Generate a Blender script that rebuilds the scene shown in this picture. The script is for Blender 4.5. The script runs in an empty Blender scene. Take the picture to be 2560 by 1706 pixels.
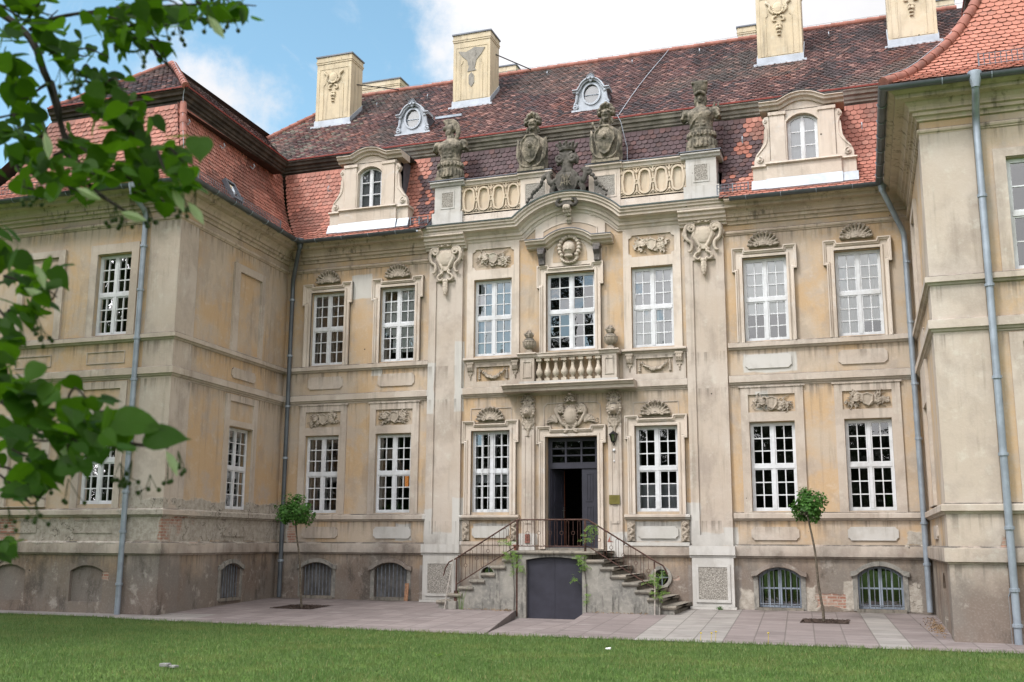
import bpy, bmesh, math, random
import numpy as np
from mathutils import Vector, Matrix, noise
random.seed(11)
rng = np.random.default_rng(5)
SC = bpy.context.scene
COL = SC.collection
PI = math.pi

# ------------------------------------------------------------------ objects
def tag(o, label=None, cat=None, group=None, kind=None):
    if label: o['label'] = label
    if cat: o['category'] = cat
    if group: o['group'] = group
    if kind: o['kind'] = kind
    return o

def empty(name, loc=(0, 0, 0), label=None, cat=None, group=None, rz=0):
    o = bpy.data.objects.new(name, None)
    COL.objects.link(o)
    o.location = loc
    o.rotation_euler = (0, 0, rz)
    o.empty_display_size = .3
    return tag(o, label, cat, group)

def copy_tree(o, parent=None):
    c = o.copy()
    COL.objects.link(c)
    if parent: c.parent = parent
    for ch in list(o.children): copy_tree(ch, c)
    return c

# wall frames: (u along wall, v outward, w up) -> world
def mkframe(o, t):
    o = Vector((o[0], o[1])); t = Vector(t).normalized(); n = Vector((t.y, -t.x))
    return lambda u, v, w: (o.x + t.x*u + n.x*v, o.y + t.y*u + n.y*v, w)
IDF = lambda u, v, w: (u, v, w)
FM = mkframe((0, -.10), (1, 0))
LC = (-8.97, -6.25); LN = (-9.43, -.10); RC = (9.40, -6.25); RN = (9.28, -.10)
def refl(fr_o, t, sgn):
    o = Vector(fr_o); t = Vector(t).normalized(); n = Vector((t.y, -t.x)) * sgn
    return lambda u, v, w: (o.x + t.x*u + n.x*v, o.y + t.y*u + n.y*v, w)
FLI = refl(LC, (LN[0]-LC[0], LN[1]-LC[1]), 1)
FLF = refl(LC, (-1, 0), -1)
FRI = refl(RC, (RN[0]-RC[0], RN[1]-RC[1]), -1)
FRF = refl(RC, (1, 0), 1)

def catmull(pts, n=6):
    P = [np.array(p, float) for p in pts]
    P = [2*P[0]-P[1]] + P + [2*P[-1]-P[-2]]
    out = []
    for i in range(1, len(P)-2):
        a, b, c, d = P[i-1], P[i], P[i+1], P[i+2]
        for k in range(n):
            t = k/n
            out.append(.5*(2*b+(c-a)*t+(2*a-5*b+4*c-d)*t*t+(3*b-a-3*c+d)*t**3))
    out.append(P[-2])
    return out

class MB:
    def __init__(s, fr=IDF):
        s.fr = fr; s.v = []; s.f = []; s.mi = []; s.m = 0
    def add(s, vs, fs):
        b = len(s.v)
        s.v += [s.fr(*p) for p in vs]
        s.f += [tuple(b+i for i in f) for f in fs]
        s.mi += [s.m]*len(fs)
        return s
    def box(s, u0, u1, v0, v1, w0, w1):
        return s.add([(u0,v0,w0),(u1,v0,w0),(u1,v1,w0),(u0,v1,w0),(u0,v0,w1),(u1,v0,w1),(u1,v1,w1),(u0,v1,w1)],
                     [(0,1,2,3),(7,6,5,4),(0,4,5,1),(1,5,6,2),(2,6,7,3),(3,7,4,0)])
    def quad(s, *p): return s.add(list(p), [tuple(range(len(p)))])
    def prism(s, poly, v0, v1, inset=0):
        n = len(poly)
        if inset:
            cu = sum(p[0] for p in poly)/n; cw = sum(p[1] for p in poly)/n
            h = max(abs(p[0]-cu) for p in poly); k = max(abs(p[1]-cw) for p in poly)
            top = [(cu+(p[0]-cu)*(1-inset/h), cw+(p[1]-cw)*(1-inset/k)) for p in poly]
        else: top = poly
        vs = [(u, v0, w) for u, w in poly] + [(u, v1, w) for u, w in top]
        return s.add(vs, [tuple(range(n)), tuple(range(2*n-1, n-1, -1))] + [(i, (i+1) % n, n+(i+1) % n, n+i) for i in range(n)])
    def ring(s, A, B, v0, v1, closed=True):
        n = len(A); vs = [(u, v0, w) for u, w in A]+[(u, v1, w) for u, w in A]+[(u, v0, w) for u, w in B]+[(u, v1, w) for u, w in B]
        fs = []
        for i in range(n if closed else n-1):
            j = (i+1) % n
            fs += [(i, j, n+j, n+i), (n+i, n+j, 3*n+j, 3*n+i), (3*n+i, 3*n+j, 2*n+j, 2*n+i), (2*n+i, 2*n+j, j, i)]
        if not closed: fs += [(0, n, 3*n, 2*n), (n-1, 2*n-1, 4*n-1, 3*n-1)]
        return s.add(vs, fs)
    def rectframe(s, u0, u1, w0, w1, t, v0, v1):
        A = [(u0,w0),(u1,w0),(u1,w1),(u0,w1)]; B = [(u0+t,w0+t),(u1-t,w0+t),(u1-t,w1-t),(u0+t,w1-t)]
        return s.ring(A, B, v0, v1)
    def tube(s, pts, r, n=6, flat=None):
        P = [Vector(p) for p in pts]; m = len(P); rs = r if isinstance(r, (list, tuple)) else [r]*m
        vs = []; ref = None
        for i in range(m):
            d = (P[min(i+1, m-1)]-P[max(i-1, 0)])
            if d.length < 1e-9: d = Vector((0, 0, 1))
            d.normalize()
            if ref is None:
                ref = Vector((0, 1, 0)) if abs(d.y) < .9 else Vector((1, 0, 0))
            a = (ref-d*ref.dot(d)).normalized(); ref = a; b = d.cross(a)
            for k in range(n):
                t = 2*PI*k/n; q = P[i]+(a*math.cos(t)*(flat or 1)+b*math.sin(t))*rs[i]
                vs.append(tuple(q))
        fs = [(i*n+k, i*n+(k+1) % n, (i+1)*n+(k+1) % n, (i+1)*n+k) for i in range(m-1) for k in range(n)]
        fs += [tuple(range(n)), tuple(range(m*n-1, (m-1)*n-1, -1))]
        return s.add(vs, fs)
    def curve(s, pts, r, v, n=6, seg=5, flat=None):
        Q = catmull([(p[0], p[1]) for p in pts], seg)
        m = len(Q)
        if isinstance(r, (list, tuple)):
            rr = [float(np.interp(i/(m-1), np.linspace(0, 1, len(r)), r)) for i in range(m)]
        else: rr = r
        vv = v if not isinstance(v, (list, tuple)) else [float(np.interp(i/(m-1), np.linspace(0, 1, len(v)), v)) for i in range(m)]
        return s.tube([(q[0], vv[i] if isinstance(vv, list) else vv, q[1]) for i, q in enumerate(Q)], rr, n, flat)
    def volute(s, cu, cw, R, v, r, a0=0, turns=1.4, d=1, k=.25):
        m = int(14*turns); pts = []
        for i in range(m+1):
            t = i/m; a = a0+d*2*PI*turns*t; q = R*(1-(1-k)*t)
            pts.append((cu+q*math.cos(a), v+.4*r*t, cw+q*math.sin(a)))
        s.tube(pts, [r*(1-.35*i/m) for i in range(m+1)], 6)
        return s.ell(cu, v, cw, R*k, r*1.3, R*k)
    def ell(s, cu, cv, cw, ru, rv, rw, n=10, m=6, rot=0):
        vs = []; c, sn = math.cos(rot), math.sin(rot)
        def P(x, y, z): return (cu+x*c-z*sn, cv+y, cw+x*sn+z*c)
        vs.append(P(0, 0, -rw))
        for i in range(1, m):
            t = -PI/2+PI*i/m
            for k in range(n):
                a = 2*PI*k/n; vs.append(P(ru*math.cos(t)*math.cos(a), rv*math.cos(t)*math.sin(a), rw*math.sin(t)))
        vs.append(P(0, 0, rw)); L = len(vs)-1
        fs = [(0, 1+(k+1) % n, 1+k) for k in range(n)]
        for i in range(m-2):
            fs += [(1+i*n+k, 1+i*n+(k+1) % n, 1+(i+1)*n+(k+1) % n, 1+(i+1)*n+k) for k in range(n)]
        fs += [(L, L-n+k, L-n+(k+1) % n) for k in range(n)]
        return s.add(vs, fs)
    def lathe(s, prof, cu=0, cv=0, n=12, sq=1):
        vs = [(cu+r*math.cos(2*PI*k/n), cv+sq*r*math.sin(2*PI*k/n), w) for r, w in prof for k in range(n)]
        m = len(prof)
        fs = [(i*n+k, i*n+(k+1) % n, (i+1)*n+(k+1) % n, (i+1)*n+k) for i in range(m-1) for k in range(n)]
        fs += [tuple(range(n)), tuple(range(m*n-1, (m-1)*n-1, -1))]
        return s.add(vs, fs)
    def loft(s, secs, n=24, pleat=0, amp=0):
        # secs: (w, cu, cv, ru, rv[, amp])
        vs = []
        for q in secs:
            w, cu, cv, ru, rv = q[:5]; am = q[5] if len(q) > 5 else 0
            for k in range(n):
                t = 2*PI*k/n; f = 1+am*math.cos(pleat*t)
                vs.append((cu+ru*f*math.cos(t), cv+rv*f*math.sin(t), w))
        m = len(secs)
        fs = [(i*n+k, i*n+(k+1) % n, (i+1)*n+(k+1) % n, (i+1)*n+k) for i in range(m-1) for k in range(n)]
        fs += [tuple(range(n)), tuple(range(m*n-1, (m-1)*n-1, -1))]
        return s.add(vs, fs)
    def sweep_plan(s, prof, path, cap=True):
        # prof: (v outward, w); path: plan points, outward = right-hand side; mitred
        P = [Vector(p) for p in path]; m = len(P); k = len(prof); vs = []
        for i in range(m):
            ns = []
            if i > 0: d = (P[i]-P[i-1]).normalized(); ns.append(Vector((d.y, -d.x)))
            if i < m-1: d = (P[i+1]-P[i]).normalized(); ns.append(Vector((d.y, -d.x)))
            if len(ns) == 2:
                b = (ns[0]+ns[1]).normalized(); b = b/max(.3, b.dot(ns[0]))
            else: b = ns[0]
            for v, w in prof: vs.append((P[i].x+b.x*v, P[i].y+b.y*v, w))
        fs = [(i*k+j, (i+1)*k+j, (i+1)*k+j+1, i*k+j+1) for i in range(m-1) for j in range(k-1)]
        if cap: fs += [tuple(range(k)), tuple(range(m*k-1, (m-1)*k-1, -1))]
        fr = s.fr; s.fr = IDF; s.add(vs, fs); s.fr = fr
        return s
    def sweep_wall(s, prof, path, cap=True):
        # prof: (v outward, n normal offset); path in (u,w), normal = left-hand side
        P = [Vector(p) for p in path]; m = len(P); k = len(prof); vs = []
        for i in range(m):
            ns = []
            if i > 0: d = (P[i]-P[i-1]).normalized(); ns.append(Vector((-d.y, d.x)))
            if i < m-1: d = (P[i+1]-P[i]).normalized(); ns.append(Vector((-d.y, d.x)))
            if len(ns) == 2:
                b = (ns[0]+ns[1]).normalized(); b = b/max(.4, b.dot(ns[0]))
            else: b = ns[0]
            for v, q in prof: vs.append((P[i].x+b.x*q, v, P[i].y+b.y*q))
        fs = [(i*k+j, (i+1)*k+j, (i+1)*k+j+1, i*k+j+1) for i in range(m-1) for j in range(k-1)]
        if cap: fs += [tuple(range(k)), tuple(range(m*k-1, (m-1)*k-1, -1))]
        return s.add(vs, fs)
    def build(s, name, mats, parent=None, smooth=None, label=None, fix=True):
        me = bpy.data.meshes.new(name)
        me.from_pydata(s.v, [], s.f)
        if not isinstance(mats, (list, tuple)): mats = [mats]
        for m in mats: me.materials.append(m)
        if len(mats) > 1: me.polygons.foreach_set('material_index', s.mi)
        if fix:
            bm = bmesh.new(); bm.from_mesh(me)
            bmesh.ops.recalc_face_normals(bm, faces=bm.faces)
            bm.to_mesh(me); bm.free()
        if smooth:
            me.polygons.foreach_set('use_smooth', [True]*len(me.polygons))
            me.set_sharp_from_angle(angle=math.radians(smooth))
        me.update()
        o = bpy.data.objects.new(name, me); COL.objects.link(o)
        if parent: o.parent = parent
        if label: o['label'] = label
        return o

def sculpt(o, voxel=.02, smooth=2, rough=.012, scale=.09):
    m = o.modifiers.new('remesh', 'REMESH'); m.mode = 'VOXEL'; m.voxel_size = voxel; m.use_smooth_shade = True
    if smooth:
        q = o.modifiers.new('smooth', 'SMOOTH'); q.factor = .5; q.iterations = smooth
    if rough:
        t = bpy.data.textures.new('weather', 'CLOUDS'); t.noise_scale = scale; t.noise_depth = 3
        d = o.modifiers.new('weather', 'DISPLACE'); d.texture = t; d.strength = rough; d.mid_level = .5
        d.texture_coords = 'GLOBAL'
    return o

# ------------------------------------------------------------------ materials
class G:
    def __init__(s, name):
        s.mat = bpy.data.materials.new(name); s.mat.use_nodes = True
        s.t = s.mat.node_tree; s.t.nodes.clear()
        s.out = s.t.nodes.new('ShaderNodeOutputMaterial')
        s.geo = s.t.nodes.new('ShaderNodeNewGeometry'); s.P = s.geo.outputs['Position']
    def n(s, ty, **kw):
        x = s.t.nodes.new(ty)
        for k, v in kw.items(): setattr(x, k, v)
        return x
    def set(s, sock, v):
        if hasattr(v, 'links'): s.t.links.new(v, sock)
        else:
            if isinstance(v, (tuple, list)) and len(v) == 3 and sock.type == 'RGBA': v = (*v, 1)
            sock.default_value = v
    def math(s, op, a, b=None, c=None, clamp=False):
        x = s.n('ShaderNodeMath', operation=op, use_clamp=clamp)
        s.set(x.inputs[0], a)
        if b is not None: s.set(x.inputs[1], b)
        if c is not None: s.set(x.inputs[2], c)
        return x.outputs[0]
    def vscale(s, vec, sc):
        x = s.n('ShaderNodeVectorMath', operation='MULTIPLY'); s.set(x.inputs[0], vec); x.inputs[1].default_value = sc
        return x.outputs[0]
    def noise(s, sc=1., detail=4, rough=.55, vec=None, stretch=None, dist=0):
        v = vec or s.P
        if stretch: v = s.vscale(v, stretch)
        x = s.n('ShaderNodeTexNoise'); s.set(x.inputs['Vector'], v)
        x.inputs['Scale'].default_value = sc; x.inputs['Detail'].default_value = detail
        x.inputs['Roughness'].default_value = rough; x.inputs['Distortion'].default_value = dist
        return x.outputs['Fac']
    def voro(s, sc, feature='F1', vec=None, out='Distance'):
        x = s.n('ShaderNodeTexVoronoi', feature=feature); s.set(x.inputs['Vector'], vec or s.P); x.inputs['Scale'].default_value = sc
        return x.outputs[out]
    def mr(s, v, a, b, c=0., d=1., smooth=True):
        x = s.n('ShaderNodeMapRange', interpolation_type='SMOOTHSTEP' if smooth else 'LINEAR')
        s.set(x.inputs[0], v); s.set(x.inputs[1], a); s.set(x.inputs[2], b); s.set(x.inputs[3], c); s.set(x.inputs[4], d)
        return x.outputs[0]
    def mix(s, f, a, b, mode='MIX'):
        x = s.n('ShaderNodeMix', data_type='RGBA', blend_type=mode)
        s.set(x.inputs['Factor'], f); s.set(x.inputs['A'], a); s.set(x.inputs['B'], b)
        return x.outputs['Result']
    def xyz(s, v=None):
        x = s.n('ShaderNodeSeparateXYZ'); s.set(x.inputs[0], v or s.P); return x.outputs
    def bump(s, h, strength=.3, dist=.02):
        x = s.n('ShaderNodeBump'); s.set(x.inputs['Height'], h); x.inputs['Strength'].default_value = strength; x.inputs['Distance'].default_value = dist
        return x.outputs[0]
    def pbr(s, col, rough=.8, normal=None, metal=0., spec=.3):
        x = s.n('ShaderNodeBsdfPrincipled')
        s.set(x.inputs['Base Color'], col); s.set(x.inputs['Roughness'], rough); s.set(x.inputs['Metallic'], metal)
        s.set(x.inputs['Specular IOR Level'], spec)
        if normal is not None: s.set(x.inputs['Normal'], normal)
        s.t.links.new(x.outputs[0], s.out.inputs[0]); s.bsdf = x
        return s.mat

def plain(name, col, rough=.7, var=.15, sc=6, metal=0., bump=.0, spec=.3, grime=.0, gcol=(.05, .045, .04)):
    g = G(name)
    f = g.noise(sc, 6, .6)
    c = g.mix(g.mr(f, .3, .7), tuple(x*(1-var) for x in col), tuple(min(1, x*(1+var)) for x in col))
    if grime: c = g.mix(g.math('MULTIPLY', g.mr(g.noise(1.7, 7, .65, stretch=(1, 1, .6)), .48, .72), grime), c, gcol)
    nm = g.bump(g.noise(sc*6, 5), bump, .02) if bump else None
    return g.pbr(c, rough, nm, metal, spec)

def smask(g, rects, amp=.3, e=.05):
    xs = g.xyz()
    nx = g.math('SUBTRACT', g.noise(1.6, 5, .6), .5); nz = g.math('SUBTRACT', g.noise(1.9, 5, .6, stretch=(1.1, .8, 1.2)), .5)
    px = g.math('MULTIPLY_ADD', nx, amp, xs[0]); pz = g.math('MULTIPLY_ADD', nz, amp, xs[2])
    tot = None
    for x0, x1, z0, z1 in rects:
        a = g.math('SUBTRACT', g.math('ABSOLUTE', g.math('SUBTRACT', px, (x0+x1)/2)), (x1-x0)/2)
        b = g.math('SUBTRACT', g.math('ABSOLUTE', g.math('SUBTRACT', pz, (z0+z1)/2)), (z1-z0)/2)
        d = g.math('MAXIMUM', a, b)
        tot = d if tot is None else g.math('MINIMUM', tot, d)
    return g.mr(tot, -e, e, 1., 0.)

FRESH = [(-7.12,-6.42,9.12,9.88),(-4.44,-4.2,5.42,6.95),(-3.56,-3.3,5.45,7.55),(-4.5,-4.2,1.6,2.62),(-3.6,-3.25,1.6,2.95),(-4.3,-3.4,1.6,1.95),
         (3.2,3.6,1.6,2.75),(4.2,4.55,1.6,2.1),(3.3,4.5,1.6,1.95),(-6.35,-6.0,6.65,6.9),(1.75,3.15,1.72,2.25),(-2.95,-1.85,1.86,2.2),(5.15,5.5,5.2,5.7),
         (-5.4,-4.9,1.7,2.2),(4.85,6.25,6.2,6.72),(-1.75,-1.0,1.62,1.92),(1.0,1.6,1.62,1.95),(3.2,4.6,.0,1.1),(-4.6,-3.3,.0,1.0)]
BRICK = [(6.45,7.2,.1,.42),(-9.0,-8.75,1.66,2.25),(10.3,10.46,1.68,1.84),(-10.75,-10.45,.72,.9),(-1.32,-1.18,1.7,1.86),(1.12,1.2,1.68,1.82),(-15,-13.6,1.7,2.2),(2.82,2.98,.72,.78)]
LOSS = [(-10.2,-8.93,1.64,2.75),(-13.5,-10.2,1.64,2.25),(-10.3,-9.6,2.4,3.1),(8.75,9.2,1.62,2.0),(4.5,5.0,.0,.45),(6.2,6.5,.0,.6),(7.15,7.5,.05,.75),(8.55,8.95,.05,.7)]

def plaster(name, c1, c2, c3, low=True, fresh=.0, streak=.3, base_damp=.88, bump=.25, brick=True):
    g = G(name); xs = g.xyz(); z = xs[2]
    f1 = g.noise(.42, 6, .6); f2 = g.noise(1.5, 8, .65); f3 = g.noise(26, 4, .6); f4 = g.noise(.9, 7, .6, stretch=(1, 1, .55), dist=.4)
    c = g.mix(g.mr(f1, .42, .60), c1, c2)
    c = g.mix(g.math('MULTIPLY', g.mr(f2, .48, .66), .7), c, c3)
    c = g.mix(g.math('MULTIPLY', g.mr(f4, .52, .62), .42), c, tuple(x*.78 for x in c3))
    c = g.mix(g.math('MULTIPLY', g.mr(g.noise(3.4, 7, .7), .54, .70), .4), c, tuple(min(.62, x*1.25) for x in c2))
    if fresh:
        m = smask(g, FRESH, .16, .025)
        c = g.mix(g.math('MULTIPLY', m, fresh), c, g.mix(f2, (.50, .49, .465), (.62, .61, .585)))
    if low:   # runs below the string courses, of uneven length
        dr = g.noise(1., 4, .6, stretch=(9, 9, .12)); tot = None
        for z0, ln in ((6.83, .5), (5.83, .45), (2.27, .5), (1.31, .6), (10.08, .4)):
            k = g.math('MULTIPLY', g.math('LESS_THAN', z, z0), g.mr(z, z0-ln, z0)); tot = k if tot is None else g.math('MAXIMUM', tot, k)
        c = g.mix(g.math('MULTIPLY', g.math('MULTIPLY', tot, g.mr(dr, .46, .66)), .6), c, (.13, .11, .09))
    up = g.xyz(g.geo.outputs['Normal'])[2]   # soot and moss that settled on the ledges
    c = g.mix(g.math('MULTIPLY', g.mr(up, .35, .8), g.mr(g.noise(2.4, 6, .65), .35, .55, .35, .95)), c, (.075, .07, .06))
    # runs of dirt down the wall, and damp rising from the ground
    st = g.noise(1.2, 5, .6, stretch=(6, 6, .35))
    st = g.math('MULTIPLY', g.mr(st, .50, .70), g.mr(g.noise(.7, 3), .36, .58))
    c = g.mix(g.math('MULTIPLY', st, streak), c, (.16, .135, .105))
    if low:
        dz = g.math('MULTIPLY_ADD', g.math('SUBTRACT', g.noise(.8, 6, .62, stretch=(1, 1, .7)), .5), 2.6, z)
        d = g.mr(dz, .7, 2.0, 1., 0.)
        hue = g.mix(g.mr(g.noise(.55, 4), .42, .6), (.175, .158, .142), (.165, .13, .11))
        c = g.mix(g.math('MULTIPLY', d, base_damp), c, hue)
        sp = g.mr(g.noise(1.5, 8, .68, stretch=(1, 1, .5)), .52, .64); c = g.mix(g.math('MULTIPLY', g.math('MULTIPLY', sp, d), .62), c, (.075, .065, .055))
        sp = g.mr(g.noise(2.1, 8, .7), .56, .66); c = g.mix(g.math('MULTIPLY', g.math('MULTIPLY', sp, d), .5), c, (.48, .45, .40))
    h = g.math('ADD', g.math('MULTIPLY', f3, .35), g.math('MULTIPLY', g.noise(5, 6, .6), 1.))
    if brick:
        ml = smask(g, LOSS, .55, .03)
        rub = g.mix(g.mr(g.noise(7, 7, .7), .35, .65), (.33, .295, .25), (.47, .43, .375))
        crk = g.math('ABSOLUTE', g.math('SUBTRACT', g.noise(2.6, 5, .6, dist=.6), .5)); crk = g.math('MULTIPLY', g.mr(crk, .004, .014, 1., 0.), g.mr(g.noise(1.3, 2), .45, .6))
        rub = g.mix(crk, rub, (.10, .085, .07))
        c = g.mix(ml, c, rub)
        h = g.math('ADD', h, g.math('MULTIPLY', ml, g.math('MULTIPLY', g.noise(6, 8, .7), 3.)))
        mb = smask(g, BRICK, .38, .02)
        x = g.n('ShaderNodeTexBrick'); v = g.n('ShaderNodeCombineXYZ')
        g.set(v.inputs[0], g.math('ADD', xs[0], xs[1])); g.set(v.inputs[1], z); g.set(x.inputs['Vector'], v.outputs[0])
        x.inputs['Scale'].default_value = 1; x.inputs['Brick Width'].default_value = .25; x.inputs['Row Height'].default_value = .077
        x.inputs['Mortar Size'].default_value = .012
        x.inputs['Color1'].default_value = (.29, .13, .09, 1); x.inputs['Color2'].default_value = (.40, .27, .21, 1); x.inputs['Mortar'].default_value = (.36, .31, .26, 1)
        bc = g.mix(g.math('MULTIPLY', g.mr(g.noise(9, 6), .5, .7), .7), x.outputs[0], (.5, .43, .37))
        c = g.mix(mb, c, bc)
        h = g.math('SUBTRACT', h, g.math('MULTIPLY', mb, 3.))
    # small bullet chips
    ch = g.voro(1.1); c = g.mix(g.mr(ch, .022, .03, 1., 0.), c, (.07, .06, .05))
    c = g.mix(g.math('MULTIPLY', g.math('SUBTRACT', f3, .5), .5, clamp=True), c, (.7, .66, .6))
    return g.pbr(c, .92, g.bump(h, bump, .03), 0., .12)

M = {}
M['ochre'] = plaster('ochre_plaster', (.53, .375, .23), (.51, .42, .33), (.45, .385, .33), fresh=.9)
M['trim'] = plaster('grey_plaster', (.495, .42, .35), (.545, .48, .42), (.415, .35, .30), fresh=.85)
M['pale'] = plaster('pale_plaster', (.61, .525, .445), (.66, .585, .51), (.53, .455, .385), low=False, brick=False, fresh=.5, streak=.35)
M['white'] = plaster('fresh_plaster', (.51, .495, .465), (.57, .555, .53), (.46, .435, .40), low=False, brick=False, streak=.3, bump=.12)
M['yellow'] = plaster('chimney_plaster', (.60, .51, .36), (.62, .54, .41), (.50, .43, .31), low=False, brick=False, streak=.55)
M['cream'] = plaster('cream_stucco', (.58, .47, .345), (.60, .51, .40), (.50, .42, .33), low=False, brick=False, streak=.4)
M['relief'] = plaster('stucco', (.38, .325, .265), (.43, .37, .305), (.29, .25, .21), low=False, brick=False, streak=.6, bump=.5)
M['relief_pale'] = plaster('pale_stucco', (.52, .45, .365), (.56, .49, .41), (.38, .325, .27), low=False, brick=False, streak=.5, bump=.4)
M['cornice'] = plaster('cornice_plaster', (.53, .43, .335), (.57, .475, .385), (.42, .34, .275), low=False, brick=False, streak=.9)

def stone(name, a, b, lich=(.055, .055, .042), k=.7, sc=3.2):
    g = G(name)
    f = g.noise(sc, 8, .65); f2 = g.noise(9, 8, .7); up = g.xyz(g.geo.outputs['Normal'])[2]
    c = g.mix(g.mr(f, .38, .62), a, b)
    c = g.mix(g.math('MULTIPLY', g.mr(f2, .46, .66), k), c, lich)
    c = g.mix(g.math('MULTIPLY', g.mr(g.noise(5, 6, .6, stretch=(2, 2, .4)), .52, .7), .6), c, (.035, .034, .03))
    return g.pbr(c, .95, g.bump(g.noise(30, 6, .7), .5, .01), 0., .1)
M['statue'] = stone('weathered_sandstone', (.30, .262, .205), (.13, .12, .098))
M['crest'] = stone('dark_sandstone', (.165, .152, .135), (.10, .094, .085), (.06, .056, .05), .5)
M['console'] = stone('black_crusted_stone', (.12, .11, .11), (.2, .185, .17), (.05, .05, .05), .6)
M['step'] = stone('step_stone', (.27, .24, .2), (.2, .185, .16), (.12, .115, .1), .5, 2.)
M['cement'] = stone('patched_cement', (.30, .285, .255), (.20, .195, .18), (.40, .38, .34), .5, 1.4)

def rough_cast():
    g = G('roughcast'); f = g.voro(55); f2 = g.noise(60, 4)
    c = g.mix(g.mr(f2, .40, .60), (.20, .185, .165), (.47, .44, .395))
    return g.pbr(c, .95, g.bump(g.noise(45, 4), 1., .03), 0., .1)
M['roughcast'] = rough_cast()

def tilemat(name):
    g = G(name)
    a = g.n('ShaderNodeAttribute'); a.attribute_name = 'tone'
    c = g.mix(g.math('MULTIPLY', g.mr(g.noise(3.5, 7, .65), .50, .72), .35), a.outputs['Color'], (.09, .075, .065))
    return g.pbr(c, .62, g.bump(g.noise(40, 4), .25, .01), 0., .3)
M['tile'] = tilemat('clay_tile')
M['ridge'] = plain('ridge_tile', (.30, .125, .095), .7, .25, 3, bump=.2, grime=.5)
M['under'] = plain('roof_underlay', (.05, .03, .025), .9)
M['wood_cornice'] = plain('old_painted_wood', (.075, .062, .052), .8, .4, 2.5, bump=.3, grime=.8, gcol=(.035, .03, .028))
M['greywood'] = plain('grey_painted_wood', (.30, .27, .23), .8, .3, 2.5, bump=.3, grime=.7, gcol=(.08, .07, .065))
M['redpaint'] = plain('red_brown_paint', (.20, .035, .025), .6, .2)
M['zinc'] = plain('grey_zinc', (.30, .345, .40), .45, .16, 2.5, metal=.35, spec=.5, grime=.3, gcol=(.16, .18, .2))
M['zincpale'] = plain('pale_zinc', (.40, .44, .49), .5, .14, 3, metal=.2, spec=.4, grime=.3, gcol=(.27, .29, .31))
M['gutter'] = plain('dark_zinc_gutter', (.10, .115, .13), .45, .2, 2, metal=.3, spec=.5, grime=.2)
M['lead'] = plain('lead_sheet', (.14, .155, .185), .5, .2, 2, metal=.2, spec=.4)
M['iron'] = plain('rusty_iron', (.085, .045, .035), .7, .4, 9, metal=.2, bump=.2)
M['grille'] = plain('grey_painted_iron', (.17, .19, .22), .55, .25, 8, metal=.1)
M['blackiron'] = plain('black_iron', (.015, .015, .016), .45, .2, metal=.2)
M['whitepaint'] = plain('white_painted_wood', (.66, .675, .70), .55, .08, 5, bump=.1, grime=.45, gcol=(.36, .34, .31))
M['bluepaint'] = plain('grey_blue_paint', (.30, .35, .42), .5, .1, 5)
M['door'] = plain('anthracite_paint', (.032, .032, .045), .5, .15, 3, spec=.4)
M['brownwood'] = plain('brown_wood_edge', (.22, .07, .03), .5, .2, 8)
M['board'] = plain('grey_shutter_board', (.16, .155, .15), .8, .3, 3, grime=.4)
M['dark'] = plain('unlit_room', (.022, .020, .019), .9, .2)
M['blind'] = plain('white_blind_cloth', (.87, .87, .88), .85, .05, 2)
M['greyblind'] = plain('grey_net_curtain', (.50, .51, .55), .85, .1, 2)
M['brass'] = plain('tarnished_brass', (.22, .19, .06), .4, .1, 10, metal=.6)
M['brassline'] = plain('engraved_line', (.10, .085, .03), .5, .1)
M['steel'] = plain('bright_steel', (.6, .6, .6), .3, .05, metal=.9)
M['brickm'] = plain('fired_brick', (.36, .2, .12), .85, .3, 20, bump=.2, grime=.3)
M['mulch'] = plain('bark_mulch', (.06, .042, .034), .95, .6, 14)
M['plank'] = plain('weathered_pole', (.42, .38, .34), .8, .2, 10)
M['lamp_red'] = plain('red_box', (.35, .05, .03), .6)
M['bark'] = plain('grey_bark', (.12, .10, .075), .9, .4, 20, bump=.5)
M['twig'] = plain('dark_twig', (.035, .028, .022), .85, .3, 20)
M['litter'] = plain('white_plastic', (.75, .76, .74), .4, .05)
M['stoneblock'] = plain('broken_paver', (.22, .22, .21), .9, .3, 9, bump=.4)
M['dandelion'] = plain('yellow_bloom', (.6, .45, .02), .7)
M['dryleaf'] = plain('dry_leaf', (.22, .14, .07), .9, .5, 14)

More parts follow.
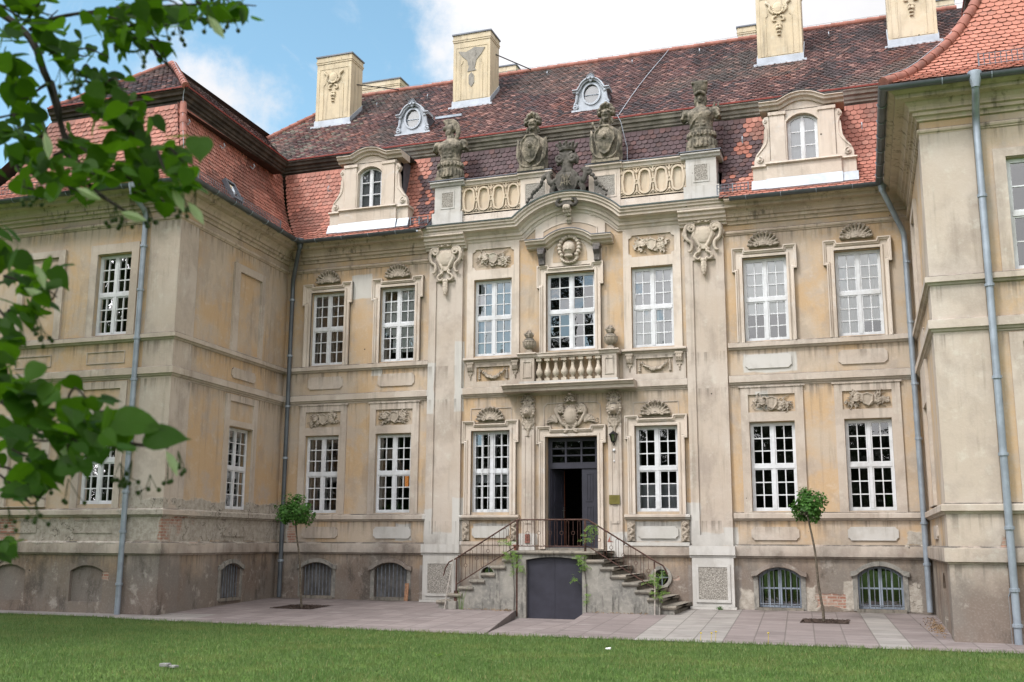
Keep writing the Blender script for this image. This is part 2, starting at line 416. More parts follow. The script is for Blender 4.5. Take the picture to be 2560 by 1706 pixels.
def glassmat():
    g = G('window_glass')
    nm = g.bump(g.noise(2.6, 3, .5), .06, .05)
    fr = g.n('ShaderNodeFresnel'); fr.inputs[0].default_value = 1.5; g.set(fr.inputs['Normal'], nm)
    f = g.math('MULTIPLY_ADD', fr.outputs[0], 4.0, .04, clamp=True)
    tr = g.n('ShaderNodeBsdfTransparent'); tr.inputs[0].default_value = (.96, .98, .98, 1)
    gl = g.n('ShaderNodeBsdfGlossy'); gl.inputs['Roughness'].default_value = .015; g.set(gl.inputs['Normal'], nm)
    mx = g.n('ShaderNodeMixShader'); g.set(mx.inputs[0], f)
    g.t.links.new(tr.outputs[0], mx.inputs[1]); g.t.links.new(gl.outputs[0], mx.inputs[2]); g.t.links.new(mx.outputs[0], g.out.inputs[0])
    return g.mat
M['glass'] = glassmat()
def leafmat(name, a, b, tr=.45, trc=None, sc=30, rough=.45):
    g = G(name)
    r = g.geo.outputs['Random Per Island']
    c = g.mix(r, a, b); c = g.mix(g.math('MULTIPLY', g.noise(sc, 3), .3), c, tuple(x*1.5 for x in b))
    m = g.pbr(c, rough, None, 0., .2); p = g.bsdf
    t = g.n('ShaderNodeBsdfTranslucent'); g.set(t.inputs[0], g.mix(.5, c, trc or tuple(min(1, x*2.2) for x in b)))
    mx = g.n('ShaderNodeMixShader'); mx.inputs[0].default_value = tr
    g.t.links.new(p.outputs[0], mx.inputs[1]); g.t.links.new(t.outputs[0], mx.inputs[2]); g.t.links.new(mx.outputs[0], g.out.inputs[0])
    return m
M['maple'] = leafmat('maple_leaf', (.03, .09, .018), (.075, .18, .035), .35)
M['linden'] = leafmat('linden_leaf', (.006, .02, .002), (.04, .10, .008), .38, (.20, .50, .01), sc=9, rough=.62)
M['vine'] = leafmat('vine_leaf', (.06, .13, .025), (.17, .27, .06), .35)
M['fruit'] = leafmat('linden_fruit', (.02, .04, .012), (.05, .08, .02), .05)
M['bract'] = leafmat('linden_bract', (.3, .42, .2), (.45, .55, .32), .45)
M['wood_far'] = leafmat('far_foliage', (.010, .016, .007), (.026, .036, .014), .12, (.04, .055, .02))
def emis(name, col, s):
    g = G(name); e = g.n('ShaderNodeEmission'); e.inputs[0].default_value = (*col, 1); e.inputs[1].default_value = s
    g.t.links.new(e.outputs[0], g.out.inputs[0]); return g.mat
M['glow'] = emis('lit_lamp_shade', (1., .36, .08), .55)

# ------------------------------------------------------------------ ground
def gz(y): return .022*max(min(y, 0), -8.2)
EDGE = [(-60,-6.9),(-16,-6.95),(-10.2,-7.05),(-8.8,-7.3),(-6.5,-7.5),(-4,-7.64),(-.6,-7.83),(.36,-7.84),(1.76,-7.85),(4.4,-7.86),(9.1,-7.83),(17,-7.7),(60,-7.6)]
def pave_mat():
    g = G('paving_slabs'); xs = g.xyz()
    px = g.math('MULTIPLY_ADD', xs[1], .075, xs[0])
    v = g.n('ShaderNodeCombineXYZ'); g.set(v.inputs[0], px); g.set(v.inputs[1], xs[1])
    x = g.n('ShaderNodeTexBrick'); g.set(x.inputs['Vector'], v.outputs[0]); x.offset = 0; x.squash = 1
    x.inputs['Scale'].default_value = 1; x.inputs['Brick Width'].default_value = .575; x.inputs['Row Height'].default_value = .5
    x.inputs['Mortar Size'].default_value = .014; x.inputs['Mortar Smooth'].default_value = .3
    x.inputs['Color1'].default_value = (0, 0, 0, 1); x.inputs['Color2'].default_value = (1, 1, 1, 1); x.inputs['Mortar'].default_value = (.5, .5, .5, 1)
    tone = g.noise(.8, 2, .5)
    pink = g.mix(x.outputs['Color'], (.19, .16, .155), (.24, .205, .198))
    pale = g.mix(x.outputs['Color'], (.245, .232, .218), (.305, .288, .268))
    def band(a, b): return g.math('MULTIPLY', g.math('GREATER_THAN', px, a), g.math('LESS_THAN', px, b))
    m = g.math('MAXIMUM', band(2.875, 4.6), band(7.475, 8.05))
    m2 = g.math('MULTIPLY', g.math('LESS_THAN', px, -8.0), g.math('LESS_THAN', xs[1], -5.6))
    c = g.mix(g.math('MAXIMUM', m, g.math('MULTIPLY', m2, .8)), pink, pale)
    c = g.mix(g.math('MULTIPLY', g.mr(g.noise(1.3, 7, .65), .45, .7), .5), c, (.15, .13, .125))
    c = g.mix(g.math('MULTIPLY', g.mr(g.noise(2.2, 8, .7, stretch=(.5, 1.6, 1)), .5, .7), .4), c, (.38, .345, .335))
    sp = g.voro(3.1); c = g.mix(g.mr(sp, .035, .05, 1., 0.), c, (.05, .04, .035))
    c = g.mix(g.math('MULTIPLY', x.outputs['Fac'], .6), c, (.10, .09, .08))
    nearw = g.mr(xs[1], -1.1, -.1); c = g.mix(g.math('MULTIPLY', nearw, g.mr(g.noise(2, 6), .4, .6)), c, (.12, .105, .09))
    h = g.math('MULTIPLY_ADD', x.outputs['Fac'], -1., g.math('MULTIPLY', g.noise(16, 5), .4))
    return g.pbr(c, .9, g.bump(h, .5, .02), 0., .15)
M['paving'] = pave_mat()
def lawn_mat():
    g = G('lawn_soil'); c = g.mix(g.mr(g.noise(1.1, 6), .4, .6), (.06, .12, .025), (.10, .17, .04))
    return g.pbr(c, .95, g.bump(g.noise(30, 5), .6, .03), 0., .1)
M['lawn'] = lawn_mat()
def grass_mat():
    g = G('grass_blade'); r = g.geo.outputs['Random Per Island']
    c = g.mix(r, (.095, .165, .045), (.185, .265, .09))
    f = g.noise(.75, 5, .6); c = g.mix(g.math('MULTIPLY', g.mr(f, .48, .68), .6), c, (.22, .25, .085))
    c = g.mix(g.math('MULTIPLY', g.mr(g.noise(2.5, 5, .6), .56, .7), .5), c, (.07, .16, .03))
    c = g.mix(g.math('GREATER_THAN', r, .965), c, (.30, .28, .12))
    m = g.pbr(c, .55, None, 0., .3); p = g.bsdf
    t = g.n('ShaderNodeBsdfTranslucent'); g.set(t.inputs[0], c)
    mx = g.n('ShaderNodeMixShader'); mx.inputs[0].default_value = .35
    g.t.links.new(p.outputs[0], mx.inputs[1]); g.t.links.new(t.outputs[0], mx.inputs[2]); g.t.links.new(mx.outputs[0], g.out.inputs[0])
    return m
M['grass'] = grass_mat()

LZ = -.19
b = MB(); b.quad((-400,-300,LZ-.3),(400,-300,LZ-.3),(400,400,LZ-.3),(-400,400,LZ-.3))
tag(b.build('ground', M['lawn'], fix=False), kind='structure')
b = MB(); n = len(EDGE)
b.add([(x, y, LZ) for x, y in EDGE]+[(-60,-60,LZ),(60,-60,LZ)], [tuple(range(n))+(n+1, n)])
tag(b.build('lawn', M['lawn'], fix=False), kind='structure')
def edge_y(x): return float(np.interp(x, [e[0] for e in EDGE], [e[1] for e in EDGE]))
RL = [(-.93,-2.2),(.36,-7.84)]; RR = [(.95,-2.2),(1.76,-7.85)]
def strip(b, xl, xr, zf, ny=12, y0=.4):
    # sheet between two x(y) lines from y0 out to the lawn edge
    for i in range(ny):
        ya0 = y0+(edge_y(xl(-7.8))-y0)*i/ny; ya1 = y0+(edge_y(xl(-7.8))-y0)*(i+1)/ny
        yb0 = y0+(edge_y(xr(-7.8))-y0)*i/ny; yb1 = y0+(edge_y(xr(-7.8))-y0)*(i+1)/ny
        b.quad((xl(ya0),ya0,zf(ya0)),(xr(yb0),yb0,zf(yb0)),(xr(yb1),yb1,zf(yb1)),(xl(ya1),ya1,zf(ya1)))
lx = lambda y: float(np.interp(-y, [2.2, 7.84], [RL[0][0], RL[1][0]])); rx = lambda y: float(np.interp(-y, [2.2, 7.85], [RR[0][0], RR[1][0]]))
b = MB()
xsL = [-16,-13,-10.2,-8.8,-6.5,-4,-2.2]
for a, c in zip(xsL, xsL[1:]): strip(b, lambda y, a=a: a, lambda y, c=c: c, gz)
strip(b, lambda y: -2.2, lx, gz)
strip(b, rx, lambda y: 3.0, gz)
for a, c in zip([3,4.4,6.5,9.1,13], [4.4,6.5,9.1,13,17]): strip(b, lambda y, a=a: a, lambda y, c=c: c, gz)
for e, z0 in ((lx, 0), (rx, 0)):   # kerb faces beside the ramp
    for i in range(12):
        y0 = -2.2-5.64*i/12; y1 = -2.2-5.64*(i+1)/12
        b.quad((e(y0),y0,gz(y0)),(e(y1),y1,gz(y1)),(e(y1),y1,-.4),(e(y0),y0,-.4))
tag(b.build('pavement', M['paving'], fix=False), kind='structure')
b = MB(); b.quad((lx(-1.8)-.02,-1.8,-.245),(rx(-1.8)+.02,-1.8,-.245),(RR[1][0]+.0,RR[1][1],-.178),(RL[1][0],RL[1][1],-.178))
tag(b.build('ramp', M['paving'], fix=False), kind='structure')

# grass blades: short mown turf (nobody could count it)
def grass():
    N = 330000
    x = rng.uniform(-17.5, 15.5, N); t = rng.random(N)**1.15; y = -7.0-11.0*t
    ey = np.interp(x, [e[0] for e in EDGE], [e[1] for e in EDGE]); keep = y < ey+.05*rng.random(N)+.07*np.sin(x*7.3)*np.sin(x*2.9+1)+.05*np.sin(x*19)
    # leave out what no place near the camera sees: behind a line from the camera to the frame's sides
    keep &= (np.abs(x-(3.2-.35*(y+16))) < 17)
    x, y = x[keep], y[keep]; N = len(x)
    near = y > np.interp(x, [e[0] for e in EDGE], [e[1] for e in EDGE])-.25
    h = rng.uniform(.030, .068, N)*(1+.5*near); w = rng.uniform(.0035, .0065, N)*1.25; a = rng.uniform(0, 2*PI, N)
    lean = rng.uniform(.1, .8, N)*h; la = rng.uniform(0, 2*PI, N)
    V = np.zeros((N, 3, 3)); ca, sa = np.cos(a)*w, np.sin(a)*w
    V[:,0,0] = x-ca; V[:,0,1] = y-sa; V[:,1,0] = x+ca; V[:,1,1] = y+sa; V[:,:2,2] = LZ-.004
    V[:,2,0] = x+lean*np.cos(la); V[:,2,1] = y+lean*np.sin(la); V[:,2,2] = LZ+h
    me = bpy.data.meshes.new('grass'); me.vertices.add(3*N); me.loops.add(3*N); me.polygons.add(N)
    me.vertices.foreach_set('co', V.ravel()); me.loops.foreach_set('vertex_index', np.arange(3*N, dtype=np.int32))
    me.polygons.foreach_set('loop_start', np.arange(0, 3*N, 3, dtype=np.int32)); me.update(); me.materials.append(M['grass'])
    o = bpy.data.objects.new('grass', me); COL.objects.link(o); tag(o, 'short mown green grass of the lawn in front of the palace', 'grass', kind='stuff')
grass()

# ------------------------------------------------------------------ palace
PAL = empty('palace', (0, 0, 0), 'two storey baroque palace of peeling ochre plaster with red mansard roofs and two side wings', 'palace')

def cells(us, ws, holes):
    for a, b_ in zip(us, us[1:]):
        for c, d in zip(ws, ws[1:]):
            mu, mw = (a+b_)/2, (c+d)/2
            if not any(h[0] < mu < h[1] and h[2] < mw < h[3] for h in holes): yield a, b_, c, d
def arc_pts(u0, u1, spring, top, n=10):
    c = (u1-u0)/2; r = top-spring; R = (c*c+r*r)/(2*r); cu = (u0+u1)/2; cw = top-R; a = math.asin(min(1, c/R))
    if r > c*.999: a = PI/2
    return [(cu+R*math.sin(-a+2*a*i/n), cw+R*math.cos(-a+2*a*i/n)) for i in range(n+1)]
def plate(b, u0, u1, w0, w1, holes, v0, v1, sides=True, depth=None):
    # sheet with rectangular or arched holes (u0,u1,w0,w1[,spring]); depth = reveal depth, else plate thickness
    us = sorted({u0, u1, *[h[0] for h in holes], *[h[1] for h in holes]}); us = [u for u in us if u0 <= u <= u1]
    ws = sorted({w0, w1, *[h[2] for h in holes], *[h[3] for h in holes]}); ws = [w for w in ws if w0 <= w <= w1]
    for a, c, d, e in cells(us, ws, holes): b.quad((a,v1,d),(c,v1,d),(c,v1,e),(a,v1,e))
    for h in holes:
        a, c, d, e = h[:4]; vb = v1-depth if depth else v0
        b.quad((a,v1,d),(a,vb,d),(c,vb,d),(c,v1,d))
        if len(h) > 4:
            s = h[4]; A = arc_pts(a, c, s, e)
            for side in (0, 1):
                pts = A[:6] if side == 0 else A[5:]
                cor = (a, e) if side == 0 else (c, e)
                b.add([(p[0], v1, p[1]) for p in pts]+[(cor[0], v1, cor[1])], [tuple(range(len(pts)+1))])
            for p, q in zip(A, A[1:]): b.quad((p[0],v1,p[1]),(q[0],v1,q[1]),(q[0],vb,q[1]),(p[0],vb,p[1]))
            b.quad((a,v1,d),(a,v1,s),(a,vb,s),(a,vb,d)); b.quad((c,v1,d),(c,vb,d),(c,vb,s),(c,v1,s))
        else:
            b.quad((a,v1,d),(a,v1,e),(a,vb,e),(a,vb,d)); b.quad((c,v1,d),(c,vb,d),(c,vb,e),(c,v1,e)); b.quad((a,v1,e),(c,v1,e),(c,vb,e),(a,vb,e))
    if sides:
        b.quad((u0,v0,w0),(u0,v1,w0),(u0,v1,w1),(u0,v0,w1)); b.quad((u1,v0,w0),(u1,v0,w1),(u1,v1,w1),(u1,v1,w0))
        b.quad((u0,v0,w1),(u0,v1,w1),(u1,v1,w1),(u1,v0,w1)); b.quad((u0,v0,w0),(u1,v0,w0),(u1,v1,w0),(u0,v1,w0))
    return b

WX = [(-8.511,-7.35),(-6.102,-4.923),(-2.996,-1.798),(-.734,.734),(1.798,2.996),(4.923,6.102),(7.35,8.511)]
WU = [(a, c, 7.071, 9.377) for a, c in WX]; WU[3] = (-.734,.734,7.12,9.40)
WG = {i: (WX[i][0]-(.03 if i < 3 else -.03), WX[i][1]-(.03 if i < 3 else -.03), 2.52, 4.855) for i in (0,1,2,4,5,6)}
DOOR = (-.755,.745,1.50,4.625)
CEL = {0: (-8.48,-7.47,.09,1.05,.88), 1: (-6.06,-5.0,.09,1.07,.87), 2: (-2.69,-2.29,.5,1.0,.82), 4: (2.29,2.68,.5,1.0,.82), 5: (5.03,6.10,.06,1.07,.86), 6: (7.49,8.57,.08,1.13,.90)}
holes = WU+list(WG.values())+[DOOR]+list(CEL.values())
plate(MB(FM), -9.46, 9.31, -.4, 11.2, holes, 0, 0, False, .30).build('main_wall', M['ochre'], PAL, fix=False)
LIH = [(2.97,4.33,2.56,4.88),(3.0,4.05,.12,1.05,.90)]
LFH = [(1.5,2.62,7.07,9.30),(1.55,2.68,2.6,4.86)]; LFN = [(1.67,2.72,.14,1.05,.90),(4.18,5.25,.14,1.05,.90)]
plate(MB(FLI), 0, 6.20, -.4, 11.2, LIH, 0, 0, False, .3).build('wing_wall', M['ochre'], PAL, fix=False, label='side wall of the left wing, in half shade')
for fr, hs, u1, lb in ((FLF, LFH+LFN, 6.4, 'front wall of the left wing behind the leaves'), (FRF, [(1.57,2.69,7.07,9.40),(1.6,2.7,2.56,4.86)], 6.4, 'front wall of the right wing'), (FRI, [(1.75,2.75,.1,1.1,.75)], 6.2, 'side wall of the right wing')):
    plate(MB(fr), 0, u1, -.4, 11.2, hs, 0, 0, False, .3).build('wing_wall', M['ochre'], PAL, fix=False, label=lb)
# outer flank and rear walls that close the building
b = MB(); b.box(-15.4,-15.37,-6.2,11,-.4,11.2); b.box(15.77,15.8,-6.2,11,-.4,11.2); b.box(-15.3,15.7,11.0,11.1,-.4,11.2)
b.build('rear_wall', M['ochre'], PAL)
for h in LFN: MB(FLF).box(h[0]-.05,h[1]+.05,-.2,-.10,h[2]-.05,h[3]+.03).build('walled_niche', M['trim'], PAL, label='walled up cellar opening')
b = MB(FRI); b.box(1.7,2.8,-.2,-.12,.05,1.15); b.build('walled_niche', M['trim'], PAL)
# dark rooms behind the windows
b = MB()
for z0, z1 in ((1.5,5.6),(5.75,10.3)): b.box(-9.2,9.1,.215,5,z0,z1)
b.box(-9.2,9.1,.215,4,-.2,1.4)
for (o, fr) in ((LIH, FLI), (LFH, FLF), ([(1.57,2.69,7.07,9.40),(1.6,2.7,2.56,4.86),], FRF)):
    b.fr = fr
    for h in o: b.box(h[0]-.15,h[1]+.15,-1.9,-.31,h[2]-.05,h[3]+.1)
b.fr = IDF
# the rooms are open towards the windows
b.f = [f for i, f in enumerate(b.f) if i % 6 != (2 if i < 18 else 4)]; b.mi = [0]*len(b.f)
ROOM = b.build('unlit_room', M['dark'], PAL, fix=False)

# ---- windows
def window(fr, u0, u1, w0, w1, v=-.10, rows=(3, 3), blind=None, bars=0, inner=True, label=None, split=.5, cols=2):
    f = MB(fr); T = .055
    f.rectframe(u0+.004, u1-.004, w0+.004, w1-.004, T, v-.07, v)
    cu = (u0+u1)/2; wm = w0+(w1-w0)*split
    f.box(u0+T, u1-T, v-.066, v+.012, wm-.05, wm+.05)
    f.box(cu-.042, cu+.042, v-.064, v+.008, w0+T, wm-.05); f.box(cu-.042, cu+.042, v-.064, v+.008, wm+.05, w1-T)
    panes = []; sash = []
    for (a, c) in ((u0+T, cu-.042), (cu+.042, u1-T)):
        for (d, e), nr in (((w0+T, wm-.05), rows[0]), ((wm+.05, w1-T), rows[1])):
            s = .032; q = MB(fr)
            q.rectframe(a+.004, c-.004, d+.004, e-.004, s, v-.055, v-.006)
            for k in range(1, cols):
                x = a+s+(c-a-2*s)*k/cols; q.box(x-.0145, x+.0145, v-.05, v-.012, d+s-.003, e-s+.003)
            for r in range(1, nr):
                z = d+s+(e-d-2*s)*r/nr; q.box(a+s-.003, c-s+.003, v-.048, v-.015, z-.0145, z+.0145)
            sash.append(q)
            for k in range(cols):
                for r in range(nr):
                    panes.append((a+s+(c-a-2*s)*k/cols, a+s+(c-a-2*s)*(k+1)/cols, d+s+(e-d-2*s)*r/nr, d+s+(e-d-2*s)*(r+1)/nr))
    o = f.build('window', M['whitepaint'], PAL, label=label)
    for q in sash: q.build('casement', M['whitepaint'], o)
    g = MB(fr)
    for a, c, d, e in panes:
        tx, tz = rng.normal(0, .0022, 2); q = v-.032
        g.quad((a, q-tx-tz, d), (c, q+tx-tz, d), (c, q+tx+tz, e), (a, q-tx+tz, e))
    g.build('pane', M['glass'], o, fix=False)
    if inner:
        g = MB(fr); q = v-.2
        g.rectframe(u0+.02, u1-.02, w0+.02, w1-.02, .07, q-.05, q); g.box(cu-.05, cu+.05, q-.045, q+.006, w0+.09, w1-.09); g.box(u0+.09, u1-.09, q-.04, q+.003, wm-.05, wm+.05)
        g.build('inner_frame', M['whitepaint'], o)
    if blind:
        g = MB(fr)
        for a, c, d, e, m, dv in blind:
            g.m = 0 if m == 'w' else 1
            n = 9
            for i in range(n):   # cloth hangs in shallow folds
                x0, x1 = a+(c-a)*i/n, a+(c-a)*(i+1)/n; k = .012
                g.quad((x0, dv+k*(i % 2), d), (x1, dv+k*((i+1) % 2), d), (x1, dv+k*((i+1) % 2), e), (x0, dv+k*(i % 2), e))
        g.build('blind', [M['blind'], M['greyblind']], o, fix=False)
    if bars:
        for k in range(bars):
            x = u0+.1+(u1-u0-.2)*k/(bars-1); MB(fr).tube([(x, v+.05, w0+.01), (x, v+.05, w1-.01)], .011, 6).build('window_bar', M['whitepaint'], o)
    return o
BL = -.20
for i, (a, c, d, e) in enumerate(WU):
    bl = None; h = e-d
    if i == 1: bl = [(a+.12, c-.05, d+.85, e-.36, 'w', -.178), (a+.62, c-.05, e-.36, e-.05, 'w', -.182), (a+.36, c-.04, d+.30, d+.85, 'w', -.186)]
    if i == 2: bl = [(a+.14, c-.05, d+.04, e-.04, 'g', -.18)]
    if i == 4: bl = [(a+.05, c-.05, d+h*.5, e-.04, 'g', -.20), (a+.05, c-.45, d+.04, d+h*.5, 'w', -.178), (c-.45, c-.05, d+.04, d+h*.5, 'g', -.19)]
    if i == 5: bl = [(a+.05, c-.05, d+.72, e-.04, 'w', -.178)]
    if i == 6: bl = [(a+.05, c-.05, d+.38, e-.04, 'w', -.178), (a+.05, c-.5, d+.04, d+.38, 'w', -.180)]
    window(FM, a, c, d, e, v=-.10, blind=bl, inner=(i in (0, 1)), label={3: 'tall balcony window with dark panes'}.get(i))
for i, (a, c, d, e) in WG.items():
    bl = None
    if i == 2: bl = [(a+.05, c-.05, d+.85, d+1.12, 'g', -.24)]
    if i == 4: bl = [(a+.05, c-.05, d+.04, d+.75, 'g', -.5)]
    window(FM, a, c, d, e, v=-.10, blind=bl, bars=6 if i == 2 else 0, inner=(i in (0, 1, 2, 4)), label='ground floor window behind white bars' if i == 2 else None)
window(FLI, 2.97, 4.33, 2.56, 4.88, v=-.14)
window(FLF, 1.5, 2.62, 7.07, 9.30, v=-.10)
window(FLF, 1.55, 2.68, 2.6, 4.86, v=-.10)
window(FRF, 1.57, 2.69, 7.07, 9.40, v=-.10, rows=(2, 2), cols=1)
window(FRF, 1.6, 2.7, 2.56, 4.86, v=-.10)
# white panels of a paper model and wall lamp seen in the rooms
L = empty('wall_lamp', (-5.55, .9, 3.55), 'lit orange wall lamp seen through the ground floor window', 'lamp')
b = MB(); b.lathe([(.04,-.22),(.055,-.2),(.06,.26),(.03,.3)], 0, 0, 10); b.build('lamp_shade', M['glow'], L, smooth=40)
b = MB(); b.tube([(0,.05,-.05),(0,.9,-.05)], .015); b.box(-.05,.05,.88,.92,-.12,.05); b.build('bracket', M['blackiron'], L)

# ---- string courses, cornices
PL = [(-15.4,-6.25), LC, LN, (-4.43,-.10)]; PR = [(4.47,-.10), RN, RC, (15.8,-6.25)]; PC = [(-3.34,-.10),(3.34,-.10)]
SILL2 = [(0,7.05),(.10,7.025),(.115,7.01),(.115,6.90),(.07,6.885),(.05,6.845),(0,6.83)]
STR1 = [(0,6.15),(.10,6.125),(.11,6.11),(.11,5.945),(.07,5.93),(.055,5.89),(.02,5.87),(.02,5.845),(0,5.83)]
SILL1 = [(0,2.49),(.10,2.46),(.11,2.44),(.11,2.33),(.06,2.31),(.04,2.275),(0,2.26)]
PLB = [(0,1.66),(.10,1.625),(.11,1.61),(.11,1.36),(.06,1.345),(.045,1.31),(0,1.30)]
def multi(name, mat, prof, paths, sm=None, label=None):
    for p in paths: MB().sweep_plan(prof, p).build(name, mat, PAL, label=label)
multi('string_course', M['trim'], SILL2, [PL, PR], label='sill band under the upper windows')
multi('string_course', M['trim'], STR1, [PL, PC, PR], label='broad band between the storeys')
multi('string_course', M['trim'], SILL1, [PL, PR], label='sill band under the ground floor windows')
multi('plinth_band', M['trim'], PLB, [PL, [(-3.34,-.10),(-1.45,-.10)], [(1.45,-.10),(3.34,-.10)], PR])
FRZ = [(0,10.215),(.03,10.205),(.06,10.185),(.072,10.15),(.06,10.115),(.03,10.095),(.03,10.075),(0,10.07)]
multi('frieze_moulding', M['cornice'], FRZ, [PL, PR])
CRN = [(0,11.0),(.60,11.0),(.60,10.93),(.57,10.89),(.52,10.86),(.47,10.84),(.46,10.76),(.28,10.74),(.26,10.70),(.21,10.65),(.19,10.60),(.19,10.56),(.13,10.54),(.13,10.47),(.08,10.455),(.05,10.41),(.05,10.375),(0,10.36)]
multi('cornice', M['cornice'], CRN, [PL[:3]+[(-4.53,-.10)], [(4.55,-.10)]+PR[1:]])
# corner strips of the wings and plinth skirt
for fr, a, c in ((FLI,0,.88),(FLF,-.022,.93),(FRF,-.022,1.0),(FRI,0,.7)):
    for w0, w1 in ((-.35,1.31),(1.63,5.86),(6.12,6.87),(7.04,10.08)): MB(fr).box(a-(.008 if w0 < 0 and a < 0 else 0), c, 0, .03 if w0 < 0 else .022, w0, w1).build('corner_strip', M['trim'], PAL)

# ---- window surrounds
def surround(fr, cu, hw, w0, w1, body, ear, earw, top, bead=True, mat='pale', name='window_surround', drop=.095, half=.5):
    b = MB(fr)
    out = [(-body,w0),(-body,earw),(-ear,earw),(-ear,top),(-half-.03,top),(-half,top-drop),(half,top-drop),(half+.03,top),(ear,top),(ear,earw),(body,earw),(body,w0)]
    P = [(cu+x, w) for x, w in out]
    # flat architrave in pieces round the opening
    b.box(cu-body, cu-hw, 0, .045, w0, earw); b.box(cu+hw, cu+body, 0, .045, w0, earw)
    b.box(cu-ear, cu-hw, 0, .045, earw, w1); b.box(cu+hw, cu+ear, 0, .045, earw, w1)
    b.prism([(cu-ear,w1),(cu+ear,w1),(cu+ear,top),(cu+half+.03,top),(cu+half,top-drop),(cu-half,top-drop),(cu-half-.03,top),(cu-ear,top)], 0, .045)
    b.sweep_wall([(.0,.0),(.125,0),(.125,-.03),(.095,-.045),(.085,-.075),(.06,-.09),(0,-.09)], P)
    if bead:
        Q = [(cu-hw,w0),(cu-hw,w1),(cu+hw,w1),(cu+hw,w0)]
        b.sweep_wall([(0,.075),(.068,.07),(.08,.05),(.075,.0),(0,0)], Q)
    return b.build(name, M[mat], PAL)
def shell(b, cu, w0, hw, h, n=11, v=.03):
    # scallop: hollow fan of ribs inside a raised notched rim
    k_ = hw/.4; rim = [(cu+hw*math.cos(PI*i/24), w0+.02+(h-.02)*math.sin(PI*i/24)) for i in range(25)]
    b.prism([(cu+hw, w0)]+rim+[(cu-hw, w0)], 0, v)
    b.tube([(x, v+.05, z) for x, z in rim], .03*k_, 6)
    for k in range(n):
        a = PI*(.02+.96*k/(n-1)); dx, dz = math.cos(a), math.sin(a); L = 1.0
        def q(f, vv): return (cu+hw*f*dx, v+vv, w0+.03+(h-.03)*f*dz)
        b.tube([q(.16,.075), q(.45,.03), q(.75,.03), q(.93,.075)], [.014*k_, .022*k_, .036*k_, .042*k_], 6)
        b.ell(*[q(1.0,.095)[i] for i in (0,1,2)], .042*k_, .05, .034*k_, 8, 5, a)
    for s in (-1, 1): b.volute(cu+s*hw*.5, w0+.055*k_, .07*k_, v+.08, .022, PI/2, 1.2, s); b.ell(cu+s*hw*.85, v+.07, w0+.05*k_, .06*k_, .05, .05*k_)
    b.ell(cu, v+.07, w0+.05, .07*k_, .06, .05*k_)
    return b
def relief(name, b, mat='relief', parent=None, voxel=.012, rough=.006, label=None):
    return sculpt(b.build(name, M[mat], parent or PAL, fix=True, label=label), min(voxel, .013), 1 if voxel > .013 else 0, rough, .06)
def plaque(b, cu, hw, w0, w1, v0=0, v1=.035, k=.07):
    P = []
    for sx, sz in ((-1,-1),(1,-1),(1,1),(-1,1)):
        x, z = cu+sx*hw, (w0 if sz < 0 else w1)
        q = [(x, z-sz*k), (x-sx*k*.35, z-sz*k*.9), (x-sx*k*.9, z-sz*k*.35), (x-sx*k, z)]
        if sx*sz > 0: pass
        P += q if (sx*sz > 0) == (True) else q[::-1]
    return b.prism(P, v0, v1)
for i in (0, 1, 5, 6):
    a, c = WX[i]; cu = (a+c)/2
    surround(FM, cu, .5895, 7.03, 9.40, .78, .865, 9.0, 9.675)
    relief('shell_relief', shell(MB(FM), cu, 9.67, .40, .40))
    plaque(MB(FM), cu, .61, 6.31, 6.69).build('apron_panel', M['white'] if i == 5 else M['trim'], PAL, label='whitewashed apron panel' if i == 5 else None)
    plaque(MB(FM), cu, .61, 1.77, 2.11).build('apron_panel', M['white'] if i in (1, 6) else M['trim'], PAL)
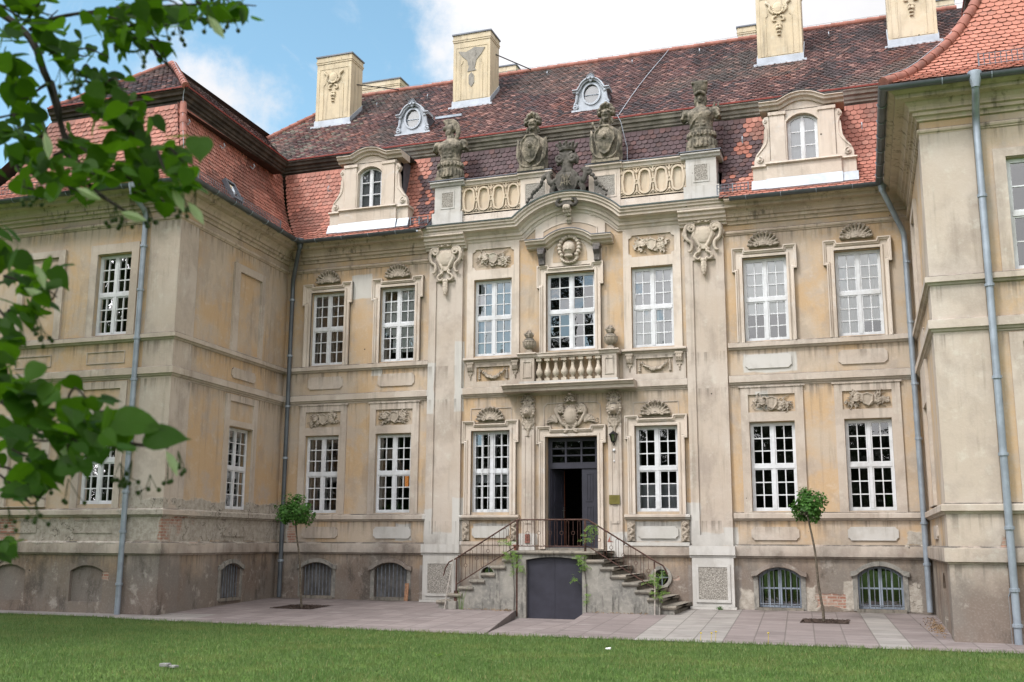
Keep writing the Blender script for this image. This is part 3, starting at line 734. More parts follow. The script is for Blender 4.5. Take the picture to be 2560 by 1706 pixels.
def trophy(b, u0, u1, w0, w1, seed, v=.0):
    R = random.Random(seed); cu, cw = (u0+u1)/2, (w0+w1)/2; hu, hw = (u1-u0)/2-.03, (w1-w0)/2-.02
    for k in range(12):   # crossed staves, flags, arrows
        a = R.uniform(-.62, .62)+(0 if k % 2 else PI)
        x1, z1 = cu+hu*math.cos(a)*R.uniform(.8, 1.), max(w0+.02, min(w1-.02, cw+hw*math.sin(a)*1.7))
        b.tube([(cu, v+.05, cw), (x1, v+.03, z1)], .014, 5)
        s = R.choice((-1, 1))
        for q in range(3):
            f = .45+.17*q; mx, mz = cu+(x1-cu)*f, cw+(z1-cw)*f
            b.curve([(mx, mz), (mx+R.uniform(-.05,.05), mz+s*.05), (mx+R.uniform(-.09,.04), mz+s*.09), (mx+R.uniform(-.05,.05), mz+s*.12)], [.012,.02,.009], v+.035+.012*q, 5, 3)
    # shield, helmet, drum
    P = [(cu-.12,cw+.15),(cu+.02,cw+.19),(cu+.16,cw+.12),(cu+.15,cw-.05),(cu+.04,cw-.18),(cu-.10,cw-.10)]
    b.prism(P, v, v+.075); b.ring(P, [(cu+(x-cu)*.8, cw+(z-cw)*.8) for x, z in P], v, v+.095)
    hx = cu-R.uniform(.2,.3); b.ell(hx, v+.06, cw+.02, .085, .075, .095, 10, 6); b.tube([(hx-.09,v+.1,cw-.02),(hx,v+.13,cw-.05),(hx+.08,v+.1,cw-.01)], .018); b.curve([(hx-.03,cw+.1),(hx+.05,cw+.16),(hx+.14,cw+.12),(hx+.13,cw+.04)], [.02,.035,.015], v+.06)
    dx = cu+R.uniform(.27,.36); b.ell(dx, v+.05, cw-.05, .085, .06, .06, 10, 5, .5)
    for q in (-1,1): b.tube([(dx-.06,v+.10,cw-.09+.06*q),(dx+.07,v+.10,cw-.03+.06*q)], .011, 5)
    for k in range(34):   # foliage between
        a = R.uniform(0, 2*PI); q = R.uniform(.45, 1); x, z = cu+hu*.92*q*math.cos(a), cw+hw*.85*q*math.sin(a); t = R.uniform(0, PI)
        b.ell(x, v+.035+.02*R.random(), z, R.uniform(.03, .055), .03, R.uniform(.012, .02), 7, 4, t)
    for k in range(8):
        x = cu+hu*R.uniform(-.85, .85); z = cw+hw*R.uniform(-.7, .6); s = R.choice((-1, 1)); m = R.uniform(.6,1)
        b.curve([(x, z), (x+s*.09*m, z+.06*m), (x+s*.14*m, z), (x+s*.09*m, z-.045*m), (x+s*.06*m, z)], [.018,.022,.01], v+.055, 6, 4)
    return b
# ground floor window frames with trophy panels
for i in (0, 1, 5, 6):
    a, c, d, e = WG[i]; cu = (a+c)/2; s = 1
    plate(MB(FM), cu-.80, cu+.83, 2.47, 5.80, [(a, c, 2.50, e+.02), (cu-.60, cu+.62, 5.12, 5.60)], 0, .05).build('window_surround', M['trim'], PAL, fix=False)
    b = MB(FM); b.box(cu-.85, cu+.88, 0, .075, 5.795, 5.835); b.build('lintel_moulding', M['trim'], PAL)
    b = trophy(MB(FM), cu-.60, cu+.62, 5.12, 5.60, i*3+1)
    relief('trophy_relief', b)
for i in (2, 4):
    a, c, d, e = WG[i]; cu = (a+c)/2
    surround(FM, cu, .5995, 2.45, 4.86, .79, .87, 4.5, 5.15, half=.46)
    b = MB(FM); b.rectframe(cu-.64, cu+.64, 5.1, 5.53, .022, 0, .02); b.build('panel_moulding', M['trim'], PAL)
    relief('shell_relief', shell(MB(FM), cu, 5.14, .40, .385))
    b = MB(FM); b.sweep_wall([(0,0),(.16,0),(.17,-.02),(.17,-.07),(.12,-.085),(.10,-.13),(0,-.14)], [(cu-.9,2.44),(cu+.9,2.44)]); b.build('window_sill', M['trim'], PAL)
    for s in (-1, 1):
        x = cu+s*.74
        b = MB(FM); b.box(x-.11, x+.11, 0, .06, 1.72, 2.305); b.volute(x, 2.18, .075, .10, .03, 0, 1.2, s); b.curve([(x-.05,2.1),(x+.05,2.0),(x-.04,1.9),(x+.03,1.82)], [.05,.045,.03], .08); b.ell(x, .08, 1.80, .035, .04, .06)
        for k in range(6): b.ell(x+random.uniform(-.07,.07), .08, 1.85+.06*k, .035, .035, .03, 7, 4)
        relief('bracket', b)
    plaque(MB(FM), cu, .55, 1.80, 2.13, 0, .045).build('apron_panel', M['white'], PAL)
    b = MB(FM); b.box(cu-.89, cu+.86, 0, .13, 1.605, 1.70); b.build('apron_base', M['white'] if i == 4 else M['trim'], PAL)
    # upper windows of the middle part: flat frame with trophy panel above
    a, c, d, e = WU[i]; cu = (a+c)/2
    plate(MB(FM), cu-.82, cu+.83, 7.0, 10.52, [(a, c, 7.03, e+.02), (cu-.66, cu+.66, 9.69, 10.33)], 0, .045).build('window_surround', M['pale'], PAL, fix=False)
    b = trophy(MB(FM), cu-.62, cu+.62, 9.72, 10.31, i*7+2)
    relief('trophy_relief', b, 'relief_pale')
    b = MB(FM)
    for sx in (-1, 1):
        for sz in (9.69, 10.33): b.prism([(cu+sx*.66, sz),(cu+sx*.56, sz),(cu+sx*.58, sz+(.06 if sz < 10 else -.06)),(cu+sx*.66, sz+(.1 if sz < 10 else -.1))], .003, .042)
    b.build('panel_corner', M['pale'], PAL)
    # ledge and garland panel
    b = MB(FM); b.sweep_wall([(0,0),(.16,0),(.17,-.03),(.17,-.06),(.10,-.08),(.08,-.12),(0,-.13)], [(cu-.88,7.01),(cu+.94,7.01)]); b.build('window_sill', M['trim'], PAL)
    plate(MB(FM), cu-.86, cu+.90, 6.135, 6.89, [(cu-.49, cu+.55, 6.31, 6.745)], 0, .055).build('garland_panel', M['trim'], PAL, fix=False)
    b = MB(FM); N = 13; gu = cu+.03
    for k in range(N):
        t = -1+2*k/(N-1); z = 6.43+.20*t*t; rr = .052*(1.25-abs(t)*.55)
        for q in range(4): b.ell(gu+t*.36+random.uniform(-.02,.02), .045+random.uniform(0,.03), z+random.uniform(-.035,.035), rr*.75, .04, rr*.6, 7, 5, random.uniform(0, 3))
    for s in (-1, 1):
        for k in range(6): b.ell(gu+s*.43, .04, 6.67-.055*k, .022+.006*(k % 2)+.004*k, .03, .034, 7, 5)
    relief('garland', b)
    for s in (-1, 1):
        x = gu+s*.70
        b = MB(FM); b.box(x-.115, x+.115, .05, .15, 6.82, 6.885); b.box(x-.10, x+.10, .05, .11, 6.62, 6.82)
        for q in (-.06, 0, .06): b.tube([(x+q, .12, 6.82), (x+q, .14, 6.74), (x+q, .10, 6.62)], .026)
        b.box(x-.07, x+.07, .05, .085, 6.52, 6.62); b.ell(x, .07, 6.47, .03, .035, .05); b.ell(x, .065, 6.40, .02, .03, .04)
        relief('bracket', b)

# blind windows and frames of the wings
def flatframe(fr, u0, u1, w0, w1, o, label=None, v=.04):
    plate(MB(fr), u0, u1, w0, w1, o, 0, v).build('window_surround', M['trim'], PAL, fix=False, label=label)
def blindwin(fr, a, c, d, e, u0, u1, top, vb=.005):
    flatframe(fr, u0, u1, d-.02, top, [(a, c, d, e)], 'frame of a walled up window', .07)
blindwin(FLI, 3.10, 4.40, 7.06, 9.42, 2.80, 4.60, 9.64)
blindwin(FLF, 3.92, 5.08, 7.06, 9.36, 3.70, 5.27, 9.55)
blindwin(FLF, 3.95, 5.05, 2.55, 4.86, 3.70, 5.27, 5.0)
blindwin(FRI, 3.0, 4.3, 7.06, 9.42, 2.8, 4.5, 9.6); blindwin(FRI, 3.0, 4.3, 2.55, 4.86, 2.75, 4.55, 5.8)
flatframe(FLI, 2.73, 4.56, 2.47, 5.80, [(2.97, 4.33, 2.5, 4.9), (2.97, 4.33, 5.07, 5.61)])
flatframe(FLF, 1.26, 2.85, 7.04, 9.58, [(1.5, 2.62, 7.05, 9.32)]); flatframe(FLF, 1.34, 2.9, 2.47, 5.80, [(1.55, 2.68, 2.5, 4.88), (1.55, 2.75, 5.05, 5.61)])
flatframe(FRF, 1.34, 2.93, 7.04, 9.60, [(1.57, 2.69, 7.05, 9.42)]); flatframe(FRF, 1.36, 2.95, 2.47, 5.80, [(1.6, 2.7, 2.5, 4.88), (1.6, 2.75, 5.05, 5.61)])
for fr, cu, hw, w0, w1 in ((FLI,3.65,.68,6.28,6.58),(FLI,3.6,.66,1.80,2.10),(FRI,3.6,.66,6.28,6.58),(FRI,3.6,.66,1.8,2.1)):
    plaque(MB(fr), cu, hw, w0, w1).build('apron_panel', M['trim'], PAL)
for cu in (2.12, 4.55):
    for w0, w1 in ((6.31,6.60),(1.88,2.18)):
        b = MB(FLF); b.rectframe(cu-.62, cu+.62, w0-.02, w1+.02, .022, 0, .022); b.build('panel_moulding', M['trim'], PAL)

# ---- pilasters of the middle part
for s in (-1, 1):
    cu = s*3.89
    p = plate(MB(FM), cu-.545, cu+.545, 1.6, 10.44, [(cu-.32, cu+.32, 1.90, 9.43)], 0, .10).build('pilaster', M['trim'], PAL, fix=False)
    b = MB(FM); b.box(cu-.318, cu+.318, 0, .055, 1.902, 9.428); b.build('pilaster_panel', M['trim'], p)
    b = MB(FM)
    b.box(cu-.545, cu+.545, 0, .17, -.3, 1.302)
    b.sweep_wall([(0,0),(.215,0),(.215,-.235),(.17,-.25),(.17,-.30),(0,-.31)], [(cu-.60,1.61),(cu+.60,1.61)])
    b.rectframe(cu-.45, cu+.45, .16, 1.14, .075, .165, .20)
    b.box(cu-.60, cu+.60, 0, .26, -.3, .055)
    b.build('pilaster_base', M['white'], p)
    b = MB(FM); b.box(cu-.374, cu+.374, .15, .19, .236, 1.064); b.build('roughcast_panel', M['roughcast'], p)
    b = MB(FM)
    b.sweep_wall([(0,0),(.42,0),(.42,-.05),(.34,-.08),(.34,-.16),(.27,-.19),(.27,-.26),(.2,-.29),(.2,-.34),(.14,-.36),(.12,-.42),(0,-.43)], [(cu-.66,10.82),(cu+.66,10.82)])
    b.build('capital', M['pale'], p)
    # cartouche: shell over a shield framed by S-scrolls, with a drop of husks
    b = MB(FM); v = .12
    shell(b, cu, 10.47, .22, .34, 9, v+.02)
    b.prism([(cu-.3,10.35),(cu-.12,10.4),(cu+.12,10.4),(cu+.3,10.35),(cu+.33,10.1),(cu+.2,9.85),(cu+.06,9.72),(cu-.06,9.72),(cu-.2,9.85),(cu-.33,10.1)], v-.03, v+.05)
    b.ell(cu, v+.05, 10.14, .23, .07, .26, 14, 6)
    for t in (-1, 1):
        b.volute(cu+t*.33, 10.33, .12, v+.07, .042, PI/2, 1.3, t)
        b.curve([(cu+t*.30,10.45),(cu+t*.44,10.42),(cu+t*.50,10.25),(cu+t*.46,10.05),(cu+t*.33,9.93),(cu+t*.31,9.78),(cu+t*.36,9.68),(cu+t*.44,9.70)], [.04,.055,.06,.055,.05,.05,.04,.025], v+.06, 7)
        b.curve([(cu+t*.20,10.33),(cu+t*.26,10.15),(cu+t*.18,9.95),(cu+t*.10,9.80),(cu+t*.17,9.70)], [.03,.04,.045,.04,.025], v+.06, 6)
        b.curve([(cu+t*.14,9.76),(cu+t*.10,9.66),(cu+t*.20,9.60),(cu+t*.24,9.5),(cu+t*.15,9.44),(cu+t*.07,9.50)], [.04,.045,.045,.04,.03], v+.05, 6)
        b.curve([(cu+t*.52,10.3),(cu+t*.57,10.2),(cu+t*.53,10.1),(cu+t*.56,10.0)], [.025,.035,.02], v+.0, 5)
        b.curve([(cu+t*.10,10.52),(cu+t*.22,10.47),(cu+t*.28,10.42)], [.03,.04,.03], v+.05, 5)
    for k, (z, r) in enumerate(((9.42,.085),(9.33,.075),(9.25,.085),(9.17,.075),(9.10,.06),(9.03,.035))):
        for q in (-1, 0, 1): b.ell(cu+q*r*.55, v+.03+(.02 if q == 0 else 0), z, r*.5, .05, .07, 8, 5, q*.4)
    relief('cartouche', b, 'relief_pale', p, .016, .008)

# ---- middle cornice swinging up into a segmental gable
def arc(R, cz, a, n): return [(R*math.sin(-a+2*a*i/n), cz+R*math.cos(-a+2*a*i/n)) for i in range(n+1)]
A0 = math.asin(1.63/2.37)
path = [(-4.60,11.06),(-1.63,11.06)]+arc(2.37, 9.34, A0, 20)[1:-1]+[(1.63,11.06),(4.64,11.06)]
b = MB(FM); b.sweep_wall([(0,0),(.50,0),(.50,-.05),(.45,-.08),(.45,-.13),(.40,-.16),(.40,-.22),(.22,-.25),(.20,-.30),(.14,-.34),(.14,-.42),(.09,-.44),(.07,-.50),(.04,-.53),(.04,-.56),(0,-.57)], path)
b.build('arched_cornice', M['pale'], PAL, label='middle cornice curving up into an arched gable')
b = MB(FM); b.sweep_wall([(-.3,.004),(.53,.004),(.545,.03),(-.3,.035)], path); b.build('cornice_flashing', M['zinc'], PAL)
b = MB(FM); P = [(-1.06,10.34)]+[p for p in arc(1.815, 9.34, math.asin(1.06/1.815), 12)]+[(1.06,10.34)]; b.prism(P, 0, .06); b.build('tympanum', M['pale'], PAL)
b = MB(FM); P = [(-.80,10.34)]+arc(1.56, 9.34, math.asin(.80/1.56), 12)+[(.80,10.34)]
b.prism(P, .058, .066); tym = b.build('tympanum_field', M['ochre'], PAL)
b = MB(FM); b.sweep_wall([(.06,.03),(.085,.03),(.085,0),(.06,0)], [(-.80,10.34)]+arc(1.56, 9.34, math.asin(.80/1.56), 12)+[(.80,10.34)]); b.build('tympanum_moulding', M['pale'], PAL)
# hanging husk under the crest
b = MB(FM)
for z, r in ((11.28,.12),(11.2,.13),(11.12,.10),(11.0,.09),(10.93,.07)):
    for q in (-1,0,1): b.ell(q*r*.5, .40-(11.28-z)*.9, z, r*.5, .06, .09, 8, 5, q*.35)
relief('keystone_husk', b, 'relief_pale')
# canopy over the balcony window
Rc = (.72**2+.26**2)/.52
cp = [(-1.30,10.385),(-.72,10.385)]+arc(Rc, 10.645-Rc, math.asin(.72/Rc), 12)[1:-1]+[(.72,10.385),(1.30,10.385)]
b = MB(FM); b.sweep_wall([(0,0),(.36,0),(.36,-.035),(.30,-.06),(.28,-.12),(.16,-.15),(.14,-.20),(.08,-.225),(0,-.235)], cp); can = b.build('window_canopy', M['pale'], PAL)
b = MB(FM); b.sweep_wall([(0,.004),(.375,.004),(.375,.022),(0,.03)], cp); b.build('canopy_flashing', M['lead'], can)
b = MB(FM); b.prism([(-.95,9.6)]+[(-.95,10.17),(-.72,10.17)]+arc(Rc-.22, 10.645-Rc, math.asin(.70/(Rc-.22)), 10)+[(.72,10.17),(.95,10.17),(.95,9.6)], 0, .05); b.build('canopy_back', M['pale'], can)
b = MB(FM); P = [(-.52,9.72),(-.52,9.95)]+arc(.60, 9.80, .9, 8)+[(.52,9.95),(.52,9.72)]; b.prism(P, .048, .056); b.build('canopy_field', M['ochre'], can)
for s in (-1, 1):
    x = s*.84; b = MB(FM)
    b.box(x-.11, x+.11, .04, .26, 10.05, 10.14)
    for q in (-.065, 0, .065): b.tube([(x+q, .24, 10.05),(x+q,.27,9.97),(x+q,.17,9.86),(x+q,.15,9.74),(x+q,.17,9.66)], [.034,.036,.034,.03,.022], 8)
    b.box(x-.085, x+.085, .04, .15, 9.66, 10.06)
    relief('console', b, 'console', can)
b = MB(FM)   # mask in a leafy wreath
b.ell(0, .14, 10.10, .19, .17, .23, 14, 8); b.box(-.12,.12,.22,.28,10.0,10.03); b.ell(0,.20,9.86,.14,.08,.06); b.curve([(-.1,10.02),(-.04,10.05),(0,10.02),(.04,10.05),(.1,10.02)], .02, .3, 5)
for k in range(15):
    a = -.75+k*(PI+1.5)/14
    x, z = .30*math.cos(a), 10.12+.33*math.sin(a); b.ell(x, .13, z, .075, .08, .06, 8, 5, a); b.ell(x*1.12, .10, 10.12+.36*math.sin(a), .04, .05, .05)
for k in range(9):
    a = PI+.2+k*(PI-.4)/8; b.ell(.24*math.cos(a), .11, 9.84+.16*math.sin(a), .055, .06, .05)
relief('mask_relief', b, 'relief_pale', can, .015)
surround(FM, 0, .7345, 7.02, 9.42, .915, 1.0, 8.98, 9.65, mat='pale', half=.62)

# ---- balcony
BAL = empty('balcony', (0, -.1, 5.9)); BAL.parent = PAL; BAL['label'] = 'balcony with stone balusters over the door'
def child(o, par):   # keep world place under a moved parent
    o.parent = par; o.matrix_parent_inverse = Matrix.Translation(-par.location); return o
b = MB(FM); b.sweep_wall([(0,0),(.56,0),(.57,-.03),(.50,-.065),(.48,-.10),(.42,-.115),(.42,-.20),(0,-.205)], [(-1.93,6.11),(1.93,6.11)])
child(b.build('balcony_slab', M['trim']), BAL)
b = MB(FM); b.box(-1.45,1.45,0,.37,6.108,6.20); child(b.build('balcony_base', M['white']), BAL)
for s in (-1, 1):
    b = MB(FM); x = s*1.21; b.box(x-.21,x+.21,0,.35,6.19,6.90); b.rectframe(x-.13,x+.13,6.31,6.78,.022,.348,.372)
    b.sweep_wall([(0,0),(.44,0),(.45,-.03),(.40,-.06),(.38,-.12),(0,-.13)], [(x-.29,7.02),(x+.29,7.02)]); child(b.build('balcony_pedestal', M['trim']), BAL)
b = MB(FM); b.box(-.93,.93,.12,.38,6.90,6.985); b.box(-.96,.96,.10,.40,6.984,7.012); b.box(-1.0,1.0,.14,.35,6.86,6.90); child(b.build('balcony_rail', M['trim']), BAL)
bal = None
for k in range(8):
    x = -.87+k*.2486
    if bal is None:
        b = MB(); b.box(-.075,.075,-.075,.075,0,.075); b.lathe([(.045,.075),(.05,.10),(.04,.115),(.075,.17),(.098,.23),(.09,.29),(.055,.37),(.042,.46),(.042,.52),(.06,.535),(.045,.55),(.06,.575)], 0, 0, 14); b.box(-.075,.075,-.075,.075,.575,.66)
        bal = b.build('baluster', M['relief_pale'], smooth=40)
        o = bal
    else: o = bal.copy(); COL.objects.link(o)
    o.parent = BAL; o.location = (x, -.25, .30)
def urn(x, label):
    t = empty('urn', (x, -.36, 7.02), label, 'stone urn', 'flaming urns on the balcony pedestals')
    b = MB(); b.box(-.10,.10,-.10,.10,0,.07); b.lathe([(.10,.07),(.07,.12),(.09,.14),(.15,.19),(.185,.27),(.18,.33),(.20,.335),(.20,.36),(.17,.37),(.13,.43),(.07,.455),(.09,.475),(.06,.48)], 0, 0, 18)
    for k in range(14):
        a = 2*PI*k/14; b.tube([(.11*math.cos(a),.11*math.sin(a),.15),(.19*math.cos(a),.19*math.sin(a),.24),(.192*math.cos(a),.192*math.sin(a),.33)], .014, 5)
    b.build('vase', M['relief'], t, smooth=40)
    b = MB()
    for k in range(9):
        a = 2*PI*k/9; r = .045+.03*(k % 2); h = .17+.07*((k*5) % 3)/2
        b.tube([(r*math.cos(a), r*math.sin(a), .46),(1.9*r*math.cos(a+.3), 1.9*r*math.sin(a+.3), .46+h*.5),(.8*r*math.cos(a+.9), .8*r*math.sin(a+.9), .46+h)], [.03,.04,.006], 6)
    b.ell(0,0,.53,.07,.07,.09); b.tube([(0,0,.5),(.01,0,.62),(-.01,0,.71)], [.04,.03,.006])
    sculpt(b.build('flame', M['relief'], t), .012, 1, .006)
urn(-1.17, 'flame topped stone urn on the balcony pedestal farther from the wall lantern'); urn(1.24, 'flame topped stone urn on the balcony pedestal above the wall lantern')

# ---- door and its surround
s_ = surround(FM, 0, .765, 1.5, 4.63, .93, 1.02, 4.42, 4.93, mat='pale', name='door_surround', half=.56)
for s in (-1, 1):
    x = s*1.27
    b = MB(FM); b.box(x-.19,x+.19,0,.075,1.93,5.72); b.rectframe(x-.11,x+.11,2.2,4.7,.03,.07,.095); b.build('door_pilaster', M['trim'], PAL)
    b = MB(FM); b.box(x-.23,x+.21,0,.13,1.3,1.925); b.build('pilaster_base', M['white'], PAL)
    b = MB(FM)   # lion head bracket with shell above and husks below
    shell(b, x, 5.60, .20, .26, 9, .05); b.ell(x,.12,5.36,.16,.15,.17,12,8); b.ell(x,.24,5.31,.08,.10,.07); b.ell(x-.06,.22,5.41,.035,.04,.03); b.ell(x+.06,.22,5.41,.035,.04,.03); b.ell(x,.28,5.33,.03,.04,.04)
    for k in range(13):
        a = -.9+k*(PI+1.8)/12; b.ell(x+.19*math.cos(a), .11, 5.38+.20*math.sin(a), .055,.07,.05,8,5,a)
    for z, w in ((5.14,.15),(5.05,.12),(4.97,.14),(4.90,.10)):
        for q in (-1,0,1): b.ell(x+q*w*.6, .08, z, .045, .06, .075, 8, 5, -q*.4)
    for q in (-1,1): b.curve([(x+q*.12,5.2),(x+q*.17,5.05),(x+q*.10,4.93),(x+q*.17,4.86)], [.04,.045,.03,.02], .07)
    for z, r in ((4.83,.05),(4.76,.045),(4.69,.035)): b.ell(x, .08, z, r, .05, .055)
    relief('lion_bracket', b, 'relief', PAL, .015)
b = MB(FM); nz = [(-.82,4.97),(-.82,5.52),(-.76,5.54),(-.74,5.60),(.78,5.60),(.80,5.54),(.86,5.52),(.86,4.97)]
b.sweep_wall([(0,.0),(.03,0),(.03,-.025),(0,-.025)], nz); b.build('panel_moulding', M['trim'], PAL)
b = MB(FM)   # coat of arms over the door
b.ell(0,.10,5.20,.20,.12,.27,16,8); b.ell(0,.06,5.0,.13,.08,.16)
shell(b, 0, 5.60, .17, .22, 9, .06); b.ell(0,.15,5.83,.05,.06,.05)
for t in (-1, 1):
    b.volute(t*.31, 5.38, .10, .08, .045, PI/2, 1.3, t)
    b.curve([(t*.22,5.52),(t*.36,5.50),(t*.44,5.35),(t*.36,5.17),(t*.27,5.02),(t*.2,4.92)], [.04,.055,.055,.05,.05,.03], .07, 7)
    b.curve([(t*.20,5.0),(t*.12,4.90),(t*.10,4.80),(t*.17,4.75),(t*.19,4.82)], [.05,.05,.045,.03], .08, 6)
    for k in range(6):
        a = .1+.28*k; x, z = t*.40, 5.02
        b.curve([(x, z),(t*(.42+.12*math.cos(a)), z+.1*math.sin(a)+.03),(t*(.44+.27*math.cos(a)), z+.28*math.sin(a)-.03),(t*(.46+.25*math.cos(a)), z+.22*math.sin(a)-.07)], [.03,.035,.02,.012], .05+.01*(k % 2), 5)
    for k in range(10):
        a = PI/2+t*(PI*k/10); b.ell(.22*math.cos(a), .10, 5.2+.29*math.sin(a), .03,.04,.03,7,4)
relief('armorial_relief', b, 'relief', PAL, .014)
def digits(b, txt, u, w, h, r, v):
    S = {'1': [[(.15,.75),(.4,1),(.4,0)]], '7': [[(0,1),(.6,1),(.25,0)]], '2': [[(.02,.75),(.12,.97),(.45,.97),(.55,.7),(.35,.4),(0,0),(.6,0)]], '3': [[(.02,.9),(.3,1),(.55,.8),(.3,.55),(.55,.28),(.3,0),(0,.1)]]}
    for ch in txt:
        for p in S[ch]: b.tube([(u+x*h*.8, v, w+z*h) for x, z in p], r, 5)
        u += h*.78
    return b
b = digits(MB(FM), '17', -.74, 4.97, .14, .012, .008); digits(b, '23', .62, 4.99, .14, .012, .008); b.build('raised_date', M['relief'], PAL)
# door: fixed leaf, open leaf, transom light
D = empty('door', (0, .1, 1.55)); D.parent = PAL; D['label'] = 'dark double door with one leaf open'
def dch(o): return child(o, D)
b = MB(FM); b.rectframe(-.75,.74,1.5,4.62,.06,-.30,-.20); b.box(-.69,.68,-.29,-.195,3.74,3.86); dch(b.build('door_frame', M['door']))
b = MB(FM); b.rectframe(-.69,.68,3.86,4.56,.05,-.28,-.21)
for x in (-.235,.225): b.box(x-.025,x+.025,-.275,-.215,3.91,4.51)
for z in (4.11,4.31): b.box(-.64,.63,-.272,-.218,z-.02,z+.02)
tr = dch(b.build('transom_light', M['door']))
b = MB(FM)
for i in range(3):
    for j in range(3):
        t = rng.normal(0,.002); b.quad((-.64+i*.43,-.25,3.91+j*.2),(-.21+i*.43,-.25+t,3.91+j*.2),(-.21+i*.43,-.25+t,4.11+j*.2),(-.64+i*.43,-.25,4.11+j*.2))
o = b.build('pane', M['glass'], fix=False); o.parent = tr
def leaf(b, W, H):
    b.box(0,W,-.022,.022,0,H)
    for z0, z1 in ((.10,.55),(.68,1.16),(1.28,2.08)):
        for v0, v1 in ((.02,.036),(-.036,-.02)):
            b.rectframe(.12,W-.12,z0,z1,.035,v0,v1); b.box(.19,W-.19,min(v0,v1),max(v0,v1)-.004,z0+.07,z1-.07)
    return b
b = MB(lambda u, v, w: (.235+u, .15-v, 1.53+w)); dch(leaf(b, .44, 2.2).build('door_leaf', M['door'], label='closed door leaf'))
ang = math.radians(74)   # swung into the hall, hinged at the other jamb
fo = lambda u, v, w: (-.68+u*math.cos(ang)+v*math.sin(ang), .15+u*math.sin(ang)-v*math.cos(ang), 1.53+w)
b = MB(fo); ol = dch(leaf(b, .66, 2.2).build('door_leaf', M['door'], label='open door leaf'))
b = MB(fo); b.box(.655,.685,-.026,.026,.0,2.2); o = b.build('leaf_edge', M['brownwood']); o.parent = ol
b = MB(fo)
for s in (-1,1): b.tube([(.62,.0,1.05),(.62,s*.06,1.05),(.50,s*.065,1.05)], .011)
b.box(.59,.65,-.03,.03,.85,1.15); o = b.build('handle', M['steel']); o.parent = ol
b = MB(); b.box(-.78,.77,-.14,.3,1.42,1.535); dch(b.build('door_sill', M['step']))

# wall lantern, bell, plaque
t = empty('wall_lantern', (1.24, -.2, 4.4), 'black wall lantern hanging on the door pilaster under a lion head', 'lantern')
b = MB(); b.lathe([(.0,.40),(.018,.37),(.012,.34),(.05,.31),(.135,.25),(.135,.235)], 0, 0, 6); b.lathe([(.03,.02),(.07,.04),(.07,.055),(.03,.06)], 0, 0, 6)
for k in range(6):
    a = 2*PI*k/6; b.tube([(.065*math.cos(a),.065*math.sin(a),.05),(.11*math.cos(a),.11*math.sin(a),.24)], .008, 5)
b.build('lantern_frame', M['blackiron'], t)
b = MB(); b.lathe([(.058,.055),(.10,.235)], 0, 0, 6); b.build('lantern_glass', M['glass'], t)
b = MB(); b.tube([(0,.09,-.02),(0,.02,-.06),(.03,-.02,-.03),(0,0,.03)], .014); b.ell(0,.09,.02,.05,.02,.09); b.tube([(.0,.1,.22),(-.25,.1,.20)], .006); b.build('bracket', M['blackiron'], t)
t = empty('alarm_bell', (1.25, -.19, 4.2), 'small pale alarm dome below the black wall lantern', 'alarm')
b = MB(); b.ell(0,0,0,.045,.04,.045); b.tube([(0,.01,0),(0,.01,-.3)], .004); b.ell(0,0,-.3,.02,.02,.03); b.build('dome', M['whitepaint'], t, smooth=50)
t = empty('plaque', (1.25, -.21, 2.72), 'square brass plaque on the door pilaster beneath the lantern', 'sign')
b = MB(); b.box(-.15,.15,-.008,.012,0,.25); b.build('plate', M['brass'], t)
b = MB(); b.box(-.11,.11,-.0105,-.009,.137,.141)
for k in range(4):
    for s in (-1,1): b.box(-.09,.09,-.0105,-.009,.155+.02*k,.158+.02*k) if s > 0 and k < 3 else None
b.build('engraving', M['brassline'], t)

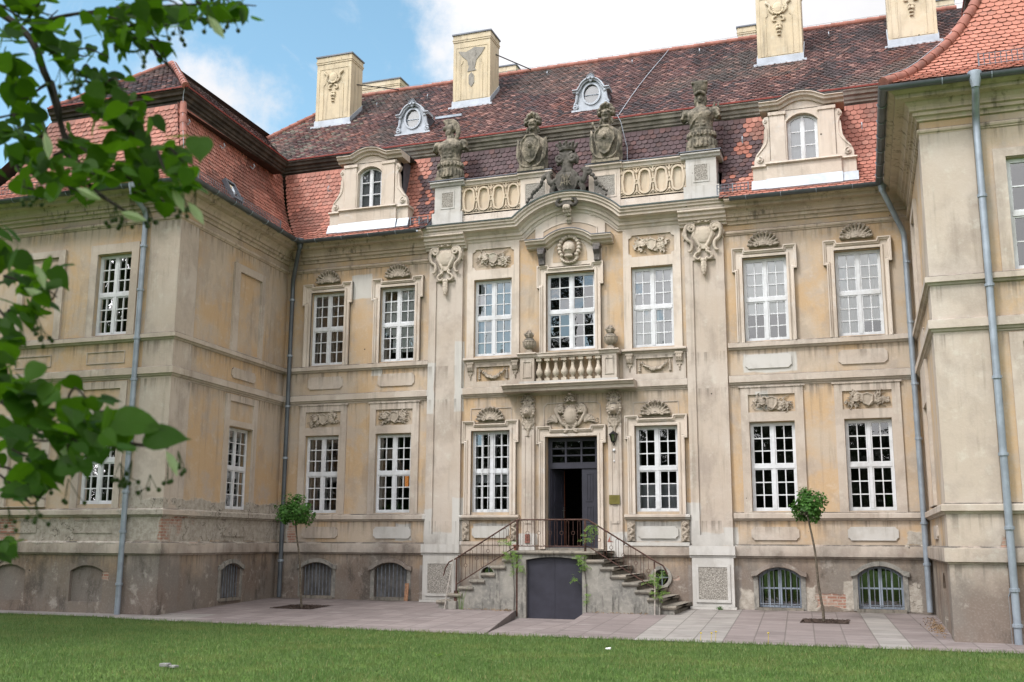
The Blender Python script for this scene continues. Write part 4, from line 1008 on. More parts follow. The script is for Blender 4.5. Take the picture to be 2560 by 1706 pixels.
# ---- attic over the middle part
AT = empty('attic', (0, 0, 11.06)); AT.parent = PAL; AT['label'] = 'parapet with pedestals and pierced stucco panels'
def ach(o): return child(o, AT)
b = MB(FM); b.box(-4.38,4.38,-.45,.02,10.9,11.50); ach(b.build('attic_base', M['pale']))
for s in (-1, 1):
    cu = s*3.88
    b = MB(FM); b.box(cu-.50,cu+.50,-.50,.14,11.05,11.58); b.box(cu-.43,cu+.43,-.45,.10,11.58,12.40)
    b.sweep_wall([(-.5,0),(.20,0),(.22,-.03),(.22,-.06),(.16,-.09),(.14,-.15),(.10,-.17),(-.5,-.18)], [(cu-.56,12.575),(cu+.56,12.575)])
    b.rectframe(cu-.23,cu+.23,11.70,12.26,.045,.095,.115); p = ach(b.build('attic_pedestal', M['white']))
    b = MB(FM); b.box(cu-.19,cu+.19,.05,.108,11.74,12.22); o = b.build('roughcast_panel', M['roughcast']); o.parent = p
    b = MB(FM); b.box(cu-.60,cu+.60,-.5,.24,12.577,12.6); o = b.build('pedestal_flashing', M['lead']); o.parent = p
    cu = s*1.06
    b = MB(FM); b.box(cu-.47,cu+.47,-.45,.06,11.05,12.40)
    b.sweep_wall([(-.45,0),(.15,0),(.17,-.03),(.17,-.06),(.11,-.09),(.09,-.17),(-.45,-.18)], [(cu-.54,12.575),(cu+.54,12.575)]); b.rectframe(cu-.36,cu+.36,11.55,12.27,.05,.055,.075); p = ach(b.build('attic_pedestal', M['pale']))
    b = MB(FM); b.box(cu-.31,cu+.31,.02,.065,11.6,12.22); o = b.build('roughcast_panel', M['roughcast']); o.parent = p
    b = MB(FM); b.box(cu-.56,cu+.56,-.45,.18,12.577,12.6); o = b.build('pedestal_flashing', M['lead']); o.parent = p
    # panel with long ring openings between rosette posts
    u0, u1 = sorted((s*1.53, s*3.44)); W = u1-u0
    b = MB(FM); b.box(u0,u1,-.35,-.03,11.45,12.41); p = ach(b.build('parapet_panel', M['cream']))
    b = MB(FM); n = 4; st = W/n
    def oval(cx, hw, hh, k):
        P = []
        for i in range(24):
            a = 2*PI*i/24; c, s2 = math.cos(a), math.sin(a); z = 11.94+(hh-hw)*(1 if s2 > 0 else -1)*(abs(s2) > .3)+hw*s2
            P.append((cx+hw*c*(1.12 if abs(s2) < .3 else 1), max(11.5, min(12.38, z))))
        return P
    for i in range(n+1):
        cx = u0+i*st
        hw = .135
        if i < n:
            c2 = cx+st/2
            b.ring(oval(c2, hw, .33, 0), oval(c2, hw+.055, .385, 0), -.03, .05)
        x = min(max(cx, u0+.03), u1-.03)
        b.box(x-.022, x+.022, -.03, .02, 11.56, 12.38)
        if 0 < i < n:
            b.ring([(x+.045*math.cos(2*PI*q/10), 11.94+.045*math.sin(2*PI*q/10)) for q in range(10)], [(x+.08*math.cos(2*PI*q/10), 11.94+.08*math.sin(2*PI*q/10)) for q in range(10)], -.03, .045)
        for q in (-1, 1):
            b.curve([(x, 12.20),(x+q*.05,12.27),(x+q*.10,12.34)], [.02,.025,.015], .01, 5); b.curve([(x, 11.68),(x+q*.06,11.6),(x+q*.12,11.55)], [.02,.025,.015], .01, 5)
        b.ell(x,.02,12.22,.035,.035,.05); b.ell(x,.02,11.64,.045,.035,.04)
    b.box(u0,u1,-.03,.025,12.36,12.415); b.box(u0,u1,-.03,.02,11.46,11.535)
    o = b.build('stucco_tracery', M['cream']); o.parent = p
    b = MB(FM); b.sweep_wall([(-.4,0),(.10,0),(.12,-.03),(.12,-.055),(.06,-.09),(.05,-.16),(-.4,-.17)], [(u0-.02,12.565),(u1+.02,12.565)]); o = b.build('parapet_coping', M['pale']); o.parent = p
    b = MB(FM); b.box(u0+.02,u1-.02,-.4,.13,12.567,12.588); o = b.build('coping_flashing', M['lead']); o.parent = p
for s in (-1, 1):
    b = MB(FM); b.box(min(s*1.53,s*3.4),max(s*1.53,s*3.4),-.3,.05,11.04,11.44); ach(b.build('parapet_plinth', M['pale']))

# crest with crown, shield and garlands on top of the arch
t = empty('crest', (0, -.45, 11.25)); t.parent = PAL; t['label'] = 'blackened stone crest with crown and monogram shield'
b = MB(lambda u, v, w: (u, -.40-v, w))
P = [(-.33,12.30),(-.36,12.1),(-.28,11.85),(-.12,11.62),(-.13,11.45),(-.24,11.33),(.24,11.33),(.13,11.45),(.12,11.62),(.28,11.85),(.36,12.1),(.33,12.30),(.16,12.44),(-.16,12.44)]
b.prism(P, -.10, .08); b.ell(0,.07,12.05,.27,.09,.36,16,8)
b.loft([(12.35,0,0,.20,.14),(12.5,0,0,.17,.14),(12.68,0,0,.22,.16),(12.85,0,0,.23,.17),(12.95,0,0,.17,.15),(13.02,0,0,.19,.16)], 16)
for q in (-1,1):
    b.volute(q*.20,12.76,.15,.12,.06,PI/2,1.4,q); b.tube([(q*.27,-.05,12.62),(q*.29,-.05,12.8),(q*.2,-.05,12.95)], .07)
    b.curve([(q*.34,12.15),(q*.48,12.05),(q*.56,12.25),(q*.52,12.42),(q*.44,12.36)], [.08,.09,.08,.06,.04], .02, 7)
    b.curve([(q*.40,12.0),(q*.47,11.8),(q*.3,11.65)], [.10,.09,.05], -.02, 7)
    b.curve([(q*.16,11.55),(q*.25,11.5),(q*.30,11.4),(q*.22,11.32),(q*.15,11.38)], [.05,.06,.055,.03], .08, 6)
    for k in range(16):   # hanging garland of husks
        f = k/15; x = q*(.58+.62*f); z = 12.36-.55*f-.28*f*f+.06*math.sin(f*9)
        b.ell(x+random.uniform(-.03,.03), random.uniform(-.03,.05), z+random.uniform(-.03,.03), .075*(1.1-.4*f), .07, .06*(1.1-.4*f), 8, 5, random.uniform(0,3))
b.loft([(13.0,0,0,.24,.2),(13.08,0,0,.26,.22),(13.12,0,0,.24,.2)], 18)
for k in range(9):
    a = 2*PI*k/9; b.tube([(.22*math.cos(a),.18*math.sin(a),13.1),(.30*math.cos(a),.25*math.sin(a),13.2)], [.045,.035]); b.ell(.31*math.cos(a),.26*math.sin(a),13.22,.045,.045,.04)
b.ell(0,0,13.16,.17,.15,.10)
for k in range(7): b.ell(.2*math.cos(k*.9),.13*math.sin(k*.9),13.22,.05,.05,.045)
sculpt(child(b.build('crest_body', M['crest']), t), .017, 0, .016)
b = MB(lambda u, v, w: (u, -.585-v, w)); r = .017
for p in ([(-.13,11.93),(-.10,12.08),(-.06,12.22),(-.03,12.08),(-.01,11.92)],[(-.02,11.95),(.0,12.1),(.03,12.22),(.05,12.05),(.055,11.88)],[(.05,12.22),(.06,12.05),(.07,11.88)],[(.17,12.22),(.10,12.12),(.065,12.06),(.10,11.98),(.17,11.88)],[(-.16,12.18),(-.10,12.23),(-.06,12.22)],[(-.15,11.9),(-.1,11.97),(.08,12.0),(.16,12.0)]):
    Q = catmull(p, 5); b.tube([(x, .03-.25*(x*x)-.18*(w-12.05)**2, w) for x, w in Q], r, 5)
child(b.build('monogram', M['statue']), t)

# ---- statues on the parapet
def base(t, r, h=.12):
    b = MB(); b.box(-r, r, -.26, .30, 0, h); b.build('statue_plinth', M['statue'], t)
def cuirass(b, W=1.):
    b.loft([(.10,0,0,.42,.32,.05),(.30,0,0,.40,.30,.06),(.44,0,0,.365,.28,.02),(.455,0,0,.39,.30,.06),(.60,0,0,.36,.275,.05),(.62,0,0,.33,.26),(.68,0,0,.345,.27),(.72,0,0,.325,.25),(.88,0,0,.33,.26),(1.02,0,-.02,.385,.29),(1.16,0,-.02,.41,.29),(1.27,0,0,.39,.25),(1.34,0,0,.27,.19),(1.40,0,0,.14,.13),(1.52,0,0,.115,.115)], 44, 16)
    b.ell(-.17,-.20,1.10,.17,.10,.12); b.ell(.17,-.20,1.10,.17,.10,.12)   # moulded breast
    for k in range(3):
        for q in (-1,1): b.ell(q*.08,-.23,.96-.09*k,.075,.05,.05)
    for q in (-1,1):
        b.ell(q*.42,0,1.22,.15,.17,.14)
        for k in range(9):
            a = -1.1+2.2*k/8; b.tube([(q*.46,math.sin(a)*.14,1.2),(q*(.52+.03*math.cos(a)),math.sin(a)*.17,1.02)], [.05,.04], 6)
        b.ell(q*.47,0,1.08,.09,.11,.09)
    for k in range(22):
        a = 2*PI*k/22; b.tube([(.39*math.cos(a),.30*math.sin(a),.60),(.415*math.cos(a),.32*math.sin(a),.47)], .035, 5); b.tube([(.41*math.cos(a),.31*math.sin(a),.36),(.43*math.cos(a),.33*math.sin(a),.14)], .032, 5)
t = empty('statue', (-3.88, -.02, 12.6), 'stone bust in Roman cuirass turned in profile with a crested helmet', 'statue')
base(t, .41); b = MB(); cuirass(b)
# head looks along -x
b.ell(-.04,0,1.66,.145,.12,.17,12,8); b.ell(-.17,0,1.64,.035,.03,.035); b.ell(-.15,0,1.56,.045,.045,.03); b.ell(.0,0,1.53,.12,.10,.12)
b.ell(.01,0,1.76,.18,.15,.16,12,8); b.tube([(-.13,-.02,1.80),(-.23,0,1.78),(-.27,0,1.73)], [.10,.07,.03], 8); b.ell(-.01,-.12,1.62,.06,.04,.09); b.ell(-.01,.12,1.62,.06,.04,.09)
cr = [(-.24,2.06),(-.12,2.08),(.05,2.07),(.2,1.98),(.29,1.82),(.31,1.62),(.27,1.46),(.24,1.4)]
ins = [(-.10,1.88),(-.04,1.92),(.05,1.91),(.12,1.85),(.17,1.75),(.18,1.62),(.17,1.50),(.16,1.44)]
for (x0,z0),(x1,z1) in zip(catmull(ins,3), catmull(cr,3)): b.tube([(x0,0,z0),(x1,0,z1)], [.075,.05], 6)
sculpt(b.build('bust', M['statue'], t), .017, 0, .022)
t = empty('statue', (3.90, -.02, 12.6), 'stone bust in armour facing the court, tall plume and a strap across the chest', 'statue')
base(t, .41); b = MB(); cuirass(b)
b.ell(0,-.03,1.64,.115,.13,.17,12,8); b.ell(0,-.17,1.62,.025,.035,.05); b.ell(0,-.14,1.52,.05,.04,.02); b.ell(-.05,-.13,1.68,.03,.03,.02); b.ell(.05,-.13,1.68,.03,.03,.02)
b.ell(0,.02,1.78,.17,.19,.14,12,8); b.ell(-.14,0,1.6,.05,.09,.17); b.ell(.14,0,1.6,.05,.09,.17); b.tube([(-.15,-.12,1.76),(0,-.23,1.80),(.15,-.12,1.76)], .05, 7)
b.loft([(1.85,0,.02,.19,.10),(1.95,0,-.02,.21,.12),(2.08,0,-.04,.235,.13),(2.15,0,-.04,.24,.13),(2.18,0,-.03,.2,.10)], 24, 7)
for k in range(8): b.ell(-.2+.4*k/7,-.12,2.12,.04,.05,.05)
b.tube([(.24,-.20,1.30),(.05,-.30,1.1),(-.2,-.27,.88),(-.31,-.15,.72)], .028, 6); b.tube([(.36,.12,1.2),(.45,.2,1.45),(.5,.22,1.6)], [.06,.05,.02]); b.tube([(.3,.15,1.3),(.36,.2,1.52),(.38,.2,1.62)], [.05,.04,.015])
sculpt(b.build('bust', M['statue'], t), .017, 0, .022)
def trophyfig(x, label, spear):
    t = empty('statue', (x, -.05, 12.6), label, 'statue')
    base(t, .42, .08)
    b = MB()
    b.loft([(.05,0,.05,.43,.24,.02),(.2,0,.05,.45,.25,.05),(.5,0,.05,.43,.22,.07),(.8,0,.05,.44,.20,.07),(1.0,0,.05,.42,.16,.04),(1.08,0,.05,.3,.14),(1.2,0,.03,.13,.12),(1.34,0,.0,.12,.12)], 60, 11)
    for q in (-1,1):   # cloth pulled up to the shoulders and falling in folds
        for k in range(6):
            f = k/5
            P = [(q*(.44-.05*f),-.10-.02*k,1.06-.03*k),(q*(.46-.06*f),-.16-.01*k,.7),(q*(.42-.07*f),-.20-.01*k,.4-.02*k),(q*(.25-.05*f),-.24,.18-.03*k+.1*f),(q*.05,-.25,.10)]
            b.tube(catmull(P,4), .030, 6)
    P = [(-.13,1.12),(.13,1.12),(.22,1.0),(.3,.92),(.31,.66),(.23,.5),(.14,.28),(0,.20),(-.14,.28),(-.23,.5),(-.31,.66),(-.3,.92),(-.22,1.0)]
    fr = b.fr; b.fr = lambda u, v, w: (u, -.24-v, w); b.prism(P, 0, .05); b.ring(P, [(x_*.88, .66+(z-.66)*.88) for x_, z in P], .0, .085); b.ell(0,.04,.70,.24,.07,.36,14,8)
    b.ell(0,.11,.76,.085,.08,.11,10,8); b.ell(0,.19,.74,.02,.03,.03); b.ell(-.035,.17,.79,.02,.02,.015); b.ell(.035,.17,.79,.02,.02,.015); b.ell(0,.17,.695,.03,.02,.012)
    for k in range(16):
        a = 2*PI*k/16; b.curve([(.08*math.cos(a),.76+.10*math.sin(a)),(.14*math.cos(a+.25),.76+.17*math.sin(a+.25)),(.18*math.cos(a-.05),.75+.21*math.sin(a-.05))], [.03,.028,.015], .09, 5, 3)
    b.fr = fr
    # grimacing helmet head with curled plumes
    b.ell(0,-.02,1.52,.16,.17,.20,12,8); b.ell(0,-.17,1.55,.07,.07,.05); b.ell(-.075,-.15,1.60,.05,.05,.04); b.ell(.075,-.15,1.60,.05,.05,.04)
    b.tube([(-.09,-.13,1.48),(-.06,-.19,1.50),(.06,-.19,1.50),(.09,-.13,1.48)], .028); b.tube([(-.08,-.12,1.40),(0,-.18,1.34),(.08,-.12,1.40)], .04); b.ell(0,-.10,1.33,.09,.09,.06)
    for q in (-1,1): b.ell(q*.17,0,1.36,.05,.07,.09); b.ell(q*.19,.0,1.28,.04,.05,.04)
    for px, pz, pr in ((-.19,1.66,.10),(.19,1.66,.10),(-.10,1.78,.11),(.10,1.78,.11),(0,1.84,.10),(-.21,1.55,.07),(.21,1.55,.07)): b.ell(px,-.03,pz,pr,.13,pr*.95,10,7); b.tube([(px,-.1,pz-pr*.5),(px*.9,-.17,pz),(px*.8,-.12,pz+pr*.6)], .035)
    if spear: b.tube([(-.26,.05,1.0),(-.42,.08,1.3)], .035); b.ell(-.43,.08,1.32,.05,.05,.09)
    o = b.build('trophy', M['statue'], t); sculpt(o, .016, 0, .018)
    return t
trophyfig(-1.17, 'draped stone trophy with medusa shield and grimacing head, no spear beside it', False)
trophyfig(1.12, 'draped stone trophy with medusa shield and a spear tip at its shoulder', True)

# ------------------------------------------------------------------ roofs
PROF = [(0,10.985),(.10,11.06),(.28,11.20),(.48,11.40),(.70,11.68),(.92,12.05),(1.12,12.50),(1.30,13.0),(1.42,13.45),(1.50,13.85)]
PROFR = [(0,11.02),(.12,11.10),(.30,11.22),(.48,11.34),(.72,11.57),(.95,11.83),(1.18,12.09),(1.40,12.36),(1.64,12.71),(1.84,13.08),(2.02,13.40),(2.2,13.85)]
UPP = [(0,14.26),(4.75,14.26+4.75*.907)]
def tiles(name, P0, U, N, prof, lim, tone, row=.155, wid=.175, r0=0.0, parent=PAL, seed=1, label=None, thick=.014):
    # one field of beaver-tail tiles laid along a sloping profile. lim(s) -> (umin, umax)
    R = np.random.default_rng(seed)
    P0 = np.array([P0[0], P0[1]]); U = np.array(U, float)/np.hypot(*U); N = np.array(N, float)/np.hypot(*N)
    S = np.array(prof); ds = np.hypot(np.diff(S[:,0]), np.diff(S[:,1])); L = np.concatenate([[0], np.cumsum(ds)])
    V = []; F = []; T = []
    def at(l): return np.interp(l, L, S[:,0]), np.interp(l, L, S[:,1])
    rows = int((L[-1]-r0)/row)
    for r in range(rows):
        l = r0+r*row; s0, z0 = at(l); s1, z1 = at(min(l+row*1.25, L[-1]+.0))
        tx, tz = s1-s0, z1-z0; q = math.hypot(tx, tz)+1e-9; tx /= q; tz /= q; nx, nz = -tz, tx   # outward normal (towards eave, up)
        a, b_ = lim((s0+s1)/2)
        if b_-a < .05: continue
        off = (r % 2)*wid*.5
        k0 = int(math.floor((a-off)/wid)); k1 = int(math.ceil((b_-off)/wid))
        for k in range(k0, k1):
            u0 = max(a, off+k*wid+.004); u1 = min(b_, off+(k+1)*wid-.004)
            if u1-u0 < .02: continue
            cu = (u0+u1)/2; hw = (u1-u0)/2; jl = R.normal(0, .005); jn = abs(R.normal(0, .004)); tw = R.normal(0, .004)
            prof2 = [(-hw, .050), (-hw*.72, .018), (0, 0), (hw*.72, .018), (hw, .050)]
            base = len(V)
            def put(u, al, n):
                s = s0+tx*al+nx*n; z = z0+tz*al+nz*n; p = P0+U*u+N*s; V.append((p[0], p[1], z))
            hi = .026+jn
            for x, al in prof2: put(cu+x, al+jl, hi+tw*x/hw)
            put(cu+hw, row*1.22, .006); put(cu-hw, row*1.22, .006)
            for x, al in prof2: put(cu+x, al+jl, hi-thick+tw*x/hw)
            F.append([base+i for i in range(7)])
            for i in range(4): F.append([base+i, base+7+i, base+8+i, base+1+i])
            c = tone(cu, (s0, z0), R); T += [c]*5
    me = bpy.data.meshes.new(name); me.from_pydata(V, [], F); me.materials.append(M['tile'])
    at_ = me.attributes.new('tone', 'FLOAT_COLOR', 'FACE'); at_.data.foreach_set('color', np.array([(*c, 1) for c in T], np.float32).ravel())
    me.update(); o = bpy.data.objects.new(name, me); COL.objects.link(o)
    if parent: o.parent = parent
    if label: o['label'] = label
    # boarding under the tiles
    b = MB(); n = len(prof)
    rows_ = [(s, z, *lim(s)) for s, z in prof]
    for (s, z, a, c), (s2, z2, a2, c2) in zip(rows_, rows_[1:]):
        if c-a < .01 and c2-a2 < .01: continue
        f = lambda u, q: tuple(P0+U*u+N*q)
        b.quad((*f(a, s), z-.006), (*f(c, s), z-.006), (*f(c2, s2), z2-.006), (*f(a2, s2), z2-.006))
    d = b.build('roof_boarding', M['under'], o, fix=False)
    return o
def col(c, j, R): 
    k = 1+R.normal(0, j); return tuple(max(.005, min(1, x*k)) for x in c)
RED = (.35,.125,.088); PINK = (.40,.185,.14); OLD = (.105,.058,.055); AUB = (.070,.040,.044); BLK = (.062,.045,.047)
def n2(x, y, s=1.): return noise.noise(Vector((x*s, y*s, 3.7)))
def tone_red(u, p, R):
    c = tuple(a*.6+b_*.4 for a, b_ in zip(RED, PINK)) if R.random() < .82 else PINK
    if n2(u, p[1], .6) > .32: c = tuple(x*.62 for x in c)
    return col(c, .10, R)
def tone_pink(u, p, R): return col((.42,.175,.125) if R.random() < .9 else (.38,.15,.11), .05, R)
def tone_main(u, p, R):
    z = p[1]; x = u
    d = 5.15-abs(x-.15)+.5*n2(x, z, 1.6)-(.9 if x > 0 else -.2)*(z < 11.9)*max(0, 12.0-z)
    if d < 0: return tone_red(u, p, R)
    e = n2(x*1.0, z*2.2, 1.3)
    if (z < 12.55 and e > .02 and R.random() < .5) or (R.random() < .008) or (abs(x-5.0) < .22 and 12.5 < z < 12.9): return col((.34,.125,.085), .14, R)
    return col(AUB if R.random() < .75 else (.085,.04,.038), .16, R)
def tone_old(u, p, R):
    e = n2(u*.6, p[1]*.9, .8); f = n2(u*1.2, p[1]*3, 1.)
    q = R.random()
    c = OLD if q < .42 else ((.125,.062,.056) if q < .76 else ((.225,.125,.107) if q < .90 else BLK))
    if e+f*.5 > .25 and R.random() < .5: c = BLK
    if e+f*.5 < -.3 and R.random() < .4: c = (.19,.085,.068)
    if u < -8.5 and R.random() < .25: c = (.17,.15,.12)
    g_ = noise.noise(Vector((u*.9, p[1]*.25, 1.1)))
    if g_ > .25: c = tuple(x*.72 for x in c)
    if n2(u, p[1]*1.5, .35) > .3: c = tuple(a*.7+b_*.3 for a, b_ in zip(c, (.12,.115,.095)))
    return col(c, .13, R)
EY = -.72          # eave line of the main roof
WI = -8.32; WIB = -8.78   # eave line of the left wing: front end and valley end
# left wing court face: eave from (-8.30,-6.93) to the valley
def LW(y): return np.interp(y, [-6.93, EY], [-8.30, -8.76])
main_lim = lambda s: (-8.76-s*1.0, 8.70+s*.0)
PM = [p for p in PROF if p[0] > .9]
tiles('mansard_tiles', (0, EY), (1, 0), (0, 1), PROF, lambda s: (-8.76-s, -4.40), tone_main, seed=3, label='lower roof slope left of the parapet, red turning dark')
tiles('mansard_tiles', (0, EY), (1, 0), (0, 1), PM, lambda s: (-4.40, 4.42), tone_main, seed=2, label='dark purple lower roof slope behind the parapet')
tiles('mansard_tiles', (0, EY), (1, 0), (0, 1), PROF, lambda s: (4.42, 8.70), tone_main, seed=12, label='lower roof slope right of the parapet, red by the right wing')
b = MB()
for x in (-4.40, 4.42): b.add([(x, EY+s, z) for s, z in PROF]+[(x, EY+1.5, 10.9)], [tuple(range(len(PROF)+1))])
b.build('roof_flank', M['lead'], PAL, fix=False)
UD = np.array([LC[0]*0-.46, 6.15]); UD = UD/np.hypot(*UD); ND = np.array([-UD[1], UD[0]])   # along the court eave, and inwards
Lw = math.hypot(.46, 6.21)
li_lim = lambda s: (s*1.0, Lw+s*1.04)
tiles('mansard_tiles', (-8.30, -6.93), UD, ND, PROF, li_lim, tone_red, seed=4, label='lower roof slope of the left wing towards the court')
tiles('mansard_tiles', (-8.30, -6.93), (-1, 0), (0, 1), PROF, lambda s: (s*1.0, 7.7-s), tone_red, seed=5, label='lower front roof slope of the left wing')
tiles('mansard_tiles', (8.73, -6.93), (1, 0), (0, 1), PROFR, lambda s: (s, 7.7-s), tone_pink, seed=6, label='flared lower front roof slope of the right wing')
b = MB()   # court side of the right wing roof, seen edge-on
for (s, z), (s2, z2) in zip(PROFR, PROFR[1:]): b.quad((8.73+s,-6.93+s,z),(8.73+s2,-6.93+s2,z2),(8.70+s2,EY+s2,z2),(8.70+s,EY+s,z))
b.build('mansard_slope', M['redpaint'], PAL, fix=False)
# upper slopes
UE = EY+1.42
tiles('upper_tiles', (0, UE-.03), (1, 0), (0, 1), UPP, lambda s: (-10.22-s*.02 if s < .0 else max(-15.2, -10.25-min(s, 2.0)) if s < 2.05 else -12.35+(s-2.05)*.72, 11.6), tone_old, seed=7, label='old upper main roof of mottled dark brown tiles')
tiles('upper_tiles', (-9.66, -5.55), UD, ND, [(0,14.22),(2.42,14.22+2.42*.907)], lambda s: (s*1.0, 6.35+s*1.05), tone_old, seed=8, label='upper roof slope of the left wing towards the court')
tiles('upper_tiles', (-9.66, -5.55), (-1, 0), (0, 1), [(0,14.22),(2.42,14.22+2.42*.907)], lambda s: (s, 4.9-s), tone_old, seed=9, label='upper front roof slope of the left wing')
b = MB()   # far slopes closing the roofs
zr = 14.26+4.75*.907; yr = UE-.03+4.75; yl = 11.2
b.quad((-10.4,yr,zr),(11.6,yr,zr),(13,yl,13.6),(-15,yl,13.6)); b.quad((-10.4,yr,zr),(-12.3,UE+2.05,16.1),(-15,UE,13.6),(-15,yl,13.6))
b.quad((11.6,yr,zr),(13,yl,13.6),(15,UE,13.6),(11.6,UE,14.2))
b.quad((-12.08,-3.13,16.38),(-12.4,4,16.38),(-14.9,4,14.2),(-14.5,-5.55,14.2))
b.quad((-9.7,-5.5,13.6),(-9.9,-.0,13.6),(-15,0,13.6),(-14.6,-5.5,13.6)); b.quad((-15,.8,13.4),(15,.8,13.4),(15,11.2,13.4),(-15,11.2,13.4))
b.quad((-15.98,-6.93,10.98),(-14.5,-5.45,13.8),(-14.5,2,13.8),(-15.98,2,10.98)); b.quad((16.4,-6.93,11.0),(14.2,-4.73,13.8),(14.2,2,13.8),(16.4,2,11.0))
b.quad((-15,11.3,10.9),(15,11.3,10.9),(15,11.2,13.6),(-15,11.2,13.6)); b.quad((10.9,-4.7,14.0),(14.2,-4.7,14.0),(14.2,6,14.0),(10.9,6,14.0))
b.build('rear_roof_slope', M['under'], PAL, fix=False)
b = MB(); b.quad((-15.3,-6.2,10.97),(-8.97,-6.2,10.97),(-9.43,0,10.97),(-15.3,0,10.97)); b.quad((9.4,-6.2,10.97),(15.7,-6.2,10.97),(15.7,0,10.97),(9.3,0,10.97)); b.quad((-15.3,-.1,10.97),(15.7,-.1,10.97),(15.7,11,10.97),(-15.3,11,10.97)); b.build('loft_floor', M['under'], PAL, fix=False)
# wooden cornice at the break of the mansard
BP = [(-14.55,-5.43),(-9.74,-5.43),(-10.20,UE-.04),(11.2,UE-.04)]
BC = [(-.25,14.25),(.10,14.25),(.11,14.20),(.06,14.16),(.04,14.09),(-.03,14.06),(-.05,13.98),(-.10,13.95),(-.10,13.90),(-.16,13.86),(-.16,13.80),(-.25,13.76)]
MB().sweep_plan(BC, BP[:3]+[(-7.6,UE-.04)]).build('mansard_cornice', M['wood_cornice'], PAL, label='blackened wooden cornice between the roof slopes')
MB().sweep_plan(BC, [(-7.6,UE-.04),(11.2,UE-.04)]).build('mansard_cornice', M['greywood'], PAL)
b = MB(); b.sweep_plan([(-.1,14.254),(.115,14.254),(.13,14.24),(.13,14.29),(-.1,14.33)], BP); b.build('eave_board', M['redpaint'], PAL)
b = MB(); b.sweep_plan([(-.3,13.4),(-.2,13.4),(-.2,13.92),(-.3,13.92)], BP); b.build('roof_boarding', M['under'], PAL)
BPR = [(10.86,6),(10.86,-4.75),(15,-4.75)]
b = MB(); b.sweep_plan([(-.25,14.3),(.16,14.3),(.14,14.2),(.04,14.1),(-.05,13.95),(-.15,13.85),(-.25,13.8)], BPR); b.build('mansard_cornice', M['wood_cornice'], PAL)
b = MB(); b.sweep_plan([(-.1,14.30),(.17,14.29),(.17,14.36),(-.1,14.40)], BPR); b.quad((10.7,-4.9,14.33),(15,-4.9,14.33),(15,-2,17),(12.8,-2,17)); b.quad((10.7,-4.9,14.33),(12.8,-2,17),(12.8,8,17),(10.7,8,14.33)); b.build('eave_board', M['redpaint'], PAL, fix=False)
# ridge and hip tiles
def ridge(pts, r=.105, step=.36, name='ridge_tiles', seedn=0, hooks=False):
    Q = [np.array(p, float) for p in pts]; L = [0]
    for a, c in zip(Q, Q[1:]): L.append(L[-1]+np.linalg.norm(c-a))
    A = np.array(Q); b = MB(); n = int(L[-1]/step)
    f = lambda l: np.array([np.interp(l, L, A[:,i]) for i in range(3)])
    for k in range(n):
        p, q = f(k*step-.02), f((k+1)*step+.04); j = random.uniform(-.008, .008); p[2] += j; q[2] += j
        b.tube([tuple(p), tuple(q)], [r*1.12, r*.92], 9)
    return b.build(name, M['ridge'], PAL, smooth=50)
hipL = [(-8.30-s, -6.93+s, z+.03) for s, z in PROF]; hipR = [(8.73+s, -6.93+s, z+.03) for s, z in PROFR]
ridge(hipL, .10); ridge(hipR, .115, .34)
ridge([(-9.66,-5.55,14.27),(-12.08,-3.13,16.42)], .10); ridge([(-12.08,-3.13,16.42),(-14.5,-5.5,14.25)], .09)
ridge([(-12.35,UE+2.0,16.12),(-10.4,yr,zr+.02),(11.6,yr,zr+.02)], .10, .38)
# lightning conductor along the ridges and down the slope
MB().tube([(p[0], p[1]-.02, p[2]+.14) for p in hipR], .008, 4).build('lightning_wire', M['zincpale'], PAL); MB().tube([(-8.3,-6.9,11.1)]+[(p[0]+.02, p[1]-.05, p[2]+.12) for p in hipL]+[(-9.66,-5.58,14.36),(-12.08,-3.15,16.55)], .008, 4).build('lightning_wire', M['zincpale'], PAL)
b = MB()
w = [(2.05,yr,zr+.1)]
for k in range(1, 8):
    f = k/7; w.append((2.05-.75*f-.1*math.sin(f*3), yr-4.6*f, zr-4.6*.907*f+.07))
w += [(1.30,UE-.18,14.36),(1.42,UE-.2,14.1),(1.58,.62,13.3),(1.62,.40,12.7)]
b.tube(w, .011, 5).build('lightning_wire', M['zincpale'], PAL); b = MB()
for k in range(22):
    x = -10+k*1.0; b.tube([(x,yr,zr+.08),(x,yr,zr+.17)], .008, 4)
b.tube([(-10.4,yr,zr+.17),(11.6,yr,zr+.17)], .006, 4)
b.build('ridge_wire', M['zincpale'], PAL)
# roof hooks
def hook(P): MB().tube(P, .016, 5).build('roof_hook', M['zincpale'], PAL)
for (x, s) in [(-8.6,3.5),(-2.2,4.1),(.9,4.0),(3.2,4.1),(7.4,3.9),(-6.6,3.6)]:
    y, z = UE-.03+s, 14.26+s*.907; hook([(x,y,z+.03),(x,y-.10,z+.01),(x,y-.14,z+.06),(x,y-.10,z+.15)])
for u in (1.7, 3.6, 5.4):
    s, z = 1.36, 13.25; p = np.array([-8.30,-6.93])+UD*u+ND*s; hook([(p[0],p[1],z+.05),(p[0]+.12,p[1],z-.06),(p[0]+.18,p[1],z+.02),(p[0]+.14,p[1],z+.1)])
for x in (5.0, 8.25, -8.35): hook([(x,EY+1.25,13.0),(x,EY+1.05,12.92),(x,EY+1.02,13.02),(x,EY+1.08,13.12)])
